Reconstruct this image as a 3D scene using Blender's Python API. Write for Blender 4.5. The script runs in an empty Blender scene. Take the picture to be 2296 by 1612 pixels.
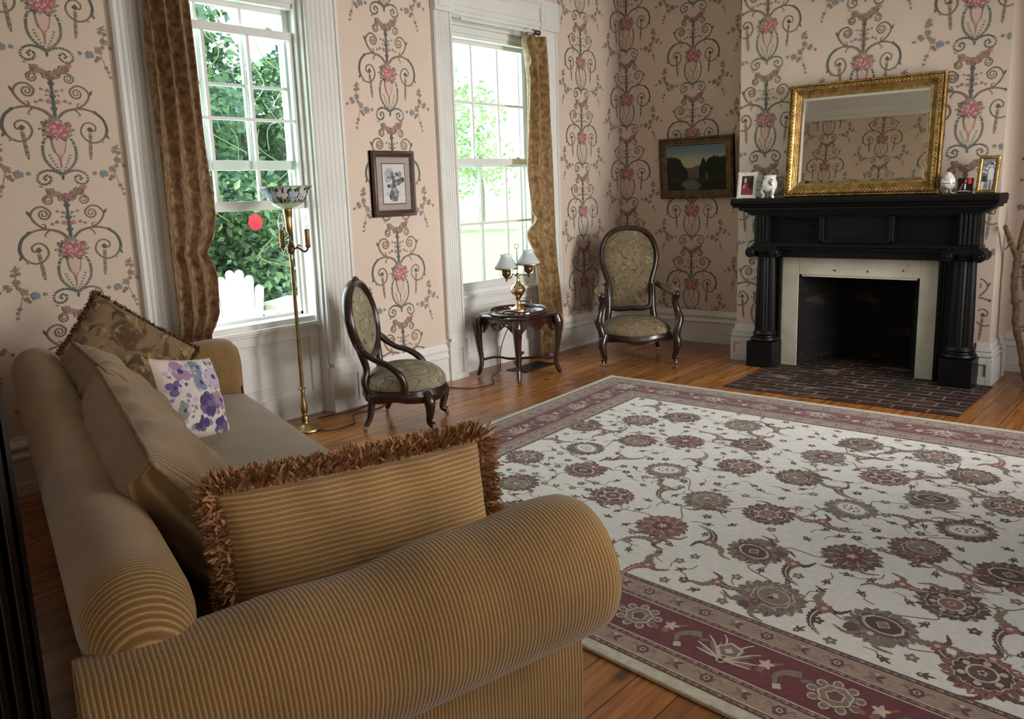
import bpy, bmesh, math, random
from mathutils import Vector, Matrix, Euler
import numpy as np
random.seed(7)
PI = math.pi
scene = bpy.context.scene
COL = scene.collection

# ------------------------------------------------------------------ camera
CAM = Vector((4.65762, -6.57959, 1.4496))
cam_right = Vector((0.76634713, 0.64156614, -0.0332412))
cam_up = Vector((-0.09905417, 0.16912727, 0.98060402))
cam_fwd = Vector((-0.63474432, 0.74819039, -0.19316))
cd = bpy.data.cameras.new('camera')
camo = bpy.data.objects.new('camera', cd)
COL.objects.link(camo)
camo.matrix_world = Matrix(((cam_right.x, cam_up.x, -cam_fwd.x, CAM.x),
                            (cam_right.y, cam_up.y, -cam_fwd.y, CAM.y),
                            (cam_right.z, cam_up.z, -cam_fwd.z, CAM.z),
                            (0, 0, 0, 1)))
cd.sensor_width = 36.0
cd.lens = 36.0 * 1912.735 / 2296.0
cd.clip_start = 0.05
cd.clip_end = 200
scene.camera = camo

# ------------------------------------------------------------------ view, world, sun, daylight
scene.view_settings.view_transform = 'Standard'
scene.view_settings.look = 'None'
scene.view_settings.gamma = 1.0
scene.view_settings.use_curve_mapping = False
scene.view_settings.exposure = -0.22
scene.cycles.use_denoising = True
scene.cycles.max_bounces = 10
scene.cycles.diffuse_bounces = 5
scene.cycles.glossy_bounces = 4
scene.cycles.transmission_bounces = 6
scene.cycles.transparent_max_bounces = 16
scene.cycles.sample_clamp_indirect = 6.0
scene.cycles.caustics_reflective = False
scene.cycles.caustics_refractive = False

world = bpy.data.worlds.new('sky')
scene.world = world
world.use_nodes = True
wn = world.node_tree
wn.nodes.clear()
w_out = wn.nodes.new('ShaderNodeOutputWorld')
w_bg = wn.nodes.new('ShaderNodeBackground')
w_tc = wn.nodes.new('ShaderNodeTexCoord')
w_sep = wn.nodes.new('ShaderNodeSeparateXYZ')
w_cr = wn.nodes.new('ShaderNodeValToRGB')
w_cr.color_ramp.elements[0].position = 0.0
w_cr.color_ramp.elements[0].color = (1.0, 0.99, 0.96, 1)
w_cr.color_ramp.elements[1].position = 0.8
w_cr.color_ramp.elements[1].color = (0.62, 0.78, 1.0, 1)
wn.links.new(w_tc.outputs['Generated'], w_sep.inputs[0])
wn.links.new(w_sep.outputs['Z'], w_cr.inputs['Fac'])
wn.links.new(w_cr.outputs['Color'], w_bg.inputs['Color'])
w_bg.inputs['Strength'].default_value = 3.2
wn.links.new(w_bg.outputs[0], w_out.inputs[0])

sun_d = bpy.data.lights.new('sun', 'SUN')
sun_d.energy = 9.0
sun_d.angle = math.radians(0.6)
sun_d.color = (1.0, 0.95, 0.85)
sun_o = bpy.data.objects.new('sun', sun_d)
COL.objects.link(sun_o)
sun_o.rotation_euler = Vector((0.10, 0.52, -0.85)).to_track_quat('-Z', 'Y').to_euler()
sun_o.location = (0, 0, 8)


def window_light(name, loc, direction, w, h, power, color, spread=PI):
    """Area light at a window opening, for daylight or added fill."""
    L = bpy.data.lights.new(name, 'AREA')
    L.shape = 'RECTANGLE'
    L.size = w
    L.size_y = h
    L.energy = power
    L.color = color
    L.spread = spread
    o = bpy.data.objects.new(name, L)
    COL.objects.link(o)
    o.location = loc
    o.rotation_euler = Vector(direction).to_track_quat('-Z', 'Y').to_euler()
    return o


# daylight through the right-hand wall's windows and the two seen windows, plus an added next-room fill
window_light('daylight_right_far', (5.47, -1.3, 1.7), (-1, -0.06, -0.12), 1.1, 2.0, 66, (0.985, 0.965, 0.925), math.radians(90))
window_light('daylight_right_near', (5.47, -3.9, 1.7), (-1, -0.45, -0.18), 1.1, 2.0, 19, (1.0, 0.91, 0.78), math.radians(100))
window_light('daylight_left_far', (-0.62, -1.16, 1.80), (1, 0.0, -0.15), 1.3, 2.3, 70, (0.84, 0.92, 1.0))
window_light('daylight_left_near', (-0.62, -3.54, 1.80), (1, 0.0, -0.15), 1.3, 2.3, 70, (0.84, 0.92, 1.0))
window_light('fill_next_room', (6.9, -8.6, 1.8), (-0.8, 0.75, -0.15), 1.2, 2.0, 34, (1.0, 0.86, 0.68))

# ------------------------------------------------------------------ mesh helpers


class MB:
    """Collects geometry that becomes ONE mesh object."""

    def __init__(self):
        self.v = []
        self.f = []
        self.m = []
        self.uv = []
        self.M = None

    def _add(self, vs, fs, mi=0, uvs=None):
        b = len(self.v)
        if self.M is not None:
            vs = [tuple(self.M @ Vector(p)) for p in vs]
        self.v.extend([tuple(p) for p in vs])
        for k, q in enumerate(fs):
            self.f.append(tuple(b + i for i in q))
            self.m.append(mi)
            self.uv.append(None if uvs is None else [uvs[i] for i in q])

    def box(self, a, b, mi=0):
        x0, x1 = sorted((a[0], b[0]))
        y0, y1 = sorted((a[1], b[1]))
        z0, z1 = sorted((a[2], b[2]))
        vs = [(x0, y0, z0), (x1, y0, z0), (x1, y1, z0), (x0, y1, z0), (x0, y0, z1), (x1, y0, z1), (x1, y1, z1), (x0, y1, z1)]
        fs = [(0, 3, 2, 1), (4, 5, 6, 7), (0, 1, 5, 4), (1, 2, 6, 5), (2, 3, 7, 6), (3, 0, 4, 7)]
        self._add(vs, fs, mi)

    def quad(self, a, b, c, d, mi=0):
        self._add([a, b, c, d], [(0, 1, 2, 3)], mi)

    def poly(self, pts, mi=0):
        self._add(pts, [tuple(range(len(pts)))], mi)

    def prism(self, prof, h0, h1, fn, mi=0, cap=True):
        """prof: list of 2d points (ccw); fn(p,q,h) -> xyz."""
        n = len(prof)
        vs = [fn(p[0], p[1], h0) for p in prof] + [fn(p[0], p[1], h1) for p in prof]
        fs = [(i, (i + 1) % n, n + (i + 1) % n, n + i) for i in range(n)]
        if cap:
            fs += [tuple(range(n))[::-1], tuple(range(n, 2 * n))]
        self._add(vs, fs, mi)

    def lathe(self, prof, seg=24, c=(0, 0, 0), mi=0, fn=None, cap=True):
        """prof: [(r,z)] bottom to top."""
        vs = []
        uv = []
        n = len(prof)
        for (r, z) in prof:
            for s in range(seg):
                a = 2 * PI * s / seg
                rr = r if fn is None else fn(r, z, a)
                vs.append((c[0] + rr * math.cos(a), c[1] + rr * math.sin(a), c[2] + z))
        fs = []
        for i in range(n - 1):
            for s in range(seg):
                t = (s + 1) % seg
                fs.append((i * seg + s, i * seg + t, (i + 1) * seg + t, (i + 1) * seg + s))
        if cap:
            if prof[0][0] > 1e-5:
                fs.append(tuple(range(seg))[::-1])
            if prof[-1][0] > 1e-5:
                fs.append(tuple(range((n - 1) * seg, n * seg)))
        self._add(vs, fs, mi)

    def tube(self, pts, rad, seg=10, mi=0, flat=None, closed=False):
        """pts: polyline; rad: number or list; flat=(fx,fy) scales the section."""
        pts = [Vector(p) for p in pts]
        n = len(pts)
        rr = rad if isinstance(rad, (list, tuple)) else [rad] * n
        vs = []
        prev = None
        for i, p in enumerate(pts):
            if closed:
                t = pts[(i + 1) % n] - pts[i - 1]
            else:
                t = pts[min(i + 1, n - 1)] - pts[max(i - 1, 0)]
            t.normalize()
            if prev is None:
                up = Vector((0, 0, 1)) if abs(t.z) < 0.9 else Vector((1, 0, 0))
                x = t.cross(up).normalized()
            else:
                x = (prev - t * prev.dot(t)).normalized()
            prev = x
            y = t.cross(x)
            fx, fy = flat if flat else (1, 1)
            for s in range(seg):
                a = 2 * PI * s / seg
                vs.append(tuple(p + (x * math.cos(a) * fx + y * math.sin(a) * fy) * rr[i]))
        fs = []
        for i in range(n if closed else n - 1):
            j = (i + 1) % n
            for s in range(seg):
                t = (s + 1) % seg
                fs.append((i * seg + s, i * seg + t, j * seg + t, j * seg + s))
        if not closed:
            fs.append(tuple(range(seg))[::-1])
            fs.append(tuple(range((n - 1) * seg, n * seg)))
        self._add(vs, fs, mi)

    def grid(self, fn, nu, nv, mi=0, closeu=False, closev=False, uvfn=None):
        vs = []
        uv = []
        for i in range(nu):
            for j in range(nv):
                u = i / (nu if closeu else nu - 1)
                v = j / (nv if closev else nv - 1)
                vs.append(tuple(fn(u, v)))
        b = len(self.v)
        fs = []
        uvs = []
        for i in range(nu if closeu else nu - 1):
            for j in range(nv if closev else nv - 1):
                i2 = (i + 1) % nu
                j2 = (j + 1) % nv
                fs.append((i * nv + j, i2 * nv + j, i2 * nv + j2, i * nv + j2))
                if uvfn:
                    du = nu if closeu else nu - 1
                    dv = nv if closev else nv - 1
                    uvs.append([uvfn(i / du, j / dv), uvfn((i + 1) / du, j / dv), uvfn((i + 1) / du, (j + 1) / dv), uvfn(i / du, (j + 1) / dv)])
        k = len(self.f)
        self._add(vs, fs, mi)
        if uvfn:
            for q in range(len(fs)):
                self.uv[k + q] = uvs[q]

    def ball(self, c, r, seg=12, rings=8, mi=0):
        rx, ry, rz = r if isinstance(r, (tuple, list)) else (r, r, r)
        vs = [(c[0], c[1], c[2] - rz)]
        for i in range(1, rings):
            a = -PI / 2 + PI * i / rings
            for s in range(seg):
                b = 2 * PI * s / seg
                vs.append((c[0] + rx * math.cos(a) * math.cos(b), c[1] + ry * math.cos(a) * math.sin(b), c[2] + rz * math.sin(a)))
        vs.append((c[0], c[1], c[2] + rz))
        fs = []
        for s in range(seg):
            t = (s + 1) % seg
            fs.append((0, 1 + t, 1 + s))
            fs.append((len(vs) - 1, 1 + (rings - 2) * seg + s, 1 + (rings - 2) * seg + t))
        for i in range(rings - 2):
            for s in range(seg):
                t = (s + 1) % seg
                fs.append((1 + i * seg + s, 1 + i * seg + t, 1 + (i + 1) * seg + t, 1 + (i + 1) * seg + s))
        self._add(vs, fs, mi)

    def build(self, name, mats, parent=None, smooth=None, bevel=None, loc=None):
        me = bpy.data.meshes.new(name)
        me.from_pydata(self.v, [], self.f)
        mats = mats if isinstance(mats, (list, tuple)) else [mats]
        for m in mats:
            me.materials.append(m)
        if len(mats) > 1:
            me.polygons.foreach_set('material_index', self.m)
        if any(u is not None for u in self.uv):
            lay = me.uv_layers.new(name='UVMap')
            flat = []
            for f, u in zip(self.f, self.uv):
                if u is None:
                    flat.extend([0.0, 0.0] * len(f))
                else:
                    for q in u:
                        flat.extend(q)
            lay.data.foreach_set('uv', flat)
        me.validate()
        if smooth is not None:
            me.polygons.foreach_set('use_smooth', [True] * len(me.polygons))
            if smooth < 179:
                me.set_sharp_from_angle(angle=math.radians(smooth))
        me.update()
        o = bpy.data.objects.new(name, me)
        COL.objects.link(o)
        if loc is not None:
            o.location = loc
        if parent is not None:
            o.parent = parent
        if bevel:
            b = o.modifiers.new('bevel', 'BEVEL')
            b.width = bevel
            b.segments = 2
            b.limit_method = 'ANGLE'
            b.angle_limit = math.radians(35)
        return o


def thing(name, label, cat, loc=(0, 0, 0), rz=0.0, group=None, rot=None):
    o = bpy.data.objects.new(name, None)
    COL.objects.link(o)
    o.empty_display_size = 0.1
    o.location = loc
    o.rotation_euler = rot if rot is not None else (0, 0, rz)
    o['label'] = label
    o['category'] = cat
    if group:
        o['group'] = group
    return o


def tag(o, label, cat, group=None, kind=None):
    o['label'] = label
    o['category'] = cat
    if group:
        o['group'] = group
    if kind:
        o['kind'] = kind
    return o


def struct(o, label=None):
    o['kind'] = 'structure'
    if label:
        o['label'] = label
    return o


def struct_root(name, loc=(0, 0, 0)):
    o = bpy.data.objects.new(name, None)
    COL.objects.link(o)
    o.location = loc
    o['kind'] = 'structure'
    return o


def smoothpath(pts, n=6):
    """Catmull-Rom through pts."""
    P = [Vector(p) for p in pts]
    out = []
    for i in range(len(P) - 1):
        p0 = P[max(i - 1, 0)]
        p1 = P[i]
        p2 = P[i + 1]
        p3 = P[min(i + 2, len(P) - 1)]
        for k in range(n):
            t = k / n
            out.append(0.5 * ((2 * p1) + (p2 - p0) * t + (2 * p0 - 5 * p1 + 4 * p2 - p3) * t * t + (3 * p1 - p0 - 3 * p2 + p3) * t ** 3))
    out.append(P[-1])
    return out


def lerp(a, b, t):
    return a + (b - a) * t


def interp(xs, ys, x):
    if x <= xs[0]:
        return ys[0]
    for i in range(len(xs) - 1):
        if x <= xs[i + 1]:
            return lerp(ys[i], ys[i + 1], (x - xs[i]) / (xs[i + 1] - xs[i]))
    return ys[-1]


# ------------------------------------------------------------------ materials
def nodes_of(name):
    m = bpy.data.materials.new(name)
    m.use_nodes = True
    nt = m.node_tree
    nt.nodes.clear()
    out = nt.nodes.new('ShaderNodeOutputMaterial')
    return m, nt, out


def N(nt, typ, **kw):
    n = nt.nodes.new(typ)
    for k, v in kw.items():
        if k.startswith('i_'):
            n.inputs[k[2:].replace('_', ' ')].default_value = v
        else:
            setattr(n, k, v)
    return n


def ramp(nt, stops):
    r = nt.nodes.new('ShaderNodeValToRGB')
    el = r.color_ramp.elements
    while len(el) < len(stops):
        el.new(0.5)
    for e, (p, c) in zip(el, stops):
        e.position = p
        e.color = (c[0], c[1], c[2], 1)
    return r


def math_node(nt, op, a=None, b=None):
    n = nt.nodes.new('ShaderNodeMath')
    n.operation = op
    for i, v in enumerate((a, b)):
        if v is None:
            continue
        if isinstance(v, (int, float)):
            n.inputs[i].default_value = v
        else:
            nt.links.new(v, n.inputs[i])
    return n.outputs[0]


def mix_rgb(nt, fac, a, b, blend='MIX'):
    n = nt.nodes.new('ShaderNodeMix')
    n.data_type = 'RGBA'
    n.blend_type = blend
    for sock, v in ((n.inputs[0], fac), (n.inputs[6], a), (n.inputs[7], b)):
        if isinstance(v, (int, float)):
            sock.default_value = v
        elif isinstance(v, (tuple, list)):
            sock.default_value = (v[0], v[1], v[2], 1)
        else:
            nt.links.new(v, sock)
    return n.outputs[2]


def mat(name, c, rough=0.5, metal=0.0, var=0.0, nscale=8.0, bump=0.0, bscale=60.0, spec=0.5, c2=None, detail=4.0, coat=0.0, sheen=0.0, stretch=None):
    """Principled material with optional noise colour variation and noise bump (object coordinates)."""
    m, nt, out = nodes_of(name)
    p = nt.nodes.new('ShaderNodeBsdfPrincipled')
    p.inputs['Base Color'].default_value = (c[0], c[1], c[2], 1)
    p.inputs['Roughness'].default_value = rough
    p.inputs['Metallic'].default_value = metal
    p.inputs['Specular IOR Level'].default_value = spec
    if coat:
        p.inputs['Coat Weight'].default_value = coat
        p.inputs['Coat Roughness'].default_value = 0.12
    if sheen:
        p.inputs['Sheen Weight'].default_value = sheen
    nt.links.new(p.outputs[0], out.inputs[0])
    tc = nt.nodes.new('ShaderNodeTexCoord')
    vec = tc.outputs['Object']
    if stretch:
        mp = nt.nodes.new('ShaderNodeMapping')
        mp.inputs['Scale'].default_value = stretch
        nt.links.new(vec, mp.inputs[0])
        vec = mp.outputs[0]
    if var or c2:
        n = N(nt, 'ShaderNodeTexNoise', i_Scale=nscale, i_Detail=detail)
        nt.links.new(vec, n.inputs['Vector'])
        if c2 is None:
            c2 = tuple(max(0, x * (1 - var)) for x in c)
            c1 = tuple(min(1, x * (1 + var)) for x in c)
        else:
            c1 = c
        r = ramp(nt, [(0.35, c2), (0.65, c1)])
        nt.links.new(n.outputs['Fac'], r.inputs[0])
        nt.links.new(r.outputs[0], p.inputs['Base Color'])
    if bump:
        n2 = N(nt, 'ShaderNodeTexNoise', i_Scale=bscale, i_Detail=3.0)
        nt.links.new(vec, n2.inputs['Vector'])
        b = N(nt, 'ShaderNodeBump', i_Strength=bump, i_Distance=0.01)
        nt.links.new(n2.outputs['Fac'], b.inputs['Height'])
        nt.links.new(b.outputs[0], p.inputs['Normal'])
    return m


def glass_mat(name, tint=(1, 1, 1), gloss=0.07, rough=0.0):
    m, nt, out = nodes_of(name)
    t = nt.nodes.new('ShaderNodeBsdfTransparent')
    t.inputs[0].default_value = (*tint, 1)
    g = nt.nodes.new('ShaderNodeBsdfGlossy')
    g.inputs['Roughness'].default_value = rough
    lw_ = N(nt, 'ShaderNodeLayerWeight', i_Blend=0.5)
    mx = nt.nodes.new('ShaderNodeMixShader')
    f5 = math_node(nt, 'POWER', lw_.outputs['Facing'], 5.0)
    nt.links.new(math_node(nt, 'ADD', math_node(nt, 'MULTIPLY', f5, 0.7), gloss), mx.inputs[0])
    nt.links.new(t.outputs[0], mx.inputs[1])
    nt.links.new(g.outputs[0], mx.inputs[2])
    nt.links.new(mx.outputs[0], out.inputs[0])
    return m


def flat_mat(name, c, rough=0.85):
    return mat(name, c, rough=rough, spec=0.2)

# ------------------------------------------------------------------ room materials
M_PAPER = mat('wallpaper_ground', (0.615, 0.50, 0.415), rough=0.8, spec=0.2, var=0.035, nscale=1.3, bump=0.06, bscale=240)
M_WP = [M_PAPER,
        flat_mat('paper_dark_green', (0.105, 0.125, 0.115)),
        flat_mat('paper_brown', (0.215, 0.155, 0.12)),
        flat_mat('paper_rose', (0.47, 0.2, 0.2)),
        flat_mat('paper_deep_rose', (0.38, 0.13, 0.145)),
        flat_mat('paper_mauve', (0.3, 0.195, 0.175)),
        flat_mat('paper_blue', (0.215, 0.24, 0.31)),
        flat_mat('paper_leaf_green', (0.25, 0.26, 0.195)),
        flat_mat('paper_terracotta', (0.4, 0.235, 0.17)),
        flat_mat('paper_pale_rose', (0.565, 0.345, 0.315)), flat_mat('paper_blush', (0.60, 0.42, 0.36))]
M_TRIM = mat('white_trim_paint', (0.665, 0.655, 0.63), rough=0.42, spec=0.45, var=0.04, nscale=3.0, bump=0.05, bscale=35)
M_SASH = mat('white_sash_paint', (0.66, 0.655, 0.635), rough=0.4)
M_CEIL = mat('ceiling_plaster', (0.72, 0.69, 0.63), rough=0.9, bump=0.05)
M_NEXT = mat('next_room_plaster', (0.62, 0.50, 0.38), rough=0.85)
M_GLASS = glass_mat('window_glass', (0.96, 1.0, 0.98), 0.018)
M_JAMB = mat('dark_varnished_jamb', (0.018, 0.012, 0.010), rough=0.3, spec=0.4, var=0.3, nscale=6, stretch=(10, 10, 0.6))


def floor_material():
    m, nt, out = nodes_of('pine_floorboards')
    p = nt.nodes.new('ShaderNodeBsdfPrincipled')
    nt.links.new(p.outputs[0], out.inputs[0])
    tc = nt.nodes.new('ShaderNodeTexCoord')
    sep = nt.nodes.new('ShaderNodeSeparateXYZ')
    nt.links.new(tc.outputs['Object'], sep.inputs[0])
    X, Y = sep.outputs[0], sep.outputs[1]
    xs = math_node(nt, 'DIVIDE', X, 0.148)
    idx = math_node(nt, 'FLOOR', xs)
    fr = math_node(nt, 'FRACT', xs)
    wn1 = N(nt, 'ShaderNodeTexWhiteNoise', noise_dimensions='1D')
    nt.links.new(idx, wn1.inputs['W'])
    off = math_node(nt, 'MULTIPLY', wn1.outputs['Value'], 7.3)
    ys = math_node(nt, 'DIVIDE', math_node(nt, 'ADD', Y, off), 2.6)
    yidx = math_node(nt, 'FLOOR', ys)
    yfr = math_node(nt, 'FRACT', ys)
    wn2 = N(nt, 'ShaderNodeTexWhiteNoise', noise_dimensions='2D')
    cv = nt.nodes.new('ShaderNodeCombineXYZ')
    nt.links.new(idx, cv.inputs[0])
    nt.links.new(yidx, cv.inputs[1])
    nt.links.new(cv.outputs[0], wn2.inputs['Vector'])
    # grain stretched along the board
    cv2 = nt.nodes.new('ShaderNodeCombineXYZ')
    nt.links.new(math_node(nt, 'MULTIPLY', X, 16.0), cv2.inputs[0])
    nt.links.new(math_node(nt, 'MULTIPLY', Y, 0.9), cv2.inputs[1])
    nt.links.new(math_node(nt, 'MULTIPLY', wn2.outputs['Value'], 40.0), cv2.inputs[2])
    g = N(nt, 'ShaderNodeTexNoise', i_Scale=2.2, i_Detail=6.0, i_Roughness=0.62)
    g.inputs['Distortion'].default_value = 0.6
    nt.links.new(cv2.outputs[0], g.inputs['Vector'])
    r = ramp(nt, [(0.28, (0.150, 0.046, 0.011)), (0.5, (0.33, 0.118, 0.027)), (0.72, (0.47, 0.195, 0.048))])
    nt.links.new(g.outputs['Fac'], r.inputs[0])
    tone = N(nt, 'ShaderNodeMapRange')
    tone.inputs['To Min'].default_value = 0.62
    tone.inputs['To Max'].default_value = 1.12
    nt.links.new(wn2.outputs['Value'], tone.inputs['Value'])
    hs = nt.nodes.new('ShaderNodeHueSaturation')
    nt.links.new(tone.outputs[0], hs.inputs['Value'])
    nt.links.new(r.outputs[0], hs.inputs['Color'])
    # knots
    cv3 = nt.nodes.new('ShaderNodeCombineXYZ')
    nt.links.new(math_node(nt, 'MULTIPLY', X, 2.0), cv3.inputs[0])
    nt.links.new(math_node(nt, 'MULTIPLY', Y, 1.35), cv3.inputs[1])
    vo = N(nt, 'ShaderNodeTexVoronoi', i_Scale=1.15)
    vo.voronoi_dimensions = '2D'
    nt.links.new(cv3.outputs[0], vo.inputs['Vector'])
    kr = ramp(nt, [(0.025, (0.75, 0.75, 0.75)), (0.085, (0, 0, 0))])
    nt.links.new(vo.outputs['Distance'], kr.inputs[0])
    c1 = mix_rgb(nt, kr.outputs[0], hs.outputs[0], (0.035, 0.012, 0.005))
    # gaps between boards
    e1 = math_node(nt, 'LESS_THAN', fr, 0.030)
    e2 = math_node(nt, 'LESS_THAN', yfr, 0.0016)
    gap = math_node(nt, 'MAXIMUM', e1, e2)
    c2 = mix_rgb(nt, math_node(nt, 'MULTIPLY', gap, 0.9), c1, (0.010, 0.005, 0.003))
    nt.links.new(c2, p.inputs['Base Color'])
    rn = N(nt, 'ShaderNodeTexNoise', i_Scale=3.0, i_Detail=4.0)
    nt.links.new(tc.outputs['Object'], rn.inputs['Vector'])
    rr = N(nt, 'ShaderNodeMapRange')
    rr.inputs['To Min'].default_value = 0.16
    rr.inputs['To Max'].default_value = 0.34
    nt.links.new(rn.outputs['Fac'], rr.inputs['Value'])
    nt.links.new(rr.outputs[0], p.inputs['Roughness'])
    bp = N(nt, 'ShaderNodeBump', i_Strength=0.35, i_Distance=0.004)
    hgt = math_node(nt, 'SUBTRACT', math_node(nt, 'MULTIPLY', g.outputs['Fac'], 0.25), gap)
    nt.links.new(hgt, bp.inputs['Height'])
    nt.links.new(bp.outputs[0], p.inputs['Normal'])
    return m


def brick_material(name, c1, c2, mortar, scale=1.0, rough=0.7, bw=0.20, bh=0.065, soot=0.0, msize=0.008, patch=None):
    m, nt, out = nodes_of(name)
    p = nt.nodes.new('ShaderNodeBsdfPrincipled')
    nt.links.new(p.outputs[0], out.inputs[0])
    uv = nt.nodes.new('ShaderNodeTexCoord')
    nz = N(nt, 'ShaderNodeTexNoise', i_Scale=5.0, i_Detail=5.0)
    nt.links.new(uv.outputs['UV'], nz.inputs['Vector'])
    wob = nt.nodes.new('ShaderNodeVectorMath')
    wob.operation = 'MULTIPLY_ADD'
    wob.inputs[1].default_value = (0.02, 0.02, 0.02)
    nt.links.new(nz.outputs['Color'], wob.inputs[0])
    nt.links.new(uv.outputs['UV'], wob.inputs[2])
    b = nt.nodes.new('ShaderNodeTexBrick')
    b.inputs['Scale'].default_value = 1.0
    b.inputs['Brick Width'].default_value = bw
    b.inputs['Row Height'].default_value = bh
    b.inputs['Mortar Size'].default_value = msize
    b.inputs['Mortar Smooth'].default_value = 0.3
    b.inputs['Color1'].default_value = (*c1, 1)
    b.inputs['Color2'].default_value = (*c2, 1)
    b.inputs['Mortar'].default_value = (*mortar, 1)
    nt.links.new(wob.outputs[0], b.inputs['Vector'])
    n2 = N(nt, 'ShaderNodeTexNoise', i_Scale=2.6, i_Detail=6.0, i_Roughness=0.7)
    nt.links.new(uv.outputs['UV'], n2.inputs['Vector'])
    rs = ramp(nt, [(0.40, (1, 1, 1)), (0.60, (0, 0, 0))])
    nt.links.new(n2.outputs['Fac'], rs.inputs[0])
    c = mix_rgb(nt, math_node(nt, 'MULTIPLY', rs.outputs[0], soot), b.outputs['Color'], (0.016, 0.013, 0.013))
    if patch:
        n4 = N(nt, 'ShaderNodeTexNoise', i_Scale=4.2, i_Detail=5.0, i_Roughness=0.65)
        mp4 = nt.nodes.new('ShaderNodeMapping')
        mp4.inputs['Location'].default_value = (3.1, 1.7, 0)
        mp4.inputs['Scale'].default_value = (0.7, 1.6, 1)
        nt.links.new(uv.outputs['UV'], mp4.inputs[0])
        nt.links.new(mp4.outputs[0], n4.inputs['Vector'])
        r4 = ramp(nt, [(0.585, (0, 0, 0)), (0.63, (0.8, 0.8, 0.8))])
        nt.links.new(n4.outputs['Fac'], r4.inputs[0])
        c = mix_rgb(nt, r4.outputs[0], c, patch)
    nt.links.new(c, p.inputs['Base Color'])
    p.inputs['Roughness'].default_value = rough
    p.inputs['Specular IOR Level'].default_value = 0.12 if soot > 0.72 else 0.4
    bp = N(nt, 'ShaderNodeBump', i_Strength=0.6, i_Distance=0.006)
    nt.links.new(math_node(nt, 'SUBTRACT', n2.outputs['Fac'], b.outputs['Fac']), bp.inputs['Height'])
    nt.links.new(bp.outputs[0], p.inputs['Normal'])
    return m


M_FLOOR = floor_material()

# ------------------------------------------------------------------ wallpaper motif (2-d, metres from the rose, v up)
MOT = []


def m_poly(pts, mi):
    MOT.append(([(p[0], p[1]) for p in pts], mi))


def m_rib(pts, w0, w1, mi, n=7):
    P = smoothpath([(p[0], p[1], 0) for p in pts], n)
    k = len(P)
    L = []
    R = []
    for i in range(k):
        t = P[min(i + 1, k - 1)] - P[max(i - 1, 0)]
        if t.length < 1e-9:
            t = Vector((1, 0, 0))
        t.normalize()
        w = lerp(w0, w1, i / (k - 1)) / 2 * 1.25
        L.append((P[i].x - t.y * w, P[i].y + t.x * w))
        R.append((P[i].x + t.y * w, P[i].y - t.x * w))
    for i in range(k - 1):
        m_poly([L[i], L[i + 1], R[i + 1], R[i]], mi)
    return P


def m_dot(x, y, r, mi, n=7, lob=0.0, ph=0.0):
    m_poly([(x + r * (1 + lob * (i % 2)) * math.cos(ph + 2 * PI * i / n), y + r * (1 + lob * (i % 2)) * math.sin(ph + 2 * PI * i / n)) for i in range(n)], mi)


def m_leaf(x, y, a, ln, wd, mi):
    c, s = math.cos(a), math.sin(a)
    pts = []
    for (p, q) in ((0, 0), (0.35, 0.5), (0.75, 0.38), (1, 0), (0.75, -0.38), (0.35, -0.5)):
        px, py = p * ln, q * wd
        pts.append((x + c * px - s * py, y + s * px + c * py))
    m_poly(pts, mi)


def m_husk(pts, step, ln, mi, n=8):
    P = smoothpath([(p[0], p[1], 0) for p in pts], n)
    acc = 0.0
    for i in range(len(P) - 1):
        d = P[i + 1] - P[i]
        acc += d.length
        if acc >= step:
            acc = 0
            a = math.atan2(d.y, d.x)
            m_leaf(P[i].x, P[i].y, a + 0.5, ln * 1.2, ln * 0.75, mi)
            m_leaf(P[i].x, P[i].y, a - 0.5, ln * 1.2, ln * 0.75, mi)


def spiral(cx, cy, r0, r1, a0, turns, n=14):
    return [(cx + lerp(r0, r1, i / n) * math.cos(a0 + turns * 2 * PI * i / n), cy + lerp(r0, r1, i / n) * math.sin(a0 + turns * 2 * PI * i / n)) for i in range(n + 1)]


def flower(x, y, r, mi, core, rng):
    for k in range(5):
        a = 2 * PI * k / 5 + rng.random()
        m_dot(x + 0.55 * r * math.cos(a), y + 0.55 * r * math.sin(a), r * 0.5, mi, 6)
    m_dot(x, y, r * 0.33, core, 6)


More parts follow.
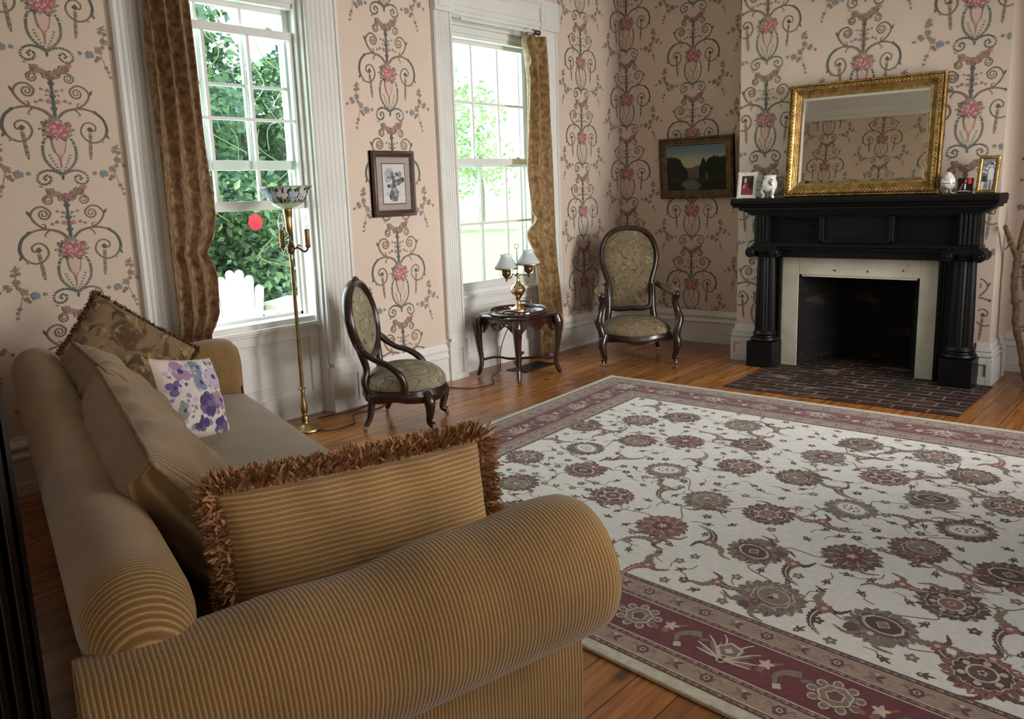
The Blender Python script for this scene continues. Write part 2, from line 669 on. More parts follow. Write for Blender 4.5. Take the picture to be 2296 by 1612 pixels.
def build_motif():
    rng = random.Random(3)
    for s in (1, -1):
        f = lambda L: [(s * p[0], p[1]) for p in L]
        # top scroll
        m_rib(f([(0.0, 0.25), (0.012, 0.285), (0.045, 0.312), (0.085, 0.318), (0.113, 0.30)] + spiral(0.09, 0.288, 0.027, 0.006, 0.3, -1.6)), 0.008, 0.004, 2)
        # middle scroll
        m_rib(f([(0.115, 0.12), (0.16, 0.15), (0.188, 0.20), (0.165, 0.24), (0.125, 0.250), (0.092, 0.225)] + spiral(0.122, 0.208, 0.032, 0.005, PI, 1.7)), 0.009, 0.004, 2)
        m_leaf(s * 0.187, 0.195, PI / 2 - s * 0.5, 0.04, 0.014, 1)
        # big arm
        m_rib(f([(0.012, 0.062), (0.05, 0.10), (0.10, 0.118), (0.15, 0.121), (0.205, 0.106)]), 0.013, 0.008, 2)
        m_rib(f([(0.205, 0.106), (0.245, 0.068), (0.262, 0.012), (0.252, -0.03)]), 0.011, 0.013, 1)
        m_dot(s * 0.207, 0.105, 0.010, 1)
        m_rib(f([(0.258, -0.01), (0.235, -0.05), (0.19, -0.072), (0.145, -0.055), (0.122, -0.012), (0.138, 0.03), (0.17, 0.044), (0.2, 0.026), (0.198, 0.0), (0.178, -0.006)]), 0.008, 0.006, 2)
        m_leaf(s * 0.25, -0.02, -PI / 2 + s * 0.6, 0.035, 0.014, 1)
        m_leaf(s * 0.215, -0.055, -PI / 2 + s * 1.0, 0.03, 0.012, 7)
        m_rib(f([(0.1, 0.118), (0.12, 0.10), (0.13, 0.085), (0.12, 0.078)]), 0.006, 0.003, 2)
        m_rib(f([(0.13, 0.12), (0.12, 0.135), (0.125, 0.15), (0.138, 0.15)]), 0.006, 0.003, 2)
        # tassel
        for q in range(4):
            a = q * PI / 2
            m_dot(s * 0.17 + 0.008 * math.cos(a), 0.004 + 0.008 * math.sin(a), 0.008, 1, 6)
        for k in range(9):
            m_poly([(s * (0.17 - 0.0014 * k) - 0.008, -0.015 - k * 0.0155), (s * (0.17 - 0.0014 * k) + 0.009, -0.019 - k * 0.0155), (s * (0.17 - 0.0014 * k) + 0.008, -0.033 - k * 0.0155), (s * (0.17 - 0.0014 * k) - 0.009, -0.029 - k * 0.0155)], 2 if k % 2 else 7)
        m_leaf(s * 0.157, -0.155, -PI / 2, 0.018, 0.01, 2)
        # husk oval and inner husks
        m_husk(f([(0.06, -0.045), (0.078, -0.08), (0.084, -0.125), (0.076, -0.175), (0.045, -0.22), (0.0, -0.252)]), 0.011, 0.011, 1)
        m_husk(f([(0.055, -0.13), (0.042, -0.17), (0.02, -0.215), (0.0, -0.25)]), 0.013, 0.010, 7)
        # heart of husks
        m_husk(f([(0.0, -0.262), (0.035, -0.24), (0.08, -0.234), (0.12, -0.255), (0.128, -0.29), (0.105, -0.312), (0.073, -0.305), (0.06, -0.28), (0.078, -0.262), (0.095, -0.275), (0.085, -0.288)]), 0.0105, 0.0095, 1)
        # vase side
        m_rib(f([(0.036, -0.045), (0.034, -0.085), (0.026, -0.125), (0.010, -0.146), (0.003, -0.175), (0.0, -0.22)]), 0.006, 0.003, 8)
        # little flowers by the stem
        for (u, v, r, c) in ((0.022, 0.155, 0.012, 3), (0.06, 0.160, 0.009, 5), (0.022, 0.215, 0.008, 5), (0.052, 0.222, 0.007, 7), (0.085, 0.15, 0.008, 7), (0.03, 0.19, 0.006, 7)):
            m_dot(s * u, v, r, c, 6, 0.25, rng.random())
        m_rib(f([(0.0, 0.13), (0.03, 0.155), (0.075, 0.152)]), 0.0025, 0.0015, 7)
        m_rib(f([(0.0, 0.19), (0.025, 0.212), (0.06, 0.224)]), 0.0025, 0.0015, 7)
        # side spray
        sp = [(0.297, -0.10), (0.300, -0.176), (0.268, -0.226), (0.217, -0.256)]
        m_rib(f(sp), 0.003, 0.002, 7)
        m_rib(f([(0.268, -0.226), (0.29, -0.29), (0.31, -0.372)]), 0.003, 0.001, 7)
        m_rib(f([(0.30, -0.18), (0.345, -0.195), (0.388, -0.222)]), 0.003, 0.001, 7)
        for (u, v, r, c) in ((0.297, -0.10, 0.011, 5), (0.285, -0.122, 0.010, 7), (0.312, -0.128, 0.010, 5), (0.300, -0.170, 0.016, 5), (0.292, -0.205, 0.010, 7), (0.268, -0.226, 0.017, 8),
                             (0.217, -0.256, 0.020, 6), (0.168, -0.250, 0.010, 7), (0.262, -0.27, 0.012, 5), (0.25, -0.285, 0.009, 4), (0.30, -0.322, 0.010, 5), (0.312, -0.345, 0.008, 8), (0.316, -0.375, 0.007, 5),
                             (0.35, -0.19, 0.012, 5), (0.342, -0.212, 0.009, 7), (0.388, -0.222, 0.009, 5), (0.33, -0.205, 0.008, 7)):
            flower(s * u, v, r * 1.2, c, 2 if c != 6 else 7, rng)
        for k in range(9):
            u, v = sp[k % 4]
            m_leaf(s * u, v, rng.random() * 6.28, 0.028, 0.010, 7)
    # stem
    m_rib([(0, 0.05), (0.0, 0.12), (0.0, 0.20), (0.0, 0.275)], 0.013, 0.009, 1)
    for v in (0.10, 0.17, 0.24):
        m_leaf(0, v, PI / 2 + 0.6, 0.03, 0.010, 1)
        m_leaf(0, v, PI / 2 - 0.6, 0.03, 0.010, 1)
    m_leaf(0, -0.255, -PI / 2, 0.035, 0.012, 1)
    m_poly([(-0.032, -0.05), (0.032, -0.05), (0.028, -0.10), (0.016, -0.138), (0, -0.148), (-0.016, -0.138), (-0.028, -0.10)], 10)
    m_rib([(-0.02, -0.06), (-0.008, -0.14)], 0.003, 0.002, 0)
    m_rib([(0.0, -0.06), (0.0, -0.14)], 0.003, 0.002, 0)
    m_rib([(0.02, -0.06), (0.008, -0.14)], 0.003, 0.002, 0)
    # bouquet: leaves, then roses
    for k in range(22):
        a = 2 * PI * k / 22 + rng.uniform(-.1, .1)
        rr = rng.uniform(0.035, 0.05)
        m_leaf(rr * 1.15 * math.cos(a), rr * 0.8 * math.sin(a), a + rng.uniform(-.4, .4), rng.uniform(0.03, 0.045), 0.018, rng.choice((7, 7, 1, 2)))
    for k in range(10):
        a = 2 * PI * k / 10
        m_dot(0.085 * math.cos(a), 0.05 * math.sin(a), 0.007, rng.choice((3, 5, 7)), 6)
    for (u, v, r) in ((-0.034, -0.012, 0.026), (0.030, -0.015, 0.028), (0.0, 0.024, 0.028), (0.0, -0.03, 0.020), (0.046, 0.014, 0.018), (-0.04, 0.016, 0.016)):
        m_dot(u, v, r, 3, 10)
        for q in range(5):
            a = q * 2 * PI / 5 + u * 40
            m_dot(u + r * 0.55 * math.cos(a), v + r * 0.55 * math.sin(a), r * 0.36, 9 if q % 2 else 4, 6)
        m_dot(u, v, r * 0.3, 4, 7)
    # garland under the heart
    for k in range(26):
        t = rng.uniform(-1, 1)
        u = t * 0.10
        v = -0.392 + 0.062 * abs(t) ** 1.3 + rng.uniform(-0.018, 0.018) * (1 - 0.5 * abs(t))
        flower(u, v, rng.uniform(0.011, 0.019), rng.choice((5, 3, 5, 8, 2)), rng.choice((4, 2, 1)), rng)
    for k in range(12):
        t = rng.uniform(-1, 1)
        m_leaf(t * 0.11, -0.385 + 0.06 * abs(t), rng.random() * 6.28, 0.022, 0.009, 7)


build_motif()
MOT_Z = []
for k, (pts, mi) in enumerate(MOT):
    MOT_Z.append(0.0006 + 0.0000025 * k)


def paper(mb, fn, cols, s0, s1, z0, z1, skip=()):
    """Lays motif columns on a wall. cols: (s centre, z of one rose, repeat, width scale)."""
    for (sc, zr, rep, ws) in cols:
        vs = rep / 0.69
        k0 = int(math.floor((z0 - zr) / rep)) - 1
        k1 = int(math.ceil((z1 - zr) / rep)) + 1
        for k in range(k0, k1 + 1):
            zc = zr + k * rep
            for (pts, mi), dz in zip(MOT, MOT_Z):
                P = [(sc + ws * p[0], zc + vs * p[1]) for p in pts]
                if all(s0 <= a <= s1 and z0 <= b <= z1 for a, b in P):
                    if any(all(q[0] < a < q[1] and q[2] < b < q[3] for a, b in P) for q in skip):
                        continue
                    mb.poly([fn(a, b, dz) for a, b in P], mi)


# ------------------------------------------------------------------ shell
CEIL = 3.75
YB = 0.63      # recess wall
YF = 0.03      # chimney breast front
YR = -5.90     # wall with the wide opening the photo looks through
XR = 5.40
W1 = (-4.06, -3.03, -4.28, -2.77)     # opening y0,y1 ; casing outer
W2 = (-1.69, -0.62, -1.88, -0.385)
ZH = 2.765

mb = MB()
mb.box((-0.4, -10.2, -0.12), (7.2, 1.0, 0.0))
struct(mb.build('floor', M_FLOOR))

mb = MB()
mb.box((-0.4, -10.2, CEIL), (7.2, 1.0, CEIL + 0.1))
struct(mb.build('ceiling', M_CEIL))

# window wall (x = 0)
mb = MB()
TH = -0.24
segs = [(-6.05, W1[0]), (W1[1], W2[0]), (W2[1], YB + 0.3)]
for a, b in segs:
    mb.box((TH, a, 0), (0, b, CEIL))
for w in (W1, W2):
    mb.box((TH, w[0], ZH), (0, w[1], CEIL))
    mb.box((TH, w[0], -0.02), (-0.10, w[1], 0.60))
fx = lambda s, z, d: (d, s, z)
paper(mb, fx, [(-5.36, 0.92, 0.605, 1.0), (-4.615, 1.232, 0.605, 0.98)], -5.9, W1[2], 0.29, CEIL)
paper(mb, fx, [(-2.33, 0.895, 0.697, 0.98)], W1[3], W2[2], 0.29, CEIL)
paper(mb, fx, [(-3.55, 3.3, 0.69, 1.0), (-1.16, 3.3, 0.69, 1.0)], W1[2], W2[3], 2.99, CEIL)
paper(mb, fx, [(0.0, 0.597, 0.655, 0.90), (0.74, 0.91, 0.68, 0.97)], W2[3], YB, 0.29, CEIL)
struct(mb.build('wall_left', M_WP))

# fireplace wall: recess, chimney breast, recess
BX0, BX1 = 1.53, 3.42
OX0, OX1, OZ = 2.063, 2.952, 0.736
fy = lambda s, z, d: (s, YB - d, z)
fb = lambda s, z, d: (s, YF - d, z)
fl = lambda s, z, d: (BX0 - d, s, z)
mb = MB()
mb.box((-0.2, YB, 0), (BX0 + 0.02, YB + 0.12, CEIL))
paper(mb, fy, [(0.085, 0.895, 0.688, 0.97), (0.785, 0.545, 0.682, 0.97), (1.50, 0.89, 0.688, 0.97)], 0.002, BX0 - 0.002, 0.29, CEIL)
struct(mb.build('wall_back_left', M_WP))
mb = MB()
mb.box((BX1 - 0.02, YB, 0), (XR + 0.15, YB + 0.12, CEIL))
paper(mb, fy, [(3.66, 0.78, 0.69, 0.98), (4.40, 0.44, 0.69, 0.98), (5.14, 0.78, 0.69, 0.98)], BX1 + 0.002, XR, 0.29, CEIL)
struct(mb.build('wall_back_right', M_WP))
mb = MB()
mb.box((BX0, YF, 0), (OX0, YB + 0.1, CEIL))
mb.box((OX1, YF, 0), (BX1, YB + 0.1, CEIL))
mb.box((OX0, YF, OZ), (OX1, YB + 0.1, CEIL))
paper(mb, fb, [(1.745, 0.532, 0.702, 0.98), (2.474, 0.878, 0.702, 0.98), (3.20, 0.492, 0.702, 0.98)], BX0 + 0.002, BX1 - 0.002, 0.29, CEIL, skip=((1.75, 3.34, 0.0, 1.3),))
paper(mb, fl, [(0.42, 0.88, 0.70, 0.9)], YF + 0.002, YB - 0.002, 0.29, CEIL)
struct(mb.build('wall_chimney', M_WP))

# right-hand wall with two window openings (outside the frame)
mb = MB()
RW = [(-1.9, -0.7), (-4.5, -3.3)]
ys = [YB + 0.12, RW[0][1], RW[0][0], RW[1][1], RW[1][0], -6.05]
for a, b in ((ys[0], ys[1]), (ys[2], ys[3]), (ys[4], ys[5])):
    mb.box((XR, a, 0), (XR + 0.15, b, CEIL))
for a, b in RW:
    mb.box((XR, a, 0), (XR + 0.15, b, 0.65))
    mb.box((XR, a, 2.75), (XR + 0.15, b, CEIL))
struct(mb.build('wall_right', M_WP))

# wall with the wide opening, seen in the mirror above its head
mb = MB()
DX0, DX1, DZ = 2.556, 5.36, 2.30
mb.box((-0.2, YR, 0), (DX0, YR - 0.16, CEIL))
mb.box((DX0, YR, DZ), (DX1, YR - 0.16, CEIL))
mb.box((DX1, YR, 0), (XR + 0.15, YR - 0.16, CEIL))
fr_ = lambda s, z, d: (s, YR + d, z)
cols = [(-0.35 + 0.735 * i, 0.35 + 0.345 * (i % 2), 0.69, 0.97) for i in range(0, 8)]
paper(mb, fr_, cols[:5], 0.0, DX0, 0.3, CEIL)
paper(mb, fr_, cols[4:], DX0, XR, DZ, CEIL)
struct(mb.build('wall_front', M_WP))

# the next room, where the camera stands; window opening added for the fill light
mb = MB()
mb.box((-0.4, -10.2, 0), (-0.25, -6.05, CEIL))
mb.box((-0.4, -10.2, 0), (7.2, -10.05, CEIL))
mb.box((7.0, -10.2, 0), (7.2, -9.3, CEIL))
mb.box((7.0, -7.9, 0), (7.2, -6.05, CEIL))
mb.box((7.0, -9.3, 0), (7.2, -7.9, 0.7))
mb.box((7.0, -9.3, 2.9), (7.2, -7.9, CEIL))
mb.box((XR, -6.06, 0), (7.2, -5.9, CEIL))
struct(mb.build('wall_next_room', M_NEXT))

# crown moulding
crown = [(0, 0), (0.0, -0.34), (0.03, -0.34), (0.04, -0.30), (0.035, -0.27), (0.05, -0.20), (0.09, -0.17), (0.10, -0.11), (0.16, -0.06), (0.19, -0.05), (0.20, 0.0)]


def crown_run(name, fn, a, b):
    mb = MB()
    mb.prism(crown, a, b, fn)
    return struct(mb.build(name, M_TRIM))


crown_run('trim_1', lambda p, q, h: (p, h, CEIL + q), -5.9, YB)
crown_run('trim_2', lambda p, q, h: (h, YB - p, CEIL + q), 0, BX0)
crown_run('trim_3', lambda p, q, h: (h, YF - p, CEIL + q), BX0 - 0.1, BX1 + 0.1)
crown_run('trim_4', lambda p, q, h: (h, YB - p, CEIL + q), BX1, XR)
crown_run('trim_5', lambda p, q, h: (h, YR + p, CEIL + q), 0, XR)

# baseboards
BASE = [(0, 0), (0.030, 0), (0.030, 0.062), (0.026, 0.068), (0.026, 0.185), (0.034, 0.193), (0.034, 0.205), (0.022, 0.222), (0.022, 0.236), (0.030, 0.246), (0.030, 0.258), (0.015, 0.288), (0.012, 0.300), (0, 0.300)]


def base_run(name, runs):
    mb = MB()
    for fn, a, b in runs:
        mb.prism(BASE, a, b, fn)
    return struct(mb.build(name, M_TRIM))


bl = lambda p, q, h: (p, h, q)
base_run('baseboard_left', [(bl, -5.9, W1[2]), (bl, W1[3], W2[2]), (bl, W2[3], YB)])
base_run('baseboard_back', [(lambda p, q, h: (h, YB - p, q), 0.0, BX0), (lambda p, q, h: (h, YB - p, q), BX1, XR)])
base_run('baseboard_right', [(lambda p, q, h: (XR - p, h, q), -5.9, YB)])
base_run('baseboard_front', [(lambda p, q, h: (h, YR + p, q), 0.0, DX0 - 0.12)])

# stepped white plinths at the two corners of the chimney breast
def plinth(name, x0, x1, sgn):
    mb = MB()
    o = 0.035
    xa, xb = (x0 - o, x1) if sgn < 0 else (x0, x1 + o)
    # block with a sunk square panel
    px0, px1, pz0, pz1 = (xa + 0.028, xa + 0.088, 0.062, 0.150) if sgn < 0 else (xb - 0.095, xb - 0.040, 0.062, 0.150)
    yf = YF - o
    mb.box((xa, yf, 0), (px0, YF + 0.4, 0.185))
    mb.box((px1, yf, 0), (xb, YF + 0.4, 0.185))
    mb.box((px0, yf, 0), (px1, YF + 0.2, pz0))
    mb.box((px0, yf, pz1), (px1, YF + 0.2, 0.185))
    mb.box((px0, yf + 0.014, pz0), (px1, YF + 0.2, pz1))
    for (e, za, zb) in ((0.026, 0.185, 0.205), (0.036, 0.205, 0.222), (0.024, 0.222, 0.240), (0.030, 0.240, 0.256), (0.012, 0.256, 0.300)):
        a, b = (x0 - e, x1) if sgn < 0 else (x0, x1 + e)
        mb.box((a, YF - e, za), (b, YF + 0.4, zb))
    return struct(mb.build(name, M_TRIM, bevel=0.003))


plinth('baseboard_chimney_left', BX0, 1.74, -1)
plinth('baseboard_chimney_right', 3.34, BX1, 1)


# ------------------------------------------------------------------ windows
def fluted(w, d=0.042, n=5):
    """Profile across a reeded casing: (position, projection)."""
    P = [(0, 0), (0, d * 0.75), (0.012, d), (0.030, d), (0.034, d * 0.72)]
    a, b = 0.036, w - 0.036
    st = (b - a) / n
    for i in range(n):
        for k in range(5):
            t = k / 4
            P.append((a + st * (i + 0.08 + 0.84 * t), d * (0.70 + 0.22 * math.sin(PI * t))))
    P += [(w - 0.034, d * 0.72), (w - 0.030, d), (w - 0.012, d), (w, d * 0.75), (w, 0)]
    return P[::-1]


def sash(parent, name, x, ya, yb, za, zb, stile=0.045, top=0.05, bot=0.06, cols=3, rows=2, th=0.034):
    mb = MB()
    mb.box((x - th / 2, ya, za), (x + th / 2, ya + stile, zb))
    mb.box((x - th / 2, yb - stile, za), (x + th / 2, yb, zb))
    mb.box((x - th / 2, ya + stile, za), (x + th / 2, yb - stile, za + bot))
    mb.box((x - th / 2, ya + stile, zb - top), (x + th / 2, yb - stile, zb))
    s = mb.build(name, M_SASH, parent, bevel=0.003)
    gy0, gy1, gz0, gz1 = ya + stile, yb - stile, za + bot, zb - top
    mb = MB()
    for i in range(1, cols):
        y = lerp(gy0, gy1, i / cols)
        mb.box((x - 0.012, y - 0.010, gz0), (x + 0.012, y + 0.010, gz1))
    for i in range(1, rows):
        z = lerp(gz0, gz1, i / rows)
        mb.box((x - 0.010, gy0, z - 0.009), (x + 0.010, gy1, z + 0.009))
    mb.build('muntin', M_SASH, s)
    mb = MB()
    mb.box((x - 0.002, gy0 - 0.004, gz0 - 0.004), (x + 0.002, gy1 + 0.004, gz1 + 0.004))
    mb.build('pane', M_GLASS, s)
    return s


def window(name, w, lower, upper):
    y0, y1, ca, cb = w
    root = struct_root(name)
    # casing: plinth blocks, fluted legs, head
    for (a, b) in ((ca, y0), (y1, cb)):
        mb = MB()
        mb.prism(fluted(b - a), 0.335, ZH, lambda p, q, h: (q, a + p, h))
        mb.box((0, a + 0.02, 0.29), (0.040, b - 0.02, 0.37))
        mb.build('casing', M_TRIM, root)
        mb = MB()
        mb.box((0, a - 0.006, 0), (0.050, a + 0.045, 0.310))
        mb.box((0, b - 0.045, 0), (0.050, b + 0.006, 0.310))
        mb.box((0, a + 0.045, 0), (0.050, b - 0.045, 0.05))
        mb.box((0, a + 0.045, 0.245), (0.050, b - 0.045, 0.310))
        mb.box((0, a + 0.045, 0.05), (0.038, b - 0.045, 0.245))
        mb.build('plinth_block', M_TRIM, root, bevel=0.003)
    mb = MB()
    head = [(0, 0), (0.030, 0), (0.030, 0.02), (0.042, 0.028), (0.042, 0.06), (0.032, 0.07), (0.032, 0.16), (0.045, 0.175), (0.045, 0.19), (0.065, 0.21), (0.072, 0.225), (0.072, 0.24), (0, 0.24)]
    mb.prism(head, y0 - 0.02, y1 + 0.02, lambda p, q, h: (p, h, ZH + q))
    for (a, b) in ((ca, y0), (y1, cb)):
        mb.box((0, a - 0.004, ZH), (0.056, b + 0.004, ZH + 0.235))
        mb.box((0, a + 0.03, ZH + 0.03), (0.062, b - 0.03, ZH + 0.205))
    mb.build('casing_head', M_TRIM, root, bevel=0.003)
    # reveal boards and stops
    mb = MB()
    for (a, b) in ((y0, y0 + 0.014), (y1 - 0.014, y1)):
        mb.box((-0.235, a, 0.0), (0.004, b, ZH))
    for (a, b) in ((y0 + 0.014, y0 + 0.036), (y1 - 0.036, y1 - 0.014)):
        mb.box((-0.062, a, 0.60), (-0.036, b, ZH - 0.02))
    for (a, b) in ((y0 + 0.014, y0 + 0.030), (y1 - 0.030, y1 - 0.014)):
        mb.box((-0.235, a, 0.60), (-0.166, b, ZH - 0.02))
    mb.box((-0.235, y0, ZH - 0.02), (0.004, y1, ZH))
    mb.box((-0.175, y0 + 0.014, 2.625), (-0.055, y1 - 0.014, ZH - 0.02))
    mb.box((-0.055, y0 + 0.014, 2.655), (-0.040, y1 - 0.014, 2.685))
    mb.box((-0.055, y0 + 0.014, ZH - 0.06), (-0.030, y1 - 0.014, ZH - 0.02))
    mb.build('reveal', M_TRIM, root)
    # stool, sill and panel below
    mb = MB()
    mb.box((-0.235, y0 + 0.014, 0.60), (-0.062, y1 - 0.014, 0.675))
    mb.box((-0.12, y0 + 0.014, 0.615), (-0.028, y1 - 0.014, 0.640))
    mb.box((-0.12, y0 + 0.014, 0.596), (-0.046, y1 - 0.014, 0.618))
    mb.build('sill', M_TRIM, root, bevel=0.004)
    mb = MB()
    ya, yb = y0 + 0.014, y1 - 0.014
    mb.box((-0.16, ya + 0.001, 0), (-0.078, yb - 0.001, 0.596))
    mb.box((-0.10, ya, 0), (-0.060, ya + 0.075, 0.596))
    mb.box((-0.10, yb - 0.075, 0), (-0.060, yb, 0.596))
    mb.box((-0.10, ya + 0.075, 0), (-0.060, yb - 0.075, 0.160))
    mb.box((-0.10, ya + 0.075, 0.535), (-0.060, yb - 0.075, 0.596))
    mb.box((-0.10, ya + 0.17, 0.235), (-0.070, yb - 0.17, 0.455))
    mb.build('apron_panel', M_TRIM, root, bevel=0.004)
    s1 = sash(root, 'lower_sash', -0.085, y0 + 0.016, y1 - 0.016, *lower)
    sash(root, 'upper_sash', -0.145, y0 + 0.016, y1 - 0.016, *upper)
    # two little sash lifts / catches on the lower sash's top rail
    mb = MB()
    for t in (0.35, 0.8):
        y = lerp(y0, y1, t)
        mb.box((-0.094, y - 0.022, lower[1]), (-0.070, y + 0.022, lower[1] + 0.008))
        mb.ball((-0.082, y, lower[1] + 0.010), (0.010, 0.018, 0.006))
    mb.build('sash_catch', mat('catch_metal_' + name, (0.55, 0.53, 0.5), rough=0.35, metal=0.6), root)
    # storm pane outside
    mb = MB()
    mb.box((-0.205, y0 + 0.03, 0.675), (-0.202, y1 - 0.03, ZH - 0.03))
    mb.build('storm_pane', M_GLASS, root)
    mb = MB()
    for (a, b) in ((y0 + 0.014, y0 + 0.044), (y1 - 0.044, y1 - 0.014)):
        mb.box((-0.214, a, 0.675), (-0.196, b, ZH - 0.02))
    mb.box((-0.214, y0 + 0.014, 0.655), (-0.196, y1 - 0.014, 0.695))
    mb.build('storm_frame', M_SASH, root)
    return root


win1 = window('window_1', W1, (1.385, 2.485), (1.635, 2.645))
win2 = window('window_2', W2, (0.675, 1.72), (1.655, 2.645))

# ------------------------------------------------------------------ the opening the camera looks through: dark varnished jamb with flutes
mb = MB()
prof = [(0, -0.17), (0, 0.0), (0.02, 0.012), (0.028, 0.0)]
mb.box((DX0 - 0.13, YR - 0.17, 0), (DX0, YR + 0.012, DZ))
for k in range(5):
    y = YR - 0.012 - k * 0.032
    mb.box((DX0, y - 0.018, 0), (DX0 + 0.012, y, DZ))
mb.box((DX0 - 0.13, YR - 0.20, 0), (DX0 - 0.01, YR - 0.16, DZ))
mb.box((DX0 - 0.13, YR - 0.17, DZ - 0.03), (DX1, YR + 0.012, DZ + 0.10))
mb.box((DX1 - 0.02, YR - 0.17, 0), (DX1 + 0.01, YR + 0.012, DZ))
struct(mb.build('trim_6', M_JAMB, bevel=0.003), 'dark varnished fluted jamb at the left edge of the photo')

# ------------------------------------------------------------------ fabrics
def cord_mat(name, dark, light, pitch, mottle=0.25, bump=0.7):
    """Ribbed corduroy: pale cords along UV.y, spaced in UV.x (metres)."""
    m, nt, out = nodes_of(name)
    p = nt.nodes.new('ShaderNodeBsdfPrincipled')
    p.inputs['Roughness'].default_value = 0.85
    p.inputs['Specular IOR Level'].default_value = 0.15
    p.inputs['Sheen Weight'].default_value = 0.25
    p.inputs['Sheen Roughness'].default_value = 0.5
    nt.links.new(p.outputs[0], out.inputs[0])
    tc = nt.nodes.new('ShaderNodeTexCoord')
    sep = nt.nodes.new('ShaderNodeSeparateXYZ')
    nt.links.new(tc.outputs['UV'], sep.inputs[0])
    nz = N(nt, 'ShaderNodeTexNoise', i_Scale=9.0, i_Detail=2.0)
    nt.links.new(tc.outputs['UV'], nz.inputs['Vector'])
    x = math_node(nt, 'ADD', sep.outputs[0], math_node(nt, 'MULTIPLY', nz.outputs['Fac'], pitch * 0.5))
    s = math_node(nt, 'SINE', math_node(nt, 'MULTIPLY', x, 2 * PI / pitch))
    h = math_node(nt, 'ADD', math_node(nt, 'MULTIPLY', s, 0.5), 0.5)
    nf = N(nt, 'ShaderNodeTexNoise', i_Scale=420.0, i_Detail=2.0)
    nt.links.new(tc.outputs['UV'], nf.inputs['Vector'])
    hh = math_node(nt, 'ADD', math_node(nt, 'MULTIPLY', h, 0.8), math_node(nt, 'MULTIPLY', math_node(nt, 'SUBTRACT', nf.outputs['Fac'], 0.5), 0.7))
    r = ramp(nt, [(0.30, dark), (0.62, tuple(lerp(a, b, 0.28) for a, b in zip(dark, light))), (0.88, light)])
    nt.links.new(hh, r.inputs[0])
    nb = N(nt, 'ShaderNodeTexNoise', i_Scale=5.0, i_Detail=4.0)
    nt.links.new(tc.outputs['Object'], nb.inputs['Vector'])
    mr = N(nt, 'ShaderNodeMapRange')
    mr.inputs['From Min'].default_value = 0.3
    mr.inputs['From Max'].default_value = 0.7
    mr.inputs['To Min'].default_value = 1 - mottle
    mr.inputs['To Max'].default_value = 1 + mottle
    nt.links.new(nb.outputs['Fac'], mr.inputs['Value'])
    hs = nt.nodes.new('ShaderNodeHueSaturation')
    nt.links.new(mr.outputs[0], hs.inputs['Value'])
    nt.links.new(r.outputs[0], hs.inputs['Color'])
    nt.links.new(hs.outputs[0], p.inputs['Base Color'])
    b = N(nt, 'ShaderNodeBump', i_Strength=bump, i_Distance=0.004)
    nt.links.new(hh, b.inputs['Height'])
    nt.links.new(b.outputs[0], p.inputs['Normal'])
    return m


SOFA_D = (0.175, 0.098, 0.034)
SOFA_L = (0.43, 0.275, 0.122)
M_SOFA = cord_mat('tan_corduroy', SOFA_D, SOFA_L, 0.0092, 0.16, 0.4)
M_SOFA_FINE = cord_mat('tan_corduroy_seat', (0.160, 0.097, 0.036), (0.31, 0.20, 0.085), 0.0095, 0.12, 0.4)
M_PILLOW = cord_mat('caramel_corduroy', (0.235, 0.135, 0.050), (0.46, 0.295, 0.14), 0.0125, 0.16, 0.5)
M_CUSH = cord_mat('pale_corduroy', (0.195, 0.115, 0.045), (0.42, 0.285, 0.14), 0.0165, 0.18)
M_WELT = mat('welt_cord', (0.22, 0.145, 0.075), rough=0.9, var=0.25, nscale=40)
M_FRINGE = mat('fringe_threads', (0.40, 0.205, 0.090), rough=0.8, c2=(0.19, 0.080, 0.034), nscale=60)
M_FRINGE_D = mat('dark_fringe_threads', (0.16, 0.075, 0.035), rough=0.85, c2=(0.07, 0.03, 0.015), nscale=60)

TH_S = math.radians(-18)
SU = Vector((math.cos(TH_S), math.sin(TH_S), 0))
SV = Vector((-math.sin(TH_S), math.cos(TH_S), 0))
S_O = SU * 3.4 + SV * (-4.25)
sofa = thing('sofa', 'tan corduroy sofa with rolled arms and rolled back in the foreground', 'sofa', S_O, TH_S)


def rolled(name, axis_pts, radii, sweep, seg=40, ucap=0.05, mirror=False, base_w=None):
    """A padded roll along axis_pts (list of (x,y,z)), cords run round it; the far end is rounded.
    sweep: list of (angle in degrees, radial factor) profile round the axis, angle 0 = outward horizontal."""
    pass


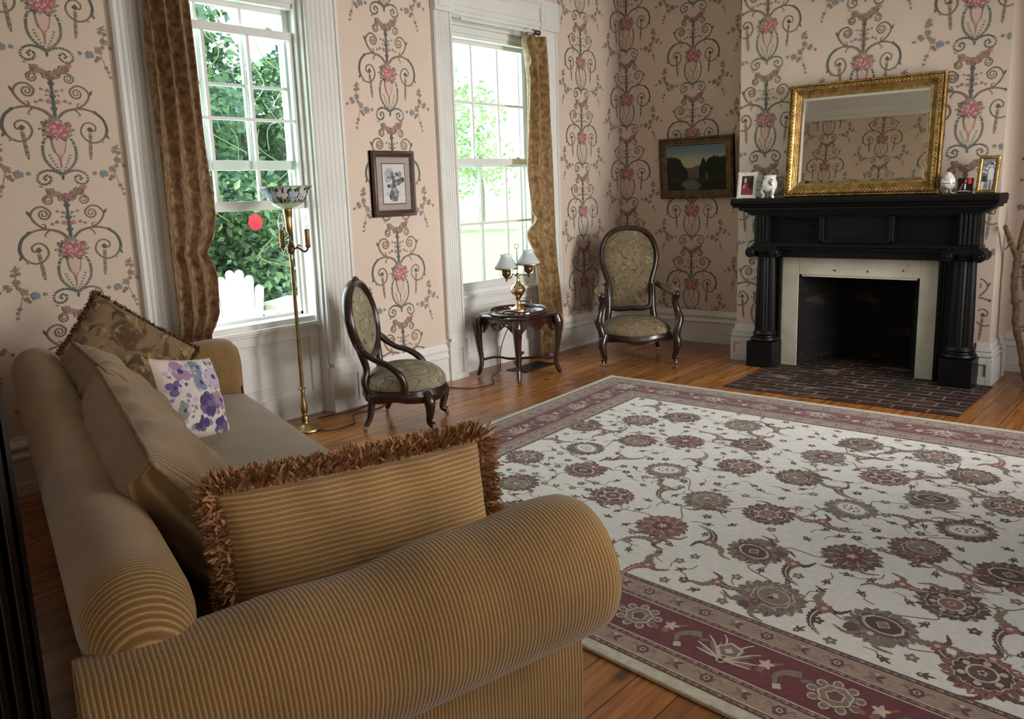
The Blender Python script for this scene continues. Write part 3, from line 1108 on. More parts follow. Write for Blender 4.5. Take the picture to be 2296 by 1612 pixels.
def sofa_arm(xc, sgn, zf, zr, R, yr, yf):
    """sgn=+1: outside is +x. Section: inner face up from the seat, over the roll, down to the outer panel."""
    prof = []          # (dx outward, dz)
    prof.append((-R * 0.98, -0.32))
    prof.append((-R * 1.0, -0.15))
    for k in range(0, 27):
        a = PI - k / 26 * (PI + 1.15)
        prof.append((R * math.cos(a) * (1.0 if math.cos(a) < 0 else 1.03), R * math.sin(a)))
    prof.append((R * 0.18, -R * 1.08))
    mb = MB()
    ny = 46
    arc = [0.0]
    for a, b in zip(prof, prof[1:]):
        arc.append(arc[-1] + math.hypot(a[0] - b[0], a[1] - b[1]))

    def fn(u, v):
        y = lerp(yr, yf, u)
        e = (yf - y) / 0.055
        k = 1.0 if e >= 1 else math.sqrt(max(0.0, 1 - (1 - max(e, 0)) ** 2)) * 0.30 + 0.70
        if u >= 0.9999:
            k = 0.70
        i = v * (len(prof) - 1)
        i0 = min(int(i), len(prof) - 2)
        t = i - i0
        dx = lerp(prof[i0][0], prof[i0 + 1][0], t)
        dz = lerp(prof[i0][1], prof[i0 + 1][1], t)
        zc = lerp(zr, zf, u)
        dent = 0.006 * math.sin(9 * u + 2 * v) + 0.004 * math.sin(23 * u)
        if dz > -R * 1.2:
            return (xc + sgn * dx * k, y, zc + dz * k + dent * (dz > 0))
        return (xc + sgn * dx * lerp(k, 1, 0.6), y, zc + dz)

    nv = len(prof)
    mb.grid(fn, ny, nv, uvfn=lambda u, v: (u * (yf - yr), v * arc[-1]))
    o = mb.build('arm', M_SOFA, sofa, smooth=180)
    # flat rounded front of the roll and the panel below it
    mb = MB()
    ring = []
    for k in range(27):
        a = PI - k / 26 * 2 * PI
        ring.append((xc + sgn * R * 0.72 * math.cos(a), yf, zf + R * 0.72 * math.sin(a)))
    cen = (xc, yf + 0.010, zf)
    mb._add(ring + [cen], [(i, i + 1, 27) for i in range(26)], 0)
    for f in range(len(mb.f)):
        mb.uv[f] = [(mb.v[i][0], mb.v[i][2]) for i in mb.f[f]]
    mb.build('roll_front', M_SOFA, o, smooth=180)
    # outer panel: slightly flaring upholstered side
    mb = MB()
    xo = xc - sgn * 0.008

    def fp(u, v):
        y = lerp(yr + 0.02, yf - 0.015, u)
        z = lerp(0.055, zf - R * 0.75, v)
        return (xo + sgn * (0.0 + 0.006 * math.sin(PI * v)), y, z)

    mb.grid(fp, 24, 8, uvfn=lambda u, v: (u * (yf - yr), v * 0.45))
    mb.grid(lambda u, v: (lerp(xo, xc - sgn * R, u), yf - 0.015 + 0.004 * math.sin(PI * u), lerp(0.055, zf - R * 0.6, v)), 8, 8, uvfn=lambda u, v: (u * 0.15, v * 0.45))
    mb.grid(lambda u, v: (lerp(xo, xc - sgn * R, u), yr + 0.02, lerp(0.055, zr - R * 0.6, v)), 8, 8, uvfn=lambda u, v: (u * 0.15, v * 0.45))
    mb.build('side_panel', M_SOFA, sofa, smooth=60)
    return o


sofa_arm(1.555, 1, 0.605, 0.522, 0.162, -0.52, 0.55)
sofa_arm(-1.60, -1, 0.575, 0.555, 0.150, -0.45, 0.55)

# rolled back
mb = MB()
R = 0.103
prof = [(0.075, -0.40), (0.085, -0.2), (0.095, -0.05)]
for k in range(0, 27):
    a = k / 26 * (PI + 0.9)
    prof.append((R * math.cos(a), R * math.sin(a)))
prof += [(-0.055, -R * 1.05), (-0.055, -0.62)]
arc = [0.0]
for a, b in zip(prof, prof[1:]):
    arc.append(arc[-1] + math.hypot(a[0] - b[0], a[1] - b[1]))
XA, XB = -1.33, 1.60


def back_fn(u, v):
    x = lerp(XA, XB, u)
    i = min(int(round(v * (len(prof) - 1))), len(prof) - 1)
    dy, dz = prof[i]
    e = (x - XA) / 0.07
    k = 1.0 if e >= 1 else 0.55 + 0.45 * math.sqrt(max(0, 1 - (1 - max(e, 0)) ** 2))
    e2 = (XB - x) / 0.17
    drop = 0.0 if e2 >= 1 else 0.085 * (1 - e2) ** 2
    if e2 < 1:
        k = max(0.12, math.sqrt(max(0.0, 1 - (1 - e2) ** 2.2)))
    kk = k if dz > -0.2 else 1.0
    return (x, -0.405 + dy * kk, 0.728 - 0.03 * u * u + dz * kk - drop + (0.006 * math.sin(7 * u + 1) if dz > 0 else 0))


mb.grid(back_fn, 70, len(prof), uvfn=lambda u, v: (u * (XB - XA), arc[int(round(v * (len(prof) - 1)))]))
bk = mb.build('backrest', M_SOFA, sofa, smooth=180)
mb = MB()
ring = [(XA, -0.405 + R * 0.55 * math.cos(k / 20 * 2 * PI), 0.728 + R * 0.55 * math.sin(k / 20 * 2 * PI)) for k in range(20)]
mb._add(ring + [(XA - 0.012, -0.405, 0.728)], [(i, (i + 1) % 20, 20) for i in range(20)], 0)
for f in range(len(mb.f)):
    mb.uv[f] = [(mb.v[i][1], mb.v[i][2]) for i in mb.f[f]]
mb.build('roll_end', M_SOFA, bk, smooth=180)


# seat cushion and the frame below
def puff(mb, x0, x1, y0, y1, z0, z1, r, nx=30, ny=20, crown=0.02, uvs=1.0):
    """Rounded slab with a crowned top."""
    def sec(t, a, b):
        return a + (b - a) * t

    def fn(u, v):
        # v runs round the slab section in y-z, u along x
        e = min((u) * (x1 - x0), (1 - u) * (x1 - x0)) / r
        k = 1.0 if e >= 1 else math.sqrt(max(0, 1 - (1 - e) ** 2))
        hz = (z1 - z0) / 2
        zc = (z0 + z1) / 2
        a = v * 2 * PI
        ca, sa = math.cos(a), math.sin(a)
        p = 0.28
        dy = math.copysign(abs(ca) ** p, ca)
        dz = math.copysign(abs(sa) ** p, sa)
        y = (y0 + y1) / 2 + dy * (y1 - y0) / 2 * (0.96 + 0.04 * k)
        z = zc + dz * hz * (0.25 + 0.75 * k)
        if dz > 0:
            z += crown * (1 - dy * dy) * k
        return (lerp(x0, x1, u), y, z)

    mb.grid(fn, nx, 48, closev=True, uvfn=lambda u, v: (u * (x1 - x0) * uvs, v * 1.6))


mb = MB()
puff(mb, -1.455, 1.40, -0.32, 0.55, 0.30, 0.462, 0.05, nx=60)
mb.build('seat_cushion', M_SOFA_FINE, sofa, smooth=180)
mb = MB()
mb.grid(lambda u, v: (lerp(-1.46, 1.41, u), 0.530 + 0.004 * math.sin(PI * v), lerp(0.055, 0.31, v)), 40, 6, uvfn=lambda u, v: (u * 2.87, v * 0.25))
mb.box((-1.46, -0.42, 0.08), (1.41, 0.525, 0.30))
mb.build('front_rail', M_SOFA, sofa, smooth=40)
for (x, y) in ((-1.56, 0.48), (1.50, 0.48), (-1.50, -0.40), (1.45, -0.42)):
    mb = MB()
    mb.lathe([(0.022, 0), (0.030, 0.02), (0.026, 0.06)], 12, (x, y, 0))
    mb.build('foot', mat('sofa_foot_wood', (0.04, 0.02, 0.012), rough=0.4), sofa, smooth=50)


# ------------------------------------------------------------------ cushions
def frame_matrix(center, normal, up):
    n = Vector(normal).normalized()
    up = Vector(up)
    x = up.cross(n).normalized()
    y = n.cross(x)
    return Matrix(((x.x, y.x, n.x, center[0]), (x.y, y.y, n.y, center[1]), (x.z, y.z, n.z, center[2]), (0, 0, 0, 1)))


def S2W(p):
    return S_O + SU * p[0] + SV * p[1] + Vector((0, 0, p[2]))


def S2D(d):
    return SU * d[0] + SV * d[1] + Vector((0, 0, d[2]))


def pillow_point(w, h, t, a, b, side, rng_ph, wr=0.010, ear=0.05, bend=0.0, back=1.0):
    """a,b in -1..1."""
    pin = 1 - ear * (1 - abs(b) ** 2.2) * 0.9
    pin2 = 1 - ear * (1 - abs(a) ** 2.2) * 0.9
    x = a * w / 2 * (pin if True else 1)
    y = b * h / 2 * pin2
    d = max(0.0, (1 - abs(a) ** 2.6)) ** 0.5 * max(0.0, (1 - abs(b) ** 2.6)) ** 0.5
    z = side * t / 2 * (d if side > 0 or back == 1.0 else back * d ** 0.45)
    z += side * wr * d * (math.sin(7 * a + 3 * b + rng_ph) + 0.7 * math.sin(11 * b - 4 * a + 2 * rng_ph)) * 0.5
    z += side * wr * 0.9 * (abs(b) ** 3) * math.sin(16 * a + rng_ph) * d ** 0.5
    z += bend * (a * a - 0.5) * w
    return Vector((x, y, z))


def pillow(name, label, w, h, t, M, m, group=None, cords='y', wr=0.010, ear=0.05, bend=0.0, ph=0.3, welt=None, uvrot=0.0, mat2=None, back=1.0):
    root_loc = M.translation.copy()
    o = bpy.data.objects.new(name, None)
    mb = MB()
    n = 34
    for side in (1, -1):
        def fn(u, v, s=side):
            return pillow_point(w, h, t, 2 * u - 1, 2 * v - 1, s, ph, wr, ear, bend, back)
        if cords == 'y':
            uvf = lambda u, v: (u * w, v * h)
        else:
            uvf = lambda u, v: (v * h, u * w)
        mb.grid(fn, n, n, uvfn=uvf, mi=0 if side == 1 or mat2 is None else 1)
    bpy.data.objects.remove(o)
    ob = mb.build(name, [m] if mat2 is None else [m, mat2], None, smooth=180)
    ob.matrix_world = M
    tag(ob, label, 'pillow', group)
    if welt is not None:
        wmb = MB()
        pts = []
        for k in range(120):
            q = k / 120 * 4
            i = int(q)
            f = q - i
            a, b = ((-1 + 2 * f, -1), (1, -1 + 2 * f), (1 - 2 * f, 1), (-1, 1 - 2 * f))[i]
            pts.append(pillow_point(w, h, t, a, b, 1, ph, wr, ear, bend))
        wmb.tube(pts, 0.0075, 8, closed=True)
        wmb.build('welt', welt, ob, smooth=180)
    return ob


def fringe(ob, w, h, t, m, ph=0.3, wr=0.01, ear=0.05, bend=0.0, length=0.055, count=1500, seed=1, edges=(0, 1, 2, 3), wid=0.0028, spread=0.9):
    rng = random.Random(seed)
    mb = MB()
    for k in range(count):
        i = rng.choice(edges)
        f = rng.random()
        a, b = ((-1 + 2 * f, -1), (1, -1 + 2 * f), (1 - 2 * f, 1), (-1, 1 - 2 * f))[i]
        out = Vector(((0, -1), (1, 0), (0, 1), (-1, 0))[i]).to_3d()
        p = pillow_point(w, h, t, a, b, 1, ph, wr, ear, bend) + Vector((0, 0, rng.uniform(-0.016, 0.016)))
        al = Vector((out.y, -out.x, 0))
        d = out + Vector((0, 0, rng.gauss(0, spread * 0.75))) + al * rng.gauss(0, 0.40)
        d.normalize()
        side = d.cross(Vector((rng.uniform(-1, 1), rng.uniform(-1, 1), rng.uniform(-1, 1)))).normalized() * wid
        L = length * rng.uniform(0.6, 1.1)
        cur = d
        q = p - d * 0.008
        prevl, prevr = q - side, q + side
        for s in range(3):
            cur = (cur + Vector((0, 0, rng.gauss(0, 0.28))) + al * rng.gauss(0, 0.22)).normalized()
            q2 = q + cur * L / 3
            wv = side * (1.1 if s < 2 else 0.7)
            nl, nr = q2 - wv, q2 + wv
            mb.quad(prevl, prevr, nr, nl)
            prevl, prevr, q = nl, nr, q2
    f = mb.build('fringe', m, ob)
    f['kind'] = 'stuff'
    return f


def floral_mat(name, ground, blots, scale, seed=0.0, rough=0.85, sheen=0.1):
    """Blurry printed flowers: blots = [(scale, threshold, colour)]."""
    m, nt, out = nodes_of(name)
    p = nt.nodes.new('ShaderNodeBsdfPrincipled')
    p.inputs['Roughness'].default_value = rough
    p.inputs['Specular IOR Level'].default_value = 0.15
    p.inputs['Sheen Weight'].default_value = sheen
    nt.links.new(p.outputs[0], out.inputs[0])
    tc = nt.nodes.new('ShaderNodeTexCoord')
    col = ground
    for k, (sc, th, c, soft) in enumerate(blots):
        mp = nt.nodes.new('ShaderNodeMapping')
        mp.inputs['Location'].default_value = (seed + 3.7 * k, seed * 1.3 - 2.1 * k, 0.5 * k)
        nt.links.new(tc.outputs['Object'], mp.inputs[0])
        n = N(nt, 'ShaderNodeTexNoise', i_Scale=sc * scale, i_Detail=3.0, i_Roughness=0.55)
        n.inputs['Distortion'].default_value = 1.2
        nt.links.new(mp.outputs[0], n.inputs['Vector'])
        r = ramp(nt, [(th, (0, 0, 0)), (th + soft, (1, 1, 1))])
        nt.links.new(n.outputs['Fac'], r.inputs[0])
        col = mix_rgb(nt, r.outputs[0], col, c)
    nt.links.new(col, p.inputs['Base Color'])
    nb = N(nt, 'ShaderNodeTexNoise', i_Scale=300.0)
    nt.links.new(tc.outputs['Object'], nb.inputs['Vector'])
    b = N(nt, 'ShaderNodeBump', i_Strength=0.15, i_Distance=0.003)
    nt.links.new(nb.outputs['Fac'], b.inputs['Height'])
    nt.links.new(b.outputs[0], p.inputs['Normal'])
    return m


M_TAPES = floral_mat('brown_floral_tapestry', (0.20, 0.135, 0.07), [(6, 0.50, (0.10, 0.062, 0.032), 0.08), (9, 0.56, (0.30, 0.215, 0.115), 0.06), (7, 0.60, (0.055, 0.048, 0.042), 0.05), (12, 0.62, (0.16, 0.085, 0.05), 0.05)], 1.6, 2.0)
M_VIOLET = mat('white_linen_print_ground', (0.70, 0.64, 0.60), rough=0.85, spec=0.15, c2=(0.60, 0.52, 0.47), nscale=7)

# A: caramel pillow with a thick fringe, leaning on the near arm
wA, hA, tA = 0.70, 0.38, 0.17
MA = frame_matrix(S2W((1.20, 0.155, 0.628)), S2D((0.97, 0.03, 0.22)), S2D((-0.22, 0.0, 1)))
pA = pillow('fringed_pillow', 'caramel ribbed pillow with thick rust fringe leaning on the near sofa arm', wA, hA, tA, MA, M_PILLOW, cords='x', wr=0.012, ear=0.05, ph=0.9)
fringe(pA, wA, hA, tA, M_FRINGE, ph=0.9, wr=0.012, length=0.060, count=5200, seed=4, edges=(1, 2, 2, 2, 3), spread=1.2, wid=0.0033)

# B: two pale ribbed cushions along the back
MB2 = frame_matrix(S2W((0.50, -0.130, 0.690)), S2D((0.03, 0.80, 0.60)), S2D((0, -0.60, 0.80)))
pillow('back_cushion', 'pale ribbed back cushion nearest the camera with a corded edge', 1.18, 0.52, 0.15, MB2, M_CUSH, back=2.4, group='ribbed back cushions', cords='y', wr=0.016, ear=0.05, ph=2.2, welt=M_WELT)
MB1 = frame_matrix(S2W((-0.56, -0.105, 0.680)), S2D((-0.03, 0.80, 0.60)), S2D((0, -0.60, 0.80)))
pillow('back_cushion', 'pale ribbed back cushion farther along, between its twin and the dark floral pillow', 0.92, 0.52, 0.15, MB1, M_CUSH, back=2.0, group='ribbed back cushions', cords='y', wr=0.016, ear=0.05, ph=4.0, welt=M_WELT)

# C: dark floral pillow with a short fringe, tipped on its corner against the far arm
a = math.radians(-39)
upC = Vector((0, -math.sin(a), math.cos(a)))
upC = S2D((-0.15, 0.63, 0.78))
MC = frame_matrix(S2W((-1.33, -0.03, 0.725)), S2D((0.97, 0.0, 0.20)), upC)
wC, hC, tC = 0.40, 0.54, 0.15
pC = pillow('floral_tapestry_pillow', 'dark brown floral pillow with short fringe propped against the far sofa arm', hC, wC, tC, frame_matrix(S2W((-1.33, -0.02, 0.735)), S2D((0.96, 0.12, 0.24)), S2D((-0.18, 0.60, 0.78))), M_TAPES, wr=0.012, ph=1.1)
fringe(pC, hC, wC, tC, M_FRINGE_D, ph=1.1, wr=0.012, length=0.026, count=2600, seed=8, wid=0.0022, spread=1.2)

# D: white pillow printed with violet flowers: petals lie in its own mesh
def printed_pillow(name, label, w, h, t, M, seed, ph):
    ob = pillow(name, label, w, h, t, M, M_VIOLET, wr=0.010, ear=0.06, ph=ph)
    rng = random.Random(seed)
    pals = [flat_mat('print_deep_violet_%d' % seed, (0.085, 0.06, 0.165)), flat_mat('print_mauve_%d' % seed, (0.36, 0.22, 0.34)), flat_mat('print_slate_blue_%d' % seed, (0.20, 0.24, 0.36)),
            flat_mat('print_lilac_%d' % seed, (0.50, 0.42, 0.56)), flat_mat('print_grey_green_%d' % seed, (0.24, 0.26, 0.23)), flat_mat('print_violet_%d' % seed, (0.16, 0.115, 0.25))]
    mb = MB()

    def put(a, b, r, mi, lay, n=9, jag=0.18):
        pts = []
        for k in range(n):
            g = 2 * PI * k / n
            rr = r * (1 + jag * rng.uniform(-1, 1))
            x, y = a + rr * math.cos(g) * 2 / w, b + rr * math.sin(g) * 2 / h
            if abs(x) > 0.985 or abs(y) > 0.985:
                return
            q = pillow_point(w, h, t, x, y, 1, ph, 0.010, 0.06, 0)
            pts.append(q + Vector((0, 0, 0.0012 + 0.0004 * lay)))
        c = pillow_point(w, h, t, a, b, 1, ph, 0.010, 0.06, 0) + Vector((0, 0, 0.0014 + 0.0004 * lay))
        mb._add(pts + [c], [(k, (k + 1) % n, n) for k in range(n)], mi)

    blooms = [(0.15, -0.25, 0.062, 0), (-0.45, 0.62, 0.055, 1), (0.55, -0.78, 0.05, 0), (-0.1, -0.82, 0.05, 0), (0.62, 0.45, 0.055, 3), (0.05, 0.30, 0.042, 2), (0.7, -0.15, 0.05, 1), (-0.65, -0.35, 0.035, 4), (0.15, 0.72, 0.045, 2), (-0.75, 0.2, 0.04, 5)]
    for (a, b, R_, mi) in blooms:
        R_ *= 0.85
        for k in range(7):
            g = 2 * PI * k / 7 + rng.random()
            put(a + 0.62 * R_ * math.cos(g) * 2 / w, b + 0.62 * R_ * math.sin(g) * 2 / h, R_ * 0.48, mi if k % 3 else (5 if mi == 0 else 3), k % 3)
        put(a, b, R_ * 0.30, 0 if mi != 0 else 5, 4)
        for k in range(6):
            g = rng.random() * 6.28
            put(a + 1.5 * R_ * math.cos(g) * 2 / w, b + 1.5 * R_ * math.sin(g) * 2 / h, R_ * 0.26, rng.choice((2, 4, 3)), 0, 7, 0.4)
    for k in range(26):
        put(rng.uniform(-.9, .9), rng.uniform(-.9, .9), rng.uniform(0.008, 0.016), rng.choice((2, 3, 4, 0)), 0, 7, 0.4)
    mb.build('print_pattern', pals, ob)['kind'] = 'stuff'
    return ob


MD = frame_matrix(S2W((-0.62, 0.115, 0.640)), S2D((0.72, 0.62, 0.35)), S2D((-0.42, -0.08, 1)))
printed_pillow('printed_pillow', 'white pillow printed with violet and blue flowers on the sofa seat', 0.36, 0.36, 0.13, MD, 5, 0.4)
ME = frame_matrix(S2W((1.04, -0.03, 0.62)), S2D((0.95, 0.2, 0.2)), S2D((-0.2, -0.1, 1)))
printed_pillow('printed_pillow', 'small violet-printed pillow tucked behind the rust-fringed pillow, only a corner showing', 0.27, 0.30, 0.08, ME, 6, 1.4)

# ------------------------------------------------------------------ rug
def rug_mat(name, c, var=0.14):
    return mat(name, c, rough=0.95, spec=0.1, var=var, nscale=45, bump=0.35, bscale=420, sheen=0.15)


M_RUG = [rug_mat('rug_ivory', (0.62, 0.59, 0.555), 0.05), rug_mat('rug_brown', (0.105, 0.052, 0.046)), rug_mat('rug_taupe', (0.185, 0.140, 0.105)),
         rug_mat('rug_burgundy', (0.125, 0.026, 0.034)), rug_mat('rug_pale_line', (0.47, 0.37, 0.31)), rug_mat('rug_dusty_red', (0.22, 0.095, 0.082)),
         rug_mat('rug_dark', (0.060, 0.036, 0.034)), rug_mat('rug_beige_edge', (0.46, 0.42, 0.33)), rug_mat('rug_guard', (0.285, 0.20, 0.155)), rug_mat('rug_grey', (0.165, 0.130, 0.118))]
R_IV, R_BR, R_TA, R_BU, R_PL, R_DR, R_DK, R_BE, R_GU, R_GY = range(10)
LX, LY = 4.10, 3.36
RC = ((1.03, -1.11), (5.22, -1.18), (5.22, -4.77), (1.25, -4.31))


def RW(s, t, lay=0):
    u, v = s / LX, t / LY
    x = (1 - v) * ((1 - u) * RC[0][0] + u * RC[1][0]) + v * ((1 - u) * RC[3][0] + u * RC[2][0])
    y = (1 - v) * ((1 - u) * RC[0][1] + u * RC[1][1]) + v * ((1 - u) * RC[3][1] + u * RC[2][1])
    return (x, y, 0.0125 + 0.00035 * lay)


def RINV(x, y):
    s, t = (x - 1.1) , (-1.12 - y)
    for _ in range(12):
        p = RW(s, t)
        s += (x - p[0])
        t -= (y - p[1])
    return s, t


rug = MB()
bot = [(*RW(a, b)[:2], 0.001) for a, b in ((0, 0), (LX, 0), (LX, LY), (0, LY))]
top = [(*RW(a, b)[:2], 0.0125) for a, b in ((0, 0), (LX, 0), (LX, LY), (0, LY))]
rug._add(bot + top, [(0, 1, 2, 3), (7, 6, 5, 4), (0, 4, 5, 1), (1, 5, 6, 2), (2, 6, 7, 3), (3, 7, 4, 0)], R_BE)
rug.tube([(*RW(a, b)[:2], 0.0075) for a, b in ((0, 0), (LX, 0), (LX, LY), (0, LY))], 0.0075, 8, R_BE, closed=True)


def r_rect(o0, o1, mi, lay):
    """Band between offsets o0 and o1 from the rug's edge."""
    A = [(o0, o0), (LX - o0, o0), (LX - o0, LY - o0), (o0, LY - o0)]
    B = [(o1, o1), (LX - o1, o1), (LX - o1, LY - o1), (o1, LY - o1)]
    for i in range(4):
        j = (i + 1) % 4
        for k in range(12):
            p = [(lerp(A[i][0], A[j][0], k / 12), lerp(A[i][1], A[j][1], k / 12)), (lerp(A[i][0], A[j][0], (k + 1) / 12), lerp(A[i][1], A[j][1], (k + 1) / 12)),
                 (lerp(B[i][0], B[j][0], (k + 1) / 12), lerp(B[i][1], B[j][1], (k + 1) / 12)), (lerp(B[i][0], B[j][0], k / 12), lerp(B[i][1], B[j][1], k / 12))]
            rug.poly([RW(*q, lay) for q in p], mi)


for (a, b, mi, lay) in ((0.045, 0.165, R_GU, 1), (0.045, 0.066, R_BR, 2), (0.066, 0.072, R_PL, 3), (0.142, 0.160, R_BR, 2), (0.160, 0.166, R_PL, 3), (0.166, 0.372, R_BU, 1),
                        (0.372, 0.378, R_PL, 3), (0.378, 0.398, R_BR, 2), (0.398, 0.402, R_PL, 3), (0.398, 0.505, R_GU, 1), (0.478, 0.505, R_BR, 2), (0.474, 0.478, R_PL, 3)):
    r_rect(a, b, mi, lay)
F = 0.505
nx = 14
for i in range(nx):
    for j in range(nx):
        a0, a1 = lerp(F, LX - F, i / nx), lerp(F, LX - F, (i + 1) / nx)
        b0, b1 = lerp(F, LY - F, j / nx), lerp(F, LY - F, (j + 1) / nx)
        rug.poly([RW(a0, b0, 1), RW(a1, b0, 1), RW(a1, b1, 1), RW(a0, b1, 1)], R_IV)
rr = random.Random(12)
_rp = rug.poly
_rc = [0]


def _lifted(pts, mi=0):
    # every tuft of the pattern sits at its own tiny height, so no two lie in one plane
    _rc[0] += 1
    e = (_rc[0] % 97) * 3.2e-6
    _rp([(p[0], p[1], p[2] + e) for p in pts], mi)


rug.poly = _lifted


class Loc:
    """2-d drawing on the rug at (s,t), turned by rot."""

    def __init__(self, s, t, rot=0.0, sc=1.0, sx=1.0):
        self.s, self.t, self.c, self.n, self.k, self.sx = s, t, math.cos(rot), math.sin(rot), sc, sx

    def P(self, x, y, lay):
        x *= self.k * self.sx
        y *= self.k
        return RW(self.s + self.c * x - self.n * y, self.t + self.n * x + self.c * y, lay)

    def blob(self, x, y, r, mi, lay, lob=0, amp=0.1, n=None, ex=1.0, ph=0.0):
        n = n or max(10, lob * 4)
        rug.poly([self.P(x + ex * r * (1 + amp * math.cos(lob * 2 * PI * k / n + ph)) * math.cos(2 * PI * k / n), y + r * (1 + amp * math.cos(lob * 2 * PI * k / n + ph)) * math.sin(2 * PI * k / n), lay) for k in range(n)], mi)

    def ring(self, x, y, r, w, mi, lay, lob=0, amp=0.1, ex=1.0, n=None):
        n = n or max(14, lob * 4)
        pts = []
        for k in range(n):
            a = 2 * PI * k / n
            f = 1 + amp * math.cos(lob * a)
            pts.append((math.cos(a) * f, math.sin(a) * f))
        for k in range(n):
            a, b = pts[k], pts[(k + 1) % n]
            rug.poly([self.P(x + ex * r * a[0], y + r * a[1], lay), self.P(x + ex * r * b[0], y + r * b[1], lay), self.P(x + ex * (r - w) * b[0], y + (r - w) * b[1], lay), self.P(x + ex * (r - w) * a[0], y + (r - w) * a[1], lay)], mi)

    def rib(self, pts, w0, w1, mi, lay, n=6, jag=0.0):
        P = smoothpath([(p[0], p[1], 0) for p in pts], n)
        k = len(P)
        L, R = [], []
        for i in range(k):
            t = (P[min(i + 1, k - 1)] - P[max(i - 1, 0)])
            t.normalize()
            f = i / (k - 1)
            w = (lerp(w0, w1, f)) / 2
            wl = w * (1 + (jag if i % 2 else -jag * 0.3))
            L.append((P[i].x - t.y * wl, P[i].y + t.x * wl))
            R.append((P[i].x + t.y * wl, P[i].y - t.x * wl))
        for i in range(k - 1):
            rug.poly([self.P(*q, lay) for q in (L[i], L[i + 1], R[i + 1], R[i])], mi)

    def leafshape(self, x, y, a, ln, wd, mi, lay):
        c, s = math.cos(a), math.sin(a)
        rug.poly([self.P(x + c * p * ln - s * q * wd, y + s * p * ln + c * q * wd, lay) for p, q in ((0, 0), (0.3, 0.5), (0.7, 0.35), (1, 0), (0.7, -0.35), (0.3, -0.5))], mi)


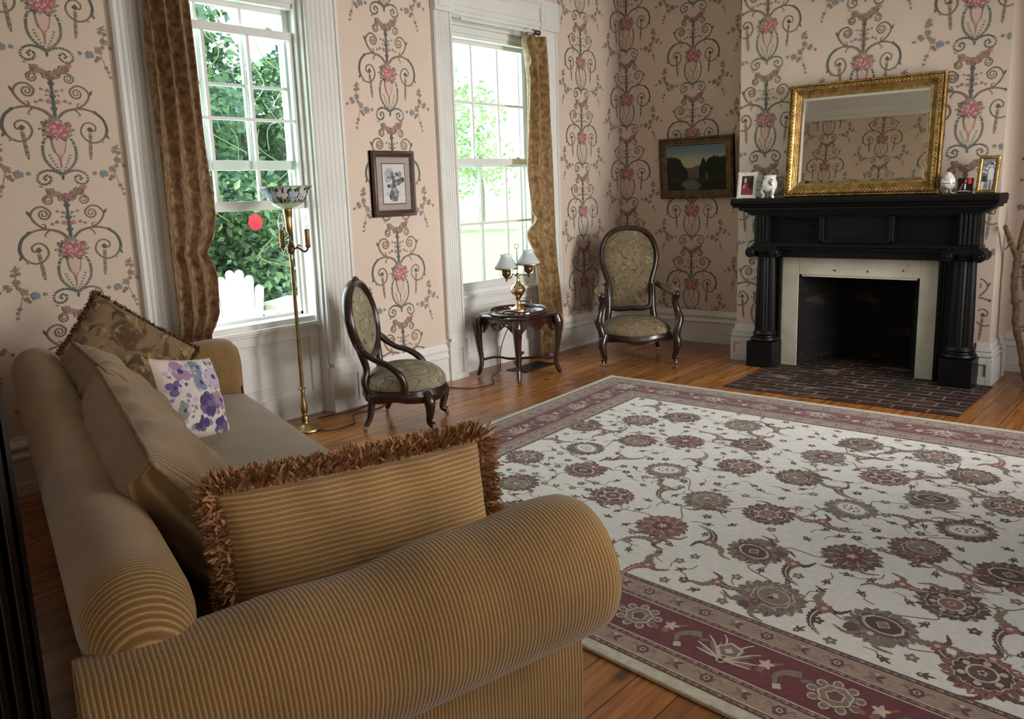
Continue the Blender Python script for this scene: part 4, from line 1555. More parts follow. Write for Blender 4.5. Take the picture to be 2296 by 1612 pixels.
def medallion(s, t, r, typ, rot):
    L = Loc(s, t, rot)
    c1, c2 = ((R_BR, R_TA), (R_TA, R_BR), (R_DR, R_BR), (R_GY, R_TA), (R_BR, R_DR))[rr.randrange(5)]
    n = 19
    # toothed outer leaves, longer towards the tip of the palmette
    for k in range(n):
        a = 2 * PI * k / n
        g = 1 + 0.16 * math.sin(a) + rr.uniform(-0.06, 0.10)
        L.leafshape(0.66 * r * math.cos(a), 0.66 * r * math.sin(a), a + rr.uniform(0.1, 0.45), 0.42 * r * g, 0.36 * r, c1 if k % 4 else c2, 2)
        L.leafshape(0.78 * r * math.cos(a + 0.1), 0.78 * r * math.sin(a + 0.1), a + 0.3, 0.24 * r * g, 0.07 * r, R_PL if k % 3 == 0 else R_DK, 3)
    L.blob(0, 0, 0.86 * r, c1, 3, lob=13, amp=0.05)
    for k in range(n):
        a = 2 * PI * (k + 0.5) / n
        L.leafshape(0.56 * r * math.cos(a), 0.56 * r * math.sin(a), a + 0.15, 0.30 * r, 0.13 * r, c2, 4)
        L.leafshape(0.60 * r * math.cos(a), 0.60 * r * math.sin(a), a + 0.15, 0.20 * r, 0.035 * r, R_PL if k % 2 else R_DK, 5)
    # trailing leaves at the foot
    for g in (-1, 1):
        L.rib([(0.15 * g * r, 0.8 * r), (0.5 * g * r, 1.1 * r), (0.95 * g * r, 1.02 * r)], 0.22 * r, 0.04 * r, c2, 2, jag=0.3)
    if typ == 0:
        L.ring(0, -0.05 * r, 0.62 * r, 0.045 * r, R_PL, 5, lob=9, amp=0.07)
        L.blob(0, -0.08 * r, 0.46 * r, R_TA, 6, lob=2, amp=0.10)
        L.ring(0, -0.08 * r, 0.48 * r, 0.04 * r, R_PL, 7, lob=2, amp=0.10)
        L.blob(0, -0.12 * r, 0.13 * r, R_PL, 8, lob=3, amp=0.3)
        L.blob(0.02 * r, 0.02 * r, 0.08 * r, R_DK, 9, lob=3, amp=0.2)
        L.blob(0, 0.62 * r, 0.20 * r, R_DR, 6, lob=5, amp=0.1)
        L.ring(0, 0.55 * r, 0.13 * r, 0.04 * r, R_DK, 7)
        L.blob(0, 0.95 * r, 0.17 * r, R_BR, 4, lob=3, amp=0.15)
    elif typ == 1:
        L.ring(0, -0.05 * r, 0.56 * r, 0.07 * r, R_BR, 5, lob=9, amp=0.04, ex=1.35)
        L.blob(0, -0.05 * r, 0.42 * r, R_PL, 6, ex=1.4)
        L.blob(0, -0.05 * r, 0.36 * r, R_DK, 7, ex=1.4)
        L.blob(0, -0.05 * r, 0.17 * r, R_DR, 8, lob=4, amp=0.2)
        L.ring(0, -0.05 * r, 0.19 * r, 0.04 * r, R_PL, 9, lob=4, amp=0.2)
        for sx in (-1, 1):
            L.blob(0.55 * sx * r, 0.72 * r, 0.22 * r, R_TA if sx > 0 else R_BR, 5, lob=3, amp=0.18)
        L.blob(0, 0.62 * r, 0.10 * r, R_PL, 6)
    elif typ == 2:
        L.ring(0, 0, 0.74 * r, 0.04 * r, R_PL, 5, lob=15, amp=0.05, n=60)
        L.blob(0, 0, 0.66 * r, R_DK, 5, lob=0)
        for k in range(12):
            a = 2 * PI * k / 12
            L.blob(0.52 * r * math.cos(a), 0.52 * r * math.sin(a), 0.10 * r, c2 if k % 2 else R_PL, 6, n=7)
        L.ring(0, 0, 0.38 * r, 0.07 * r, R_PL, 6)
        L.blob(0, 0, 0.31 * r, R_DR if c1 != R_DR else R_BR, 7)
        L.blob(0, 0, 0.12 * r, R_PL, 8, lob=5, amp=0.25)
        L.blob(0, 0, 0.06 * r, R_DK, 9)
    elif typ == 3:
        L.blob(0, 0, 0.50 * r, R_GY, 5, ex=1.3)
        L.blob(0, 0, 0.42 * r, R_IV, 6, ex=1.35)
        L.ring(0, 0, 0.50 * r, 0.04 * r, R_PL, 6, ex=1.3)
        for k in range(9):
            a = 2 * PI * k / 9
            L.blob(0.30 * r * math.cos(a) * 1.2, 0.20 * r * math.sin(a), 0.055 * r, R_DK if k % 2 else R_GY, 7, n=6)
        L.blob(0, 0, 0.08 * r, R_TA, 7, n=7)
    else:
        for k in range(9):
            a = 2 * PI * k / 9 + 0.2
            L.rib([(0.25 * r * math.cos(a), 0.25 * r * math.sin(a)), (0.6 * r * math.cos(a + 0.2), 0.6 * r * math.sin(a + 0.2)), (0.82 * r * math.cos(a), 0.82 * r * math.sin(a))], 0.05 * r, 0.03 * r, R_PL, 5)
        L.blob(0, 0, 0.40 * r, R_BU, 6, lob=7, amp=0.10)
        L.blob(0, 0, 0.16 * r, R_PL, 7, lob=5, amp=0.4)


def arabesque(s, t, rot, k):
    L = Loc(s, t, rot, k)
    c = rr.choice((R_BR, R_TA, R_BR, R_DR, R_DK))
    L.rib([(-0.015, 0), (0.035, 0.022), (0.085, 0.018), (0.125, -0.012)], 0.030, 0.004, c, 2, n=7, jag=0.45)
    L.rib([(-0.015, 0), (0.035, 0.022), (0.085, 0.018), (0.125, -0.012)], 0.005, 0.003, R_PL, 3)
    L.rib([(-0.01, 0), (-0.05, 0.028), (-0.09, 0.022), (-0.12, 0.045)], 0.028, 0.004, R_TA if c != R_TA else R_BR, 2, n=7, jag=0.45)
    L.rib([(-0.01, 0), (0.0, -0.035), (-0.03, -0.065)], 0.024, 0.004, c, 2, n=6, jag=0.4)
    L.blob(-0.005, 0.0, 0.022, R_DR, 4, lob=5, amp=0.2)
    L.blob(-0.005, 0.0, 0.008, R_PL, 5, n=6)


def sprig(s, t, rot):
    L = Loc(s, t, rot)
    typ = rr.random()
    if typ < 0.45:
        L.blob(0, 0, 0.021, rr.choice((R_BR, R_TA, R_GY, R_DK)), 2, lob=5, amp=0.25)
        L.blob(0, 0, 0.0065, R_PL, 3, n=6)
    else:
        L.leafshape(-0.016, 0, 0, 0.034, 0.023, R_DK, 2)
        L.leafshape(0.006, 0, 0.9, 0.025, 0.013, R_BR, 3)
        L.leafshape(0.006, 0, -0.9, 0.025, 0.013, R_BR, 3)
        L.leafshape(0.010, 0, 0, 0.034, 0.009, R_DK, 3)
        L.blob(-0.002, 0, 0.005, R_PL, 4, n=6)


MEDS = [(1.7, -2.42), (1.91, -2.11), (2.1, -1.91), (2.49, -1.89), (2.7, -2.21), (2.36, -2.36), (2.13, -2.51), (1.97, -2.79), (1.78, -3.1), (2.18, -3.11), (2.53, -2.87), (2.81, -2.6), (3.12, -2.61), (3.1, -2.21), (3.19, -1.88), (3.46, -2.38), (3.58, -1.89), (3.8, -2.12), (2.02, -3.46), (2.51, -3.34), (2.9, -3.14), (3.2, -3.15), (3.47, -2.88), (3.72, -2.56), (4.02, -2.47), (2.25, -3.74), (2.89, -3.53), (3.32, -3.55), (3.64, -3.38), (3.83, -3.16), (3.93, -2.86), (4.15, -3.22), (3.53, -3.88), (4.04, -3.57), (3.9, -3.86)]
LEAVES = [(1.71, -2.74), (2.23, -2.82), (2.58, -2.63), (2.67, -3.12), (2.69, -2.06), (2.69, -1.84), (3.34, -2.66), (3.72, -2.87), (3.43, -3.1), (3.49, -3.58), (2.94, -3.69), (3.13, -3.57), (3.33, -3.88), (3.04, -3.91), (3.71, -3.86), (3.87, -3.51), (4.03, -3.32), (4.23, -3.87), (4.23, -3.65), (3.26, -2.13), (3.38, -1.89), (2.5, -2.21), (3.85, -1.88), (3.61, -2.25), (3.87, -2.39), (4.08, -3.89), (1.88, -2.44), (1.8, -1.76)]
TYPES = [1, 2, 1, 0, 1, 4, 0, 3, 2, 1, 3, 2, 0, 4, 1, 2, 2, 0, 0, 2, 0, 2, 3, 1, 2, 4, 4, 1, 4, 0, 3, 1, 0, 2, 1]
field = [RINV(*p) for p in MEDS]
# the part of the field under the sofa and beyond the frame carries on the same way
tries = 0
extra = []
while tries < 900:
    tries += 1
    p = (rr.uniform(F + 0.13, LX - F - 0.13), rr.uniform(F + 0.13, LY - F - 0.13))
    w = RW(*p)
    hidden = (w[0] < 2.3 and w[1] < -3.2) or w[0] > 4.15
    if hidden and all(math.hypot(p[0] - q[0], p[1] - q[1]) > 0.33 for q in field + extra):
        extra.append(p)
for k, p in enumerate(field + extra):
    medallion(p[0], p[1], 0.116 if k != 32 else 0.128, TYPES[k] if k < len(TYPES) else rr.randrange(5), rr.choice((0.2, 0.6, -0.5, 2.8, 3.6, 1.2)) if k >= len(TYPES) else (0.25 * ((k * 7) % 5) - 0.5 + (PI if k % 3 == 0 else 0)))
occ = field + extra
for p in LEAVES:
    q = RINV(*p)
    arabesque(q[0], q[1], rr.uniform(0, 6.28), rr.uniform(1.15, 1.4))
lv = [RINV(*p) for p in LEAVES]
# vines between neighbours with buds along them
done = set()
for i, p in enumerate(occ):
    order = sorted(range(len(occ)), key=lambda j: math.hypot(occ[j][0] - p[0], occ[j][1] - p[1]))[1:3]
    for j in order:
        if (j, i) in done or (i, j) in done:
            continue
        done.add((i, j))
        q = occ[j]
        dx, dy = q[0] - p[0], q[1] - p[1]
        d = math.hypot(dx, dy)
        if d > 0.62:
            continue
        nxv, nyv = -dy / d, dx / d
        sgn = rr.choice((-1, 1))
        a = (p[0] + dx * 0.10 / d, p[1] + dy * 0.10 / d)
        b = (q[0] - dx * 0.10 / d, q[1] - dy * 0.10 / d)
        m1 = (lerp(p[0], q[0], 0.38) + nxv * 0.05 * sgn, lerp(p[1], q[1], 0.38) + nyv * 0.05 * sgn)
        m2 = (lerp(p[0], q[0], 0.66) - nxv * 0.02 * sgn, lerp(p[1], q[1], 0.66) - nyv * 0.02 * sgn)
        Loc(0, 0).rib([a, m1, m2, b], 0.007, 0.007, R_TA, 1.5)
for k in range(1500):
    p = (rr.uniform(F + 0.03, LX - F - 0.03), rr.uniform(F + 0.03, LY - F - 0.03))
    if all(math.hypot(p[0] - q[0], p[1] - q[1]) > 0.142 for q in occ) and all(math.hypot(p[0] - q[0], p[1] - q[1]) > 0.070 for q in lv):
        a = rr.uniform(0, 6.28)
        sprig(p[0], p[1], a)
        lv.append((p[0], p[1]))
        if rr.random() < 0.7:
            b = a + PI
            Loc(p[0], p[1]).rib([(0.012 * math.cos(b), 0.012 * math.sin(b)), (0.035 * math.cos(b + 0.3), 0.035 * math.sin(b + 0.3)), (0.07 * math.cos(b - 0.1), 0.07 * math.sin(b - 0.1))], 0.0055, 0.0055, R_TA, 1.5)


# border figures
def along(side, d, off):
    return ((d, off), (off, d), (d, LY - off), (LX - off, d))[side]


for side in range(4):
    Ln = LX if side in (0, 2) else LY
    base = (0, PI / 2, PI, -PI / 2)[side]
    nb = int(round((Ln - 0.54) / 0.36))
    for k in range(nb + 1):
        d = lerp(0.27, Ln - 0.27, k / nb)
        s, t = along(side, d, 0.27)
        L = Loc(s, t, base)
        if k % 2 == 0:
            # open lily with curling pale outlines
            for g in (-1, 1):
                for (x1, y1, x2, y2) in ((0.03, 0.05, 0.055, 0.085), (0.06, 0.02, 0.095, 0.05), (0.07, -0.02, 0.11, -0.005), (0.05, -0.045, 0.095, -0.04)):
                    L.rib([(0.008 * g, -0.05), (x1 * g, y1), (x2 * g, y2)], 0.010, 0.005, R_PL, 4)
                    L.leafshape(0.01 * g, -0.045, math.atan2(y2 + 0.045, x2 * g), 0.10, 0.022, R_TA, 3)
            L.blob(0, 0.012, 0.042, R_PL, 4, lob=5, amp=0.12)
            L.blob(0, 0.010, 0.033, R_GY, 5, lob=5, amp=0.12)
            L.blob(0, 0.006, 0.014, R_PL, 6, lob=4, amp=0.2)
            L.blob(0, -0.055, 0.015, R_PL, 5, n=7)
            L.blob(0, -0.055, 0.009, R_DK, 6, n=7)
        else:
            for q in range(9):
                a = 2 * PI * q / 9
                L.leafshape(0.045 * math.cos(a), 0.040 * math.sin(a), a, 0.045, 0.035, R_GY, 2)
                L.ring(0.072 * math.cos(a), 0.062 * math.sin(a), 0.016, 0.005, R_PL, 3, n=8)
            L.blob(0, 0, 0.058, R_TA, 4, lob=9, amp=0.08)
            L.ring(0, 0, 0.052, 0.006, R_PL, 5, lob=7, amp=0.08)
            L.blob(0, 0, 0.026, R_BR, 5, lob=5, amp=0.12)
            L.ring(0, 0, 0.028, 0.005, R_PL, 6, lob=5, amp=0.12)
        if k < nb:
            d2 = d + 0.5 * (Ln - 0.54) / nb
            s, t = along(side, d2, 0.27)
            L = Loc(s, t, base + 0.25)
            L.rib([(-0.05, 0.05), (-0.01, 0.02), (0.0, -0.02), (-0.03, -0.055)], 0.034, 0.010, R_TA, 2, jag=0.2)
            L.rib([(0.05, -0.045), (0.05, 0.0), (0.02, 0.05)], 0.026, 0.008, R_DR, 2, jag=0.2)
            L.blob(0.055, 0.005, 0.022, R_PL, 3, lob=5, amp=0.35)
            L.blob(-0.035, -0.058, 0.015, R_PL, 4, lob=4, amp=0.2)
            L.leafshape(-0.06, 0.02, 2.4, 0.045, 0.02, R_GY, 3)
            L.leafshape(0.07, -0.05, 0.3, 0.045, 0.024, R_DR, 3)
    for off, step in ((0.107, 0.118), (0.438, 0.118)):
        n = int((Ln - 2 * off) / step)
        for k in range(n + 1):
            d = lerp(off, Ln - off, k / n)
            s, t = along(side, d, off)
            L = Loc(s, t, base)
            if k % 2:
                L.blob(0, 0, 0.022, R_BR, 2, lob=6, amp=0.12)
                L.ring(0, 0, 0.010, 0.004, R_PL, 3, n=9)
                for g in (-1, 1):
                    L.rib([(0.026 * g, 0.006), (0.038 * g, 0.018), (0.05 * g, 0.0)], 0.009, 0.004, R_TA, 2)
            else:
                for g in (-1, 1):
                    L.leafshape(0, 0, 0.6 * g, 0.034, 0.016, R_TA, 2)
                    L.leafshape(0, 0, PI + 0.6 * g, 0.034, 0.016, R_BR, 2)
                L.blob(0, 0.016, 0.007, R_PL, 3, n=6)
    for off, step in ((0.055, 0.026), (0.151, 0.026), (0.388, 0.026), (0.491, 0.026)):
        n = int((Ln - 2 * off) / step)
        for k in range(n):
            s, t = along(side, off + step * (k + 0.5), off)
            L = Loc(s, t, base)
            L.blob(0, 0, 0.006, R_TA if k % 3 else R_GU, 4, n=6, ex=1.4)
            if k % 3 == 0:
                L.blob(0.012, 0, 0.0028, R_PL, 5, n=5)
ru = rug.build('rug', M_RUG)
tag(ru, 'large ivory oriental rug with burgundy border and scattered medallions', 'rug')

# ------------------------------------------------------------------ fireplace
M_BLACK = mat('black_mantel_paint', (0.0042, 0.0042, 0.0046), rough=0.42, spec=0.22, bump=0.08, bscale=30)
M_CREAM = mat('cream_painted_stone', (0.62, 0.585, 0.49), rough=0.55, c2=(0.50, 0.455, 0.36), nscale=5.0, bump=0.15, bscale=14)
M_SOOT = brick_material('sooty_firebrick', (0.013, 0.0115, 0.011), (0.009, 0.0085, 0.0085), (0.017, 0.015, 0.014), rough=0.85, soot=0.75, bw=0.21, bh=0.07, patch=(0.045, 0.034, 0.030))
M_HEARTH = brick_material('worn_hearth_brick', (0.062, 0.026, 0.018), (0.028, 0.014, 0.012), (0.24, 0.165, 0.135), rough=0.6, soot=0.7, bw=0.215, bh=0.096, msize=0.009, patch=(0.25, 0.165, 0.135))

mantel = thing('fireplace_mantel', 'black painted wooden mantelpiece with columns around the fireplace', 'mantel', (2.53, YF, 0))


def pm(mb, name, parent=mantel, smooth=None, bevel=0.003, m=M_BLACK):
    # geometry is given in room coordinates; shift it to the mantel's own origin
    if parent is mantel:
        mb.v = [(x - 2.53, y - YF, z) for x, y, z in mb.v]
    return mb.build(name, m, parent, smooth=smooth, bevel=bevel)


mb = MB()
shelf = [(YF, 1.262), (-0.20, 1.262), (-0.222, 1.268), (-0.222, 1.278), (-0.236, 1.284), (-0.248, 1.296), (-0.250, 1.312), (-0.245, 1.326), (-0.236, 1.333), (YF, 1.333)]
mb.prism(shelf, 1.594, 3.465, lambda p, q, h: (h, p, q))
for (a, b) in ((1.588, 1.600), (3.459, 3.471)):
    mb.box((a, -0.24, 1.285), (b, YF, 1.325))
pm(mb, 'shelf')
mb = MB()
for (za, zb, y, e) in ((1.243, 1.262, -0.215, 0.10), (1.226, 1.243, -0.190, 0.065), (1.212, 1.226, -0.178, 0.04), (1.200, 1.212, -0.17, 0.02)):
    mb.box((1.745 - e, y, za), (3.345 + e, YF, zb))
pm(mb, 'cornice')
# frieze: fluted end blocks, two reeded panels, a plain framed tablet in the middle
mb = MB()
mb.box((1.75, -0.105, 0.985), (3.34, YF, 1.205))
for (a, b) in ((1.885, 2.262), (2.795, 3.205)):
    for k in range(11):
        z = 1.008 + k * 0.0165
        mb.tube([(a, -0.105, z), (b, -0.105, z)], 0.0075, 8)
fz = pm(mb, 'frieze', smooth=40, bevel=None)
mb = MB()
for (xa, xb, za, zb) in ((2.262, 2.295, 0.99, 1.205), (2.762, 2.795, 0.99, 1.205), (2.262, 2.795, 0.99, 1.018), (2.262, 2.795, 1.180, 1.205)):
    mb.box((xa, -0.142, za), (xb, -0.10, zb))
mb.box((2.29, -0.118, 1.01), (2.77, -0.10, 1.19))
pm(mb, 'centre_tablet', bevel=0.008)
for (a, b) in ((1.755, 1.875), (3.215, 3.335)):
    mb = MB()
    mb.box((a, -0.150, 0.985), (b, -0.09, 1.205))
    for k in range(4):
        x = lerp(a + 0.018, b - 0.018, k / 3)
        mb.tube([(x, -0.150, 0.995), (x, -0.150, 1.20)], 0.010, 8)
    pm(mb, 'end_block', smooth=40, bevel=None)
# band under the frieze and the flat legs beside the stone
mb = MB()
mb.box((1.74, -0.095, 0.875), (3.35, YF, 0.935))
mb.box((1.72, -0.125, 0.935), (3.37, YF, 0.960))
mb.box((1.74, -0.145, 0.960), (3.35, YF, 0.985))
pm(mb, 'architrave')
for (a, b) in ((1.80, 1.932), (3.088, 3.29)):
    mb = MB()
    mb.box((a, -0.040, 0), (b, YF, 0.90))
    s = b if a < 2 else a
    g = -1 if a < 2 else 1
    mb.box((s - 0.004 * g, -0.052, 0), (s + 0.020 * g, -0.03, 0.89))
    mb.box((s + 0.030 * g, -0.048, 0), (s + 0.040 * g, -0.03, 0.89))
    pm(mb, 'inner_leg')
for cx in (1.832, 3.262):
    mb = MB()
    def flute(r, z, a):
        return r * (1 - 0.07 * (0.5 + 0.5 * math.cos(20 * a)))
    prof = [(0.080, 0.285), (0.079, 0.40), (0.076, 0.60), (0.071, 0.80), (0.069, 0.885)]
    mb.lathe(prof, 80, (cx, -0.085, 0), fn=flute)
    pm(mb, 'column', smooth=35, bevel=None)
    mb = MB()
    mb.box((cx - 0.105, -0.195, 0), (cx + 0.105, YF, 0.205))
    mb.lathe([(0.10, 0.205), (0.112, 0.218), (0.105, 0.235), (0.088, 0.240), (0.086, 0.250), (0.096, 0.262), (0.088, 0.278), (0.080, 0.290)], 40, (cx, -0.085, 0))
    pm(mb, 'column_base', smooth=40, bevel=None)
    mb = MB()
    mb.box((cx - 0.105, -0.165, 0.945), (cx + 0.105, YF, 0.962))
    mb.lathe([(0.069, 0.88), (0.080, 0.888), (0.076, 0.898), (0.092, 0.915), (0.098, 0.935), (0.09, 0.945)], 40, (cx, -0.085, 0))
    for g in (-1, 1):
        x = cx + g * 0.098
        mb.tube([(x, -0.185, 0.915), (x, -0.12, 0.912), (x, -0.05, 0.912), (x, 0.0, 0.915)], [0.040, 0.034, 0.034, 0.040], 20)
        mb.tube([(x, -0.190, 0.915), (x, -0.185, 0.915)], [0.026, 0.03], 16)
        mb.ball((x, -0.190, 0.915), 0.012)
    mb.box((cx - 0.098, -0.178, 0.928), (cx + 0.098, -0.02, 0.948))
    pm(mb, 'capital', smooth=40, bevel=None)

mb = MB()
sx0, sx1, st = 1.928, 3.094, 0.882
mb.box((sx0, -0.004, 0.0), (OX0 + 0.0, YF, st))
mb.box((OX1, -0.004, 0.0), (sx1, YF, st))
mb.box((OX0, -0.004, OZ), (OX1, YF, st))
mb.box((OX0 + 0.02, 0.002, OZ - 0.016), (OX1 - 0.02, YF + 0.02, OZ))
su = mb.build('fireplace_surround', M_CREAM, bevel=0.004)
tag(su, 'cream painted stone surround framing the black firebox opening', 'fireplace surround')
M_HOLE = mat('nail_hole_dark', (0.03, 0.025, 0.02))
for (x, z, r) in ((2.345, 0.775, 0.008), (2.33, 0.777, 0.005), (2.585, 0.777, 0.007), (2.585, 0.768, 0.004), (2.835, 0.79, 0.006), (2.84, 0.782, 0.004), (2.87, 0.83, 0.005)):
    mb = MB()
    mb.lathe([(r, 0), (r * 0.7, 0.0015)], 8)
    mb.v = [(x + vx, -0.0042 - vz, z + vy) for vx, vy, vz in mb.v]
    mb.build('nail_hole', M_HOLE, su)

# firebox
mb = MB()
BXa, BXb, BYb = 2.23, 2.785, 0.46
def fq(pts, uv):
    mb._add(pts, [(0, 1, 2, 3)], 0)
    mb.uv[-1] = uv
fq([(OX0, 0.0, 0), (BXa, BYb, 0), (BXa, BYb, 0.86), (OX0, 0.0, 0.86)], [(0, 0), (0.5, 0), (0.5, 0.86), (0, 0.86)])
fq([(BXa, BYb, 0), (BXb, BYb, 0), (BXb, BYb, 0.86), (BXa, BYb, 0.86)], [(0, 0), (0.56, 0), (0.56, 0.86), (0, 0.86)])
fq([(BXb, BYb, 0), (OX1, 0.0, 0), (OX1, 0.0, 0.86), (BXb, BYb, 0.86)], [(0, 0), (0.5, 0), (0.5, 0.86), (0, 0.86)])
fq([(OX0, 0.03, 0.86), (OX1, 0.03, 0.86), (BXb, BYb, 0.86), (BXa, BYb, 0.86)], [(0, 0), (0.9, 0), (0.7, 0.5), (0.2, 0.5)])
fb_ = mb.build('wall_firebox', M_SOOT)
so = fb_.modifiers.new('solid', 'SOLIDIFY')
so.thickness = 0.03
so.offset = -1
struct(fb_, 'sooty black brick firebox inside the cream stone surround')
# hearth
mb = MB()
hx0, hx1, hy = 1.905, 3.470, -0.965
def hq(a, b, c, d):
    mb._add([(*a, 0.006), (*b, 0.006), (*c, 0.006), (*d, 0.006)], [(0, 1, 2, 3)], 0)
    mb.uv[-1] = [(q[0] - 1.9, q[1] + 0.965) for q in (a, b, c, d)]
hq((hx0, hy), (hx1, hy - 0.0), (hx1, -0.005), (hx0, -0.005))
hq((OX0, -0.005), (OX1, -0.005), (BXb, BYb), (BXa, BYb))
mb.box((hx0, hy, 0.0), (hx1, -0.006, 0.0058))
he = mb.build('hearth', M_HEARTH)
tag(he, 'worn dark red brick hearth in front of the fireplace', 'hearth')

# ------------------------------------------------------------------ frames
def frame_mesh(mb, w, h, prof, mi=0):
    """Mitred frame in the local x-z plane facing -y. prof: [(inset from the outer edge, projection)]."""
    n = len(prof)
    cs = [(-1, -1), (1, -1), (1, 1), (-1, 1)]
    vs = []
    for (sx, sz) in cs:
        for (i, d) in prof:
            vs.append((sx * (w / 2 - i), -d, sz * (h / 2 - i)))
    fs = []
    for c in range(4):
        e = (c + 1) % 4
        for k in range(n - 1):
            fs.append((c * n + k, e * n + k, e * n + k + 1, c * n + k + 1))
    mb._add(vs, fs, mi)


def rect(mb, w, h, y, mi=0, cx=0, cz=0):
    mb._add([(cx - w / 2, y, cz - h / 2), (cx + w / 2, y, cz - h / 2), (cx + w / 2, y, cz + h / 2), (cx - w / 2, y, cz + h / 2)], [(0, 1, 2, 3)], mi)


M_GOLD = mat('gilt_frame', (0.47, 0.30, 0.105), rough=0.36, metal=0.75, c2=(0.23, 0.135, 0.045), nscale=24, bump=0.3, bscale=90)
M_GOLD_D = mat('dull_gilt_frame', (0.17, 0.115, 0.05), rough=0.5, metal=0.35, c2=(0.075, 0.048, 0.022), nscale=18, bump=0.3, bscale=60)
M_MIRROR = mat('mirror_silver', (0.90, 0.89, 0.80), rough=0.015, metal=1.0)

mw, mh = 1.085, 0.825
mir = thing('gilt_mirror', 'rectangular gilt framed mirror leaning on the mantel shelf', 'mirror', (2.52, -0.108, 1.334 + 0.002))
mir.rotation_euler = (math.radians(-5.5), 0, math.radians(1.3))
mb = MB()
prof = [(0.0, -0.03), (0.0, 0.018), (0.006, 0.026), (0.014, 0.026), (0.018, 0.020), (0.024, 0.030), (0.040, 0.034), (0.052, 0.026), (0.056, 0.018), (0.062, 0.020), (0.066, 0.014), (0.072, 0.016), (0.076, 0.010), (0.084, 0.012), (0.090, 0.006), (0.098, 0.004), (0.100, -0.004)]
frame_mesh(mb, mw, mh, prof)
mb.box((-mw / 2, 0.0, -mh / 2), (mw / 2, 0.028, mh / 2))
fr0 = mb.build('frame', M_GOLD, mir, smooth=35, loc=(0, 0, mh / 2))
mb = MB()
for (horiz, cnt) in ((True, 40), (False, 30)):
    L0 = (mw if horiz else mh) - 0.06
    for sgn in (-1, 1):
        for k in range(cnt):
            t = lerp(-L0 / 2, L0 / 2, (k + 0.5) / cnt)
            e = (mh if horiz else mw) / 2 - 0.035
            x, z = (t, sgn * e) if horiz else (sgn * e, t)
            s = 0.0085
            for (dx, dz) in ((-0.5, 0.7), (0.6, 0.1), (-0.3, -0.6)):
                ux, uz = (dx, dz * sgn) if horiz else (dz * sgn, dx)
                mb.ball((x + ux * s * 1.3, -0.032, z + uz * s * 1.3), (s * 0.8, 0.007, s * 0.8), 8, 5)
mb.build('ornament', M_GOLD, fr0, smooth=60)
mb = MB()
for (horiz, cnt) in ((True, 90), (False, 68)):
    L0 = (mw if horiz else mh) - 0.012
    for sgn in (-1, 1):
        for k in range(cnt):
            t = lerp(-L0 / 2, L0 / 2, (k + 0.5) / cnt)
            e = (mh if horiz else mw) / 2 - 0.009
            x, z = (t, sgn * e) if horiz else (sgn * e, t)
            mb.ball((x, -0.026, z), (0.0056, 0.005, 0.0056), 6, 4)
mb.build('bead_edge', M_GOLD, fr0, smooth=60)
mb = MB()
gw, gh, bv = mw - 0.198, mh - 0.198, 0.020
rect(mb, gw - 2 * bv, gh - 2 * bv, -0.003)
o_ = [(-gw / 2, -0.000, -gh / 2), (gw / 2, -0.000, -gh / 2), (gw / 2, -0.000, gh / 2), (-gw / 2, -0.000, gh / 2)]
i_ = [(-gw / 2 + bv, -0.003, -gh / 2 + bv), (gw / 2 - bv, -0.003, -gh / 2 + bv), (gw / 2 - bv, -0.003, gh / 2 - bv), (-gw / 2 + bv, -0.003, gh / 2 - bv)]
mb._add(o_ + i_, [(0, 1, 5, 4), (1, 2, 6, 5), (2, 3, 7, 6), (3, 0, 4, 7)], 0)
mb.build('mirror_glass', M_MIRROR, mir, loc=(0, 0, mh / 2))


def hang(name, label, cat, loc, rz, tilt=0.0):
    o = thing(name, label, cat, loc)
    o.rotation_euler = (tilt, 0, rz)
    return o


M_PGLASS = glass_mat('picture_glass', (1, 1, 1), 0.05, 0.02)
M_BROWNFR = mat('walnut_frame', (0.055, 0.027, 0.014), rough=0.4, var=0.35, nscale=9, stretch=(1, 1, 6))

# print on the window wall between the windows (faces +x)
pw_, ph_ = 0.405, 0.458
pr = hang('framed_print', 'small brown framed grey flower print hanging between the two windows', 'picture', (0.022, -2.353, 1.531), math.radians(90))
mb = MB()
frame_mesh(mb, pw_, ph_, [(0, -0.018), (0, 0.008), (0.006, 0.016), (0.018, 0.012), (0.026, 0.015), (0.036, 0.008), (0.042, 0.008), (0.046, 0.0)])
mb.box((-pw_ / 2, 0.0, -ph_ / 2), (pw_ / 2, 0.018, ph_ / 2))
mb.build('frame', M_BROWNFR, pr, smooth=30)
mb = MB()
rect(mb, pw_ - 0.09, ph_ - 0.09, -0.001, 0)
rect(mb, 0.222, 0.288, -0.0015, 1, 0, 0.0)
rect(mb, 0.208, 0.274, -0.002, 2, 0, 0.0)
mb.build('mount', [flat_mat('grey_mount', (0.40, 0.33, 0.31)), flat_mat('mount_line', (0.10, 0.085, 0.085)), flat_mat('print_paper', (0.66, 0.63, 0.61))], pr)
mb = MB()
rng = random.Random(21)
for k in range(46):
    t = rng.random()
    x = rng.gauss(0, 0.030) + (0.025 if t > 0.5 else 0.0)
    z = lerp(-0.10, 0.075, t)
    if abs(x) > 0.085:
        continue
    r = rng.uniform(0.010, 0.022)
    mb.poly([(x + r * (1 + 0.3 * rng.uniform(-1, 1)) * math.cos(2 * PI * q / 9), -0.0024 - 0.00004 * k, z + r * (1 + 0.3 * rng.uniform(-1, 1)) * math.sin(2 * PI * q / 9)) for q in range(9)], rng.choice((0, 1, 1, 2, 3)))
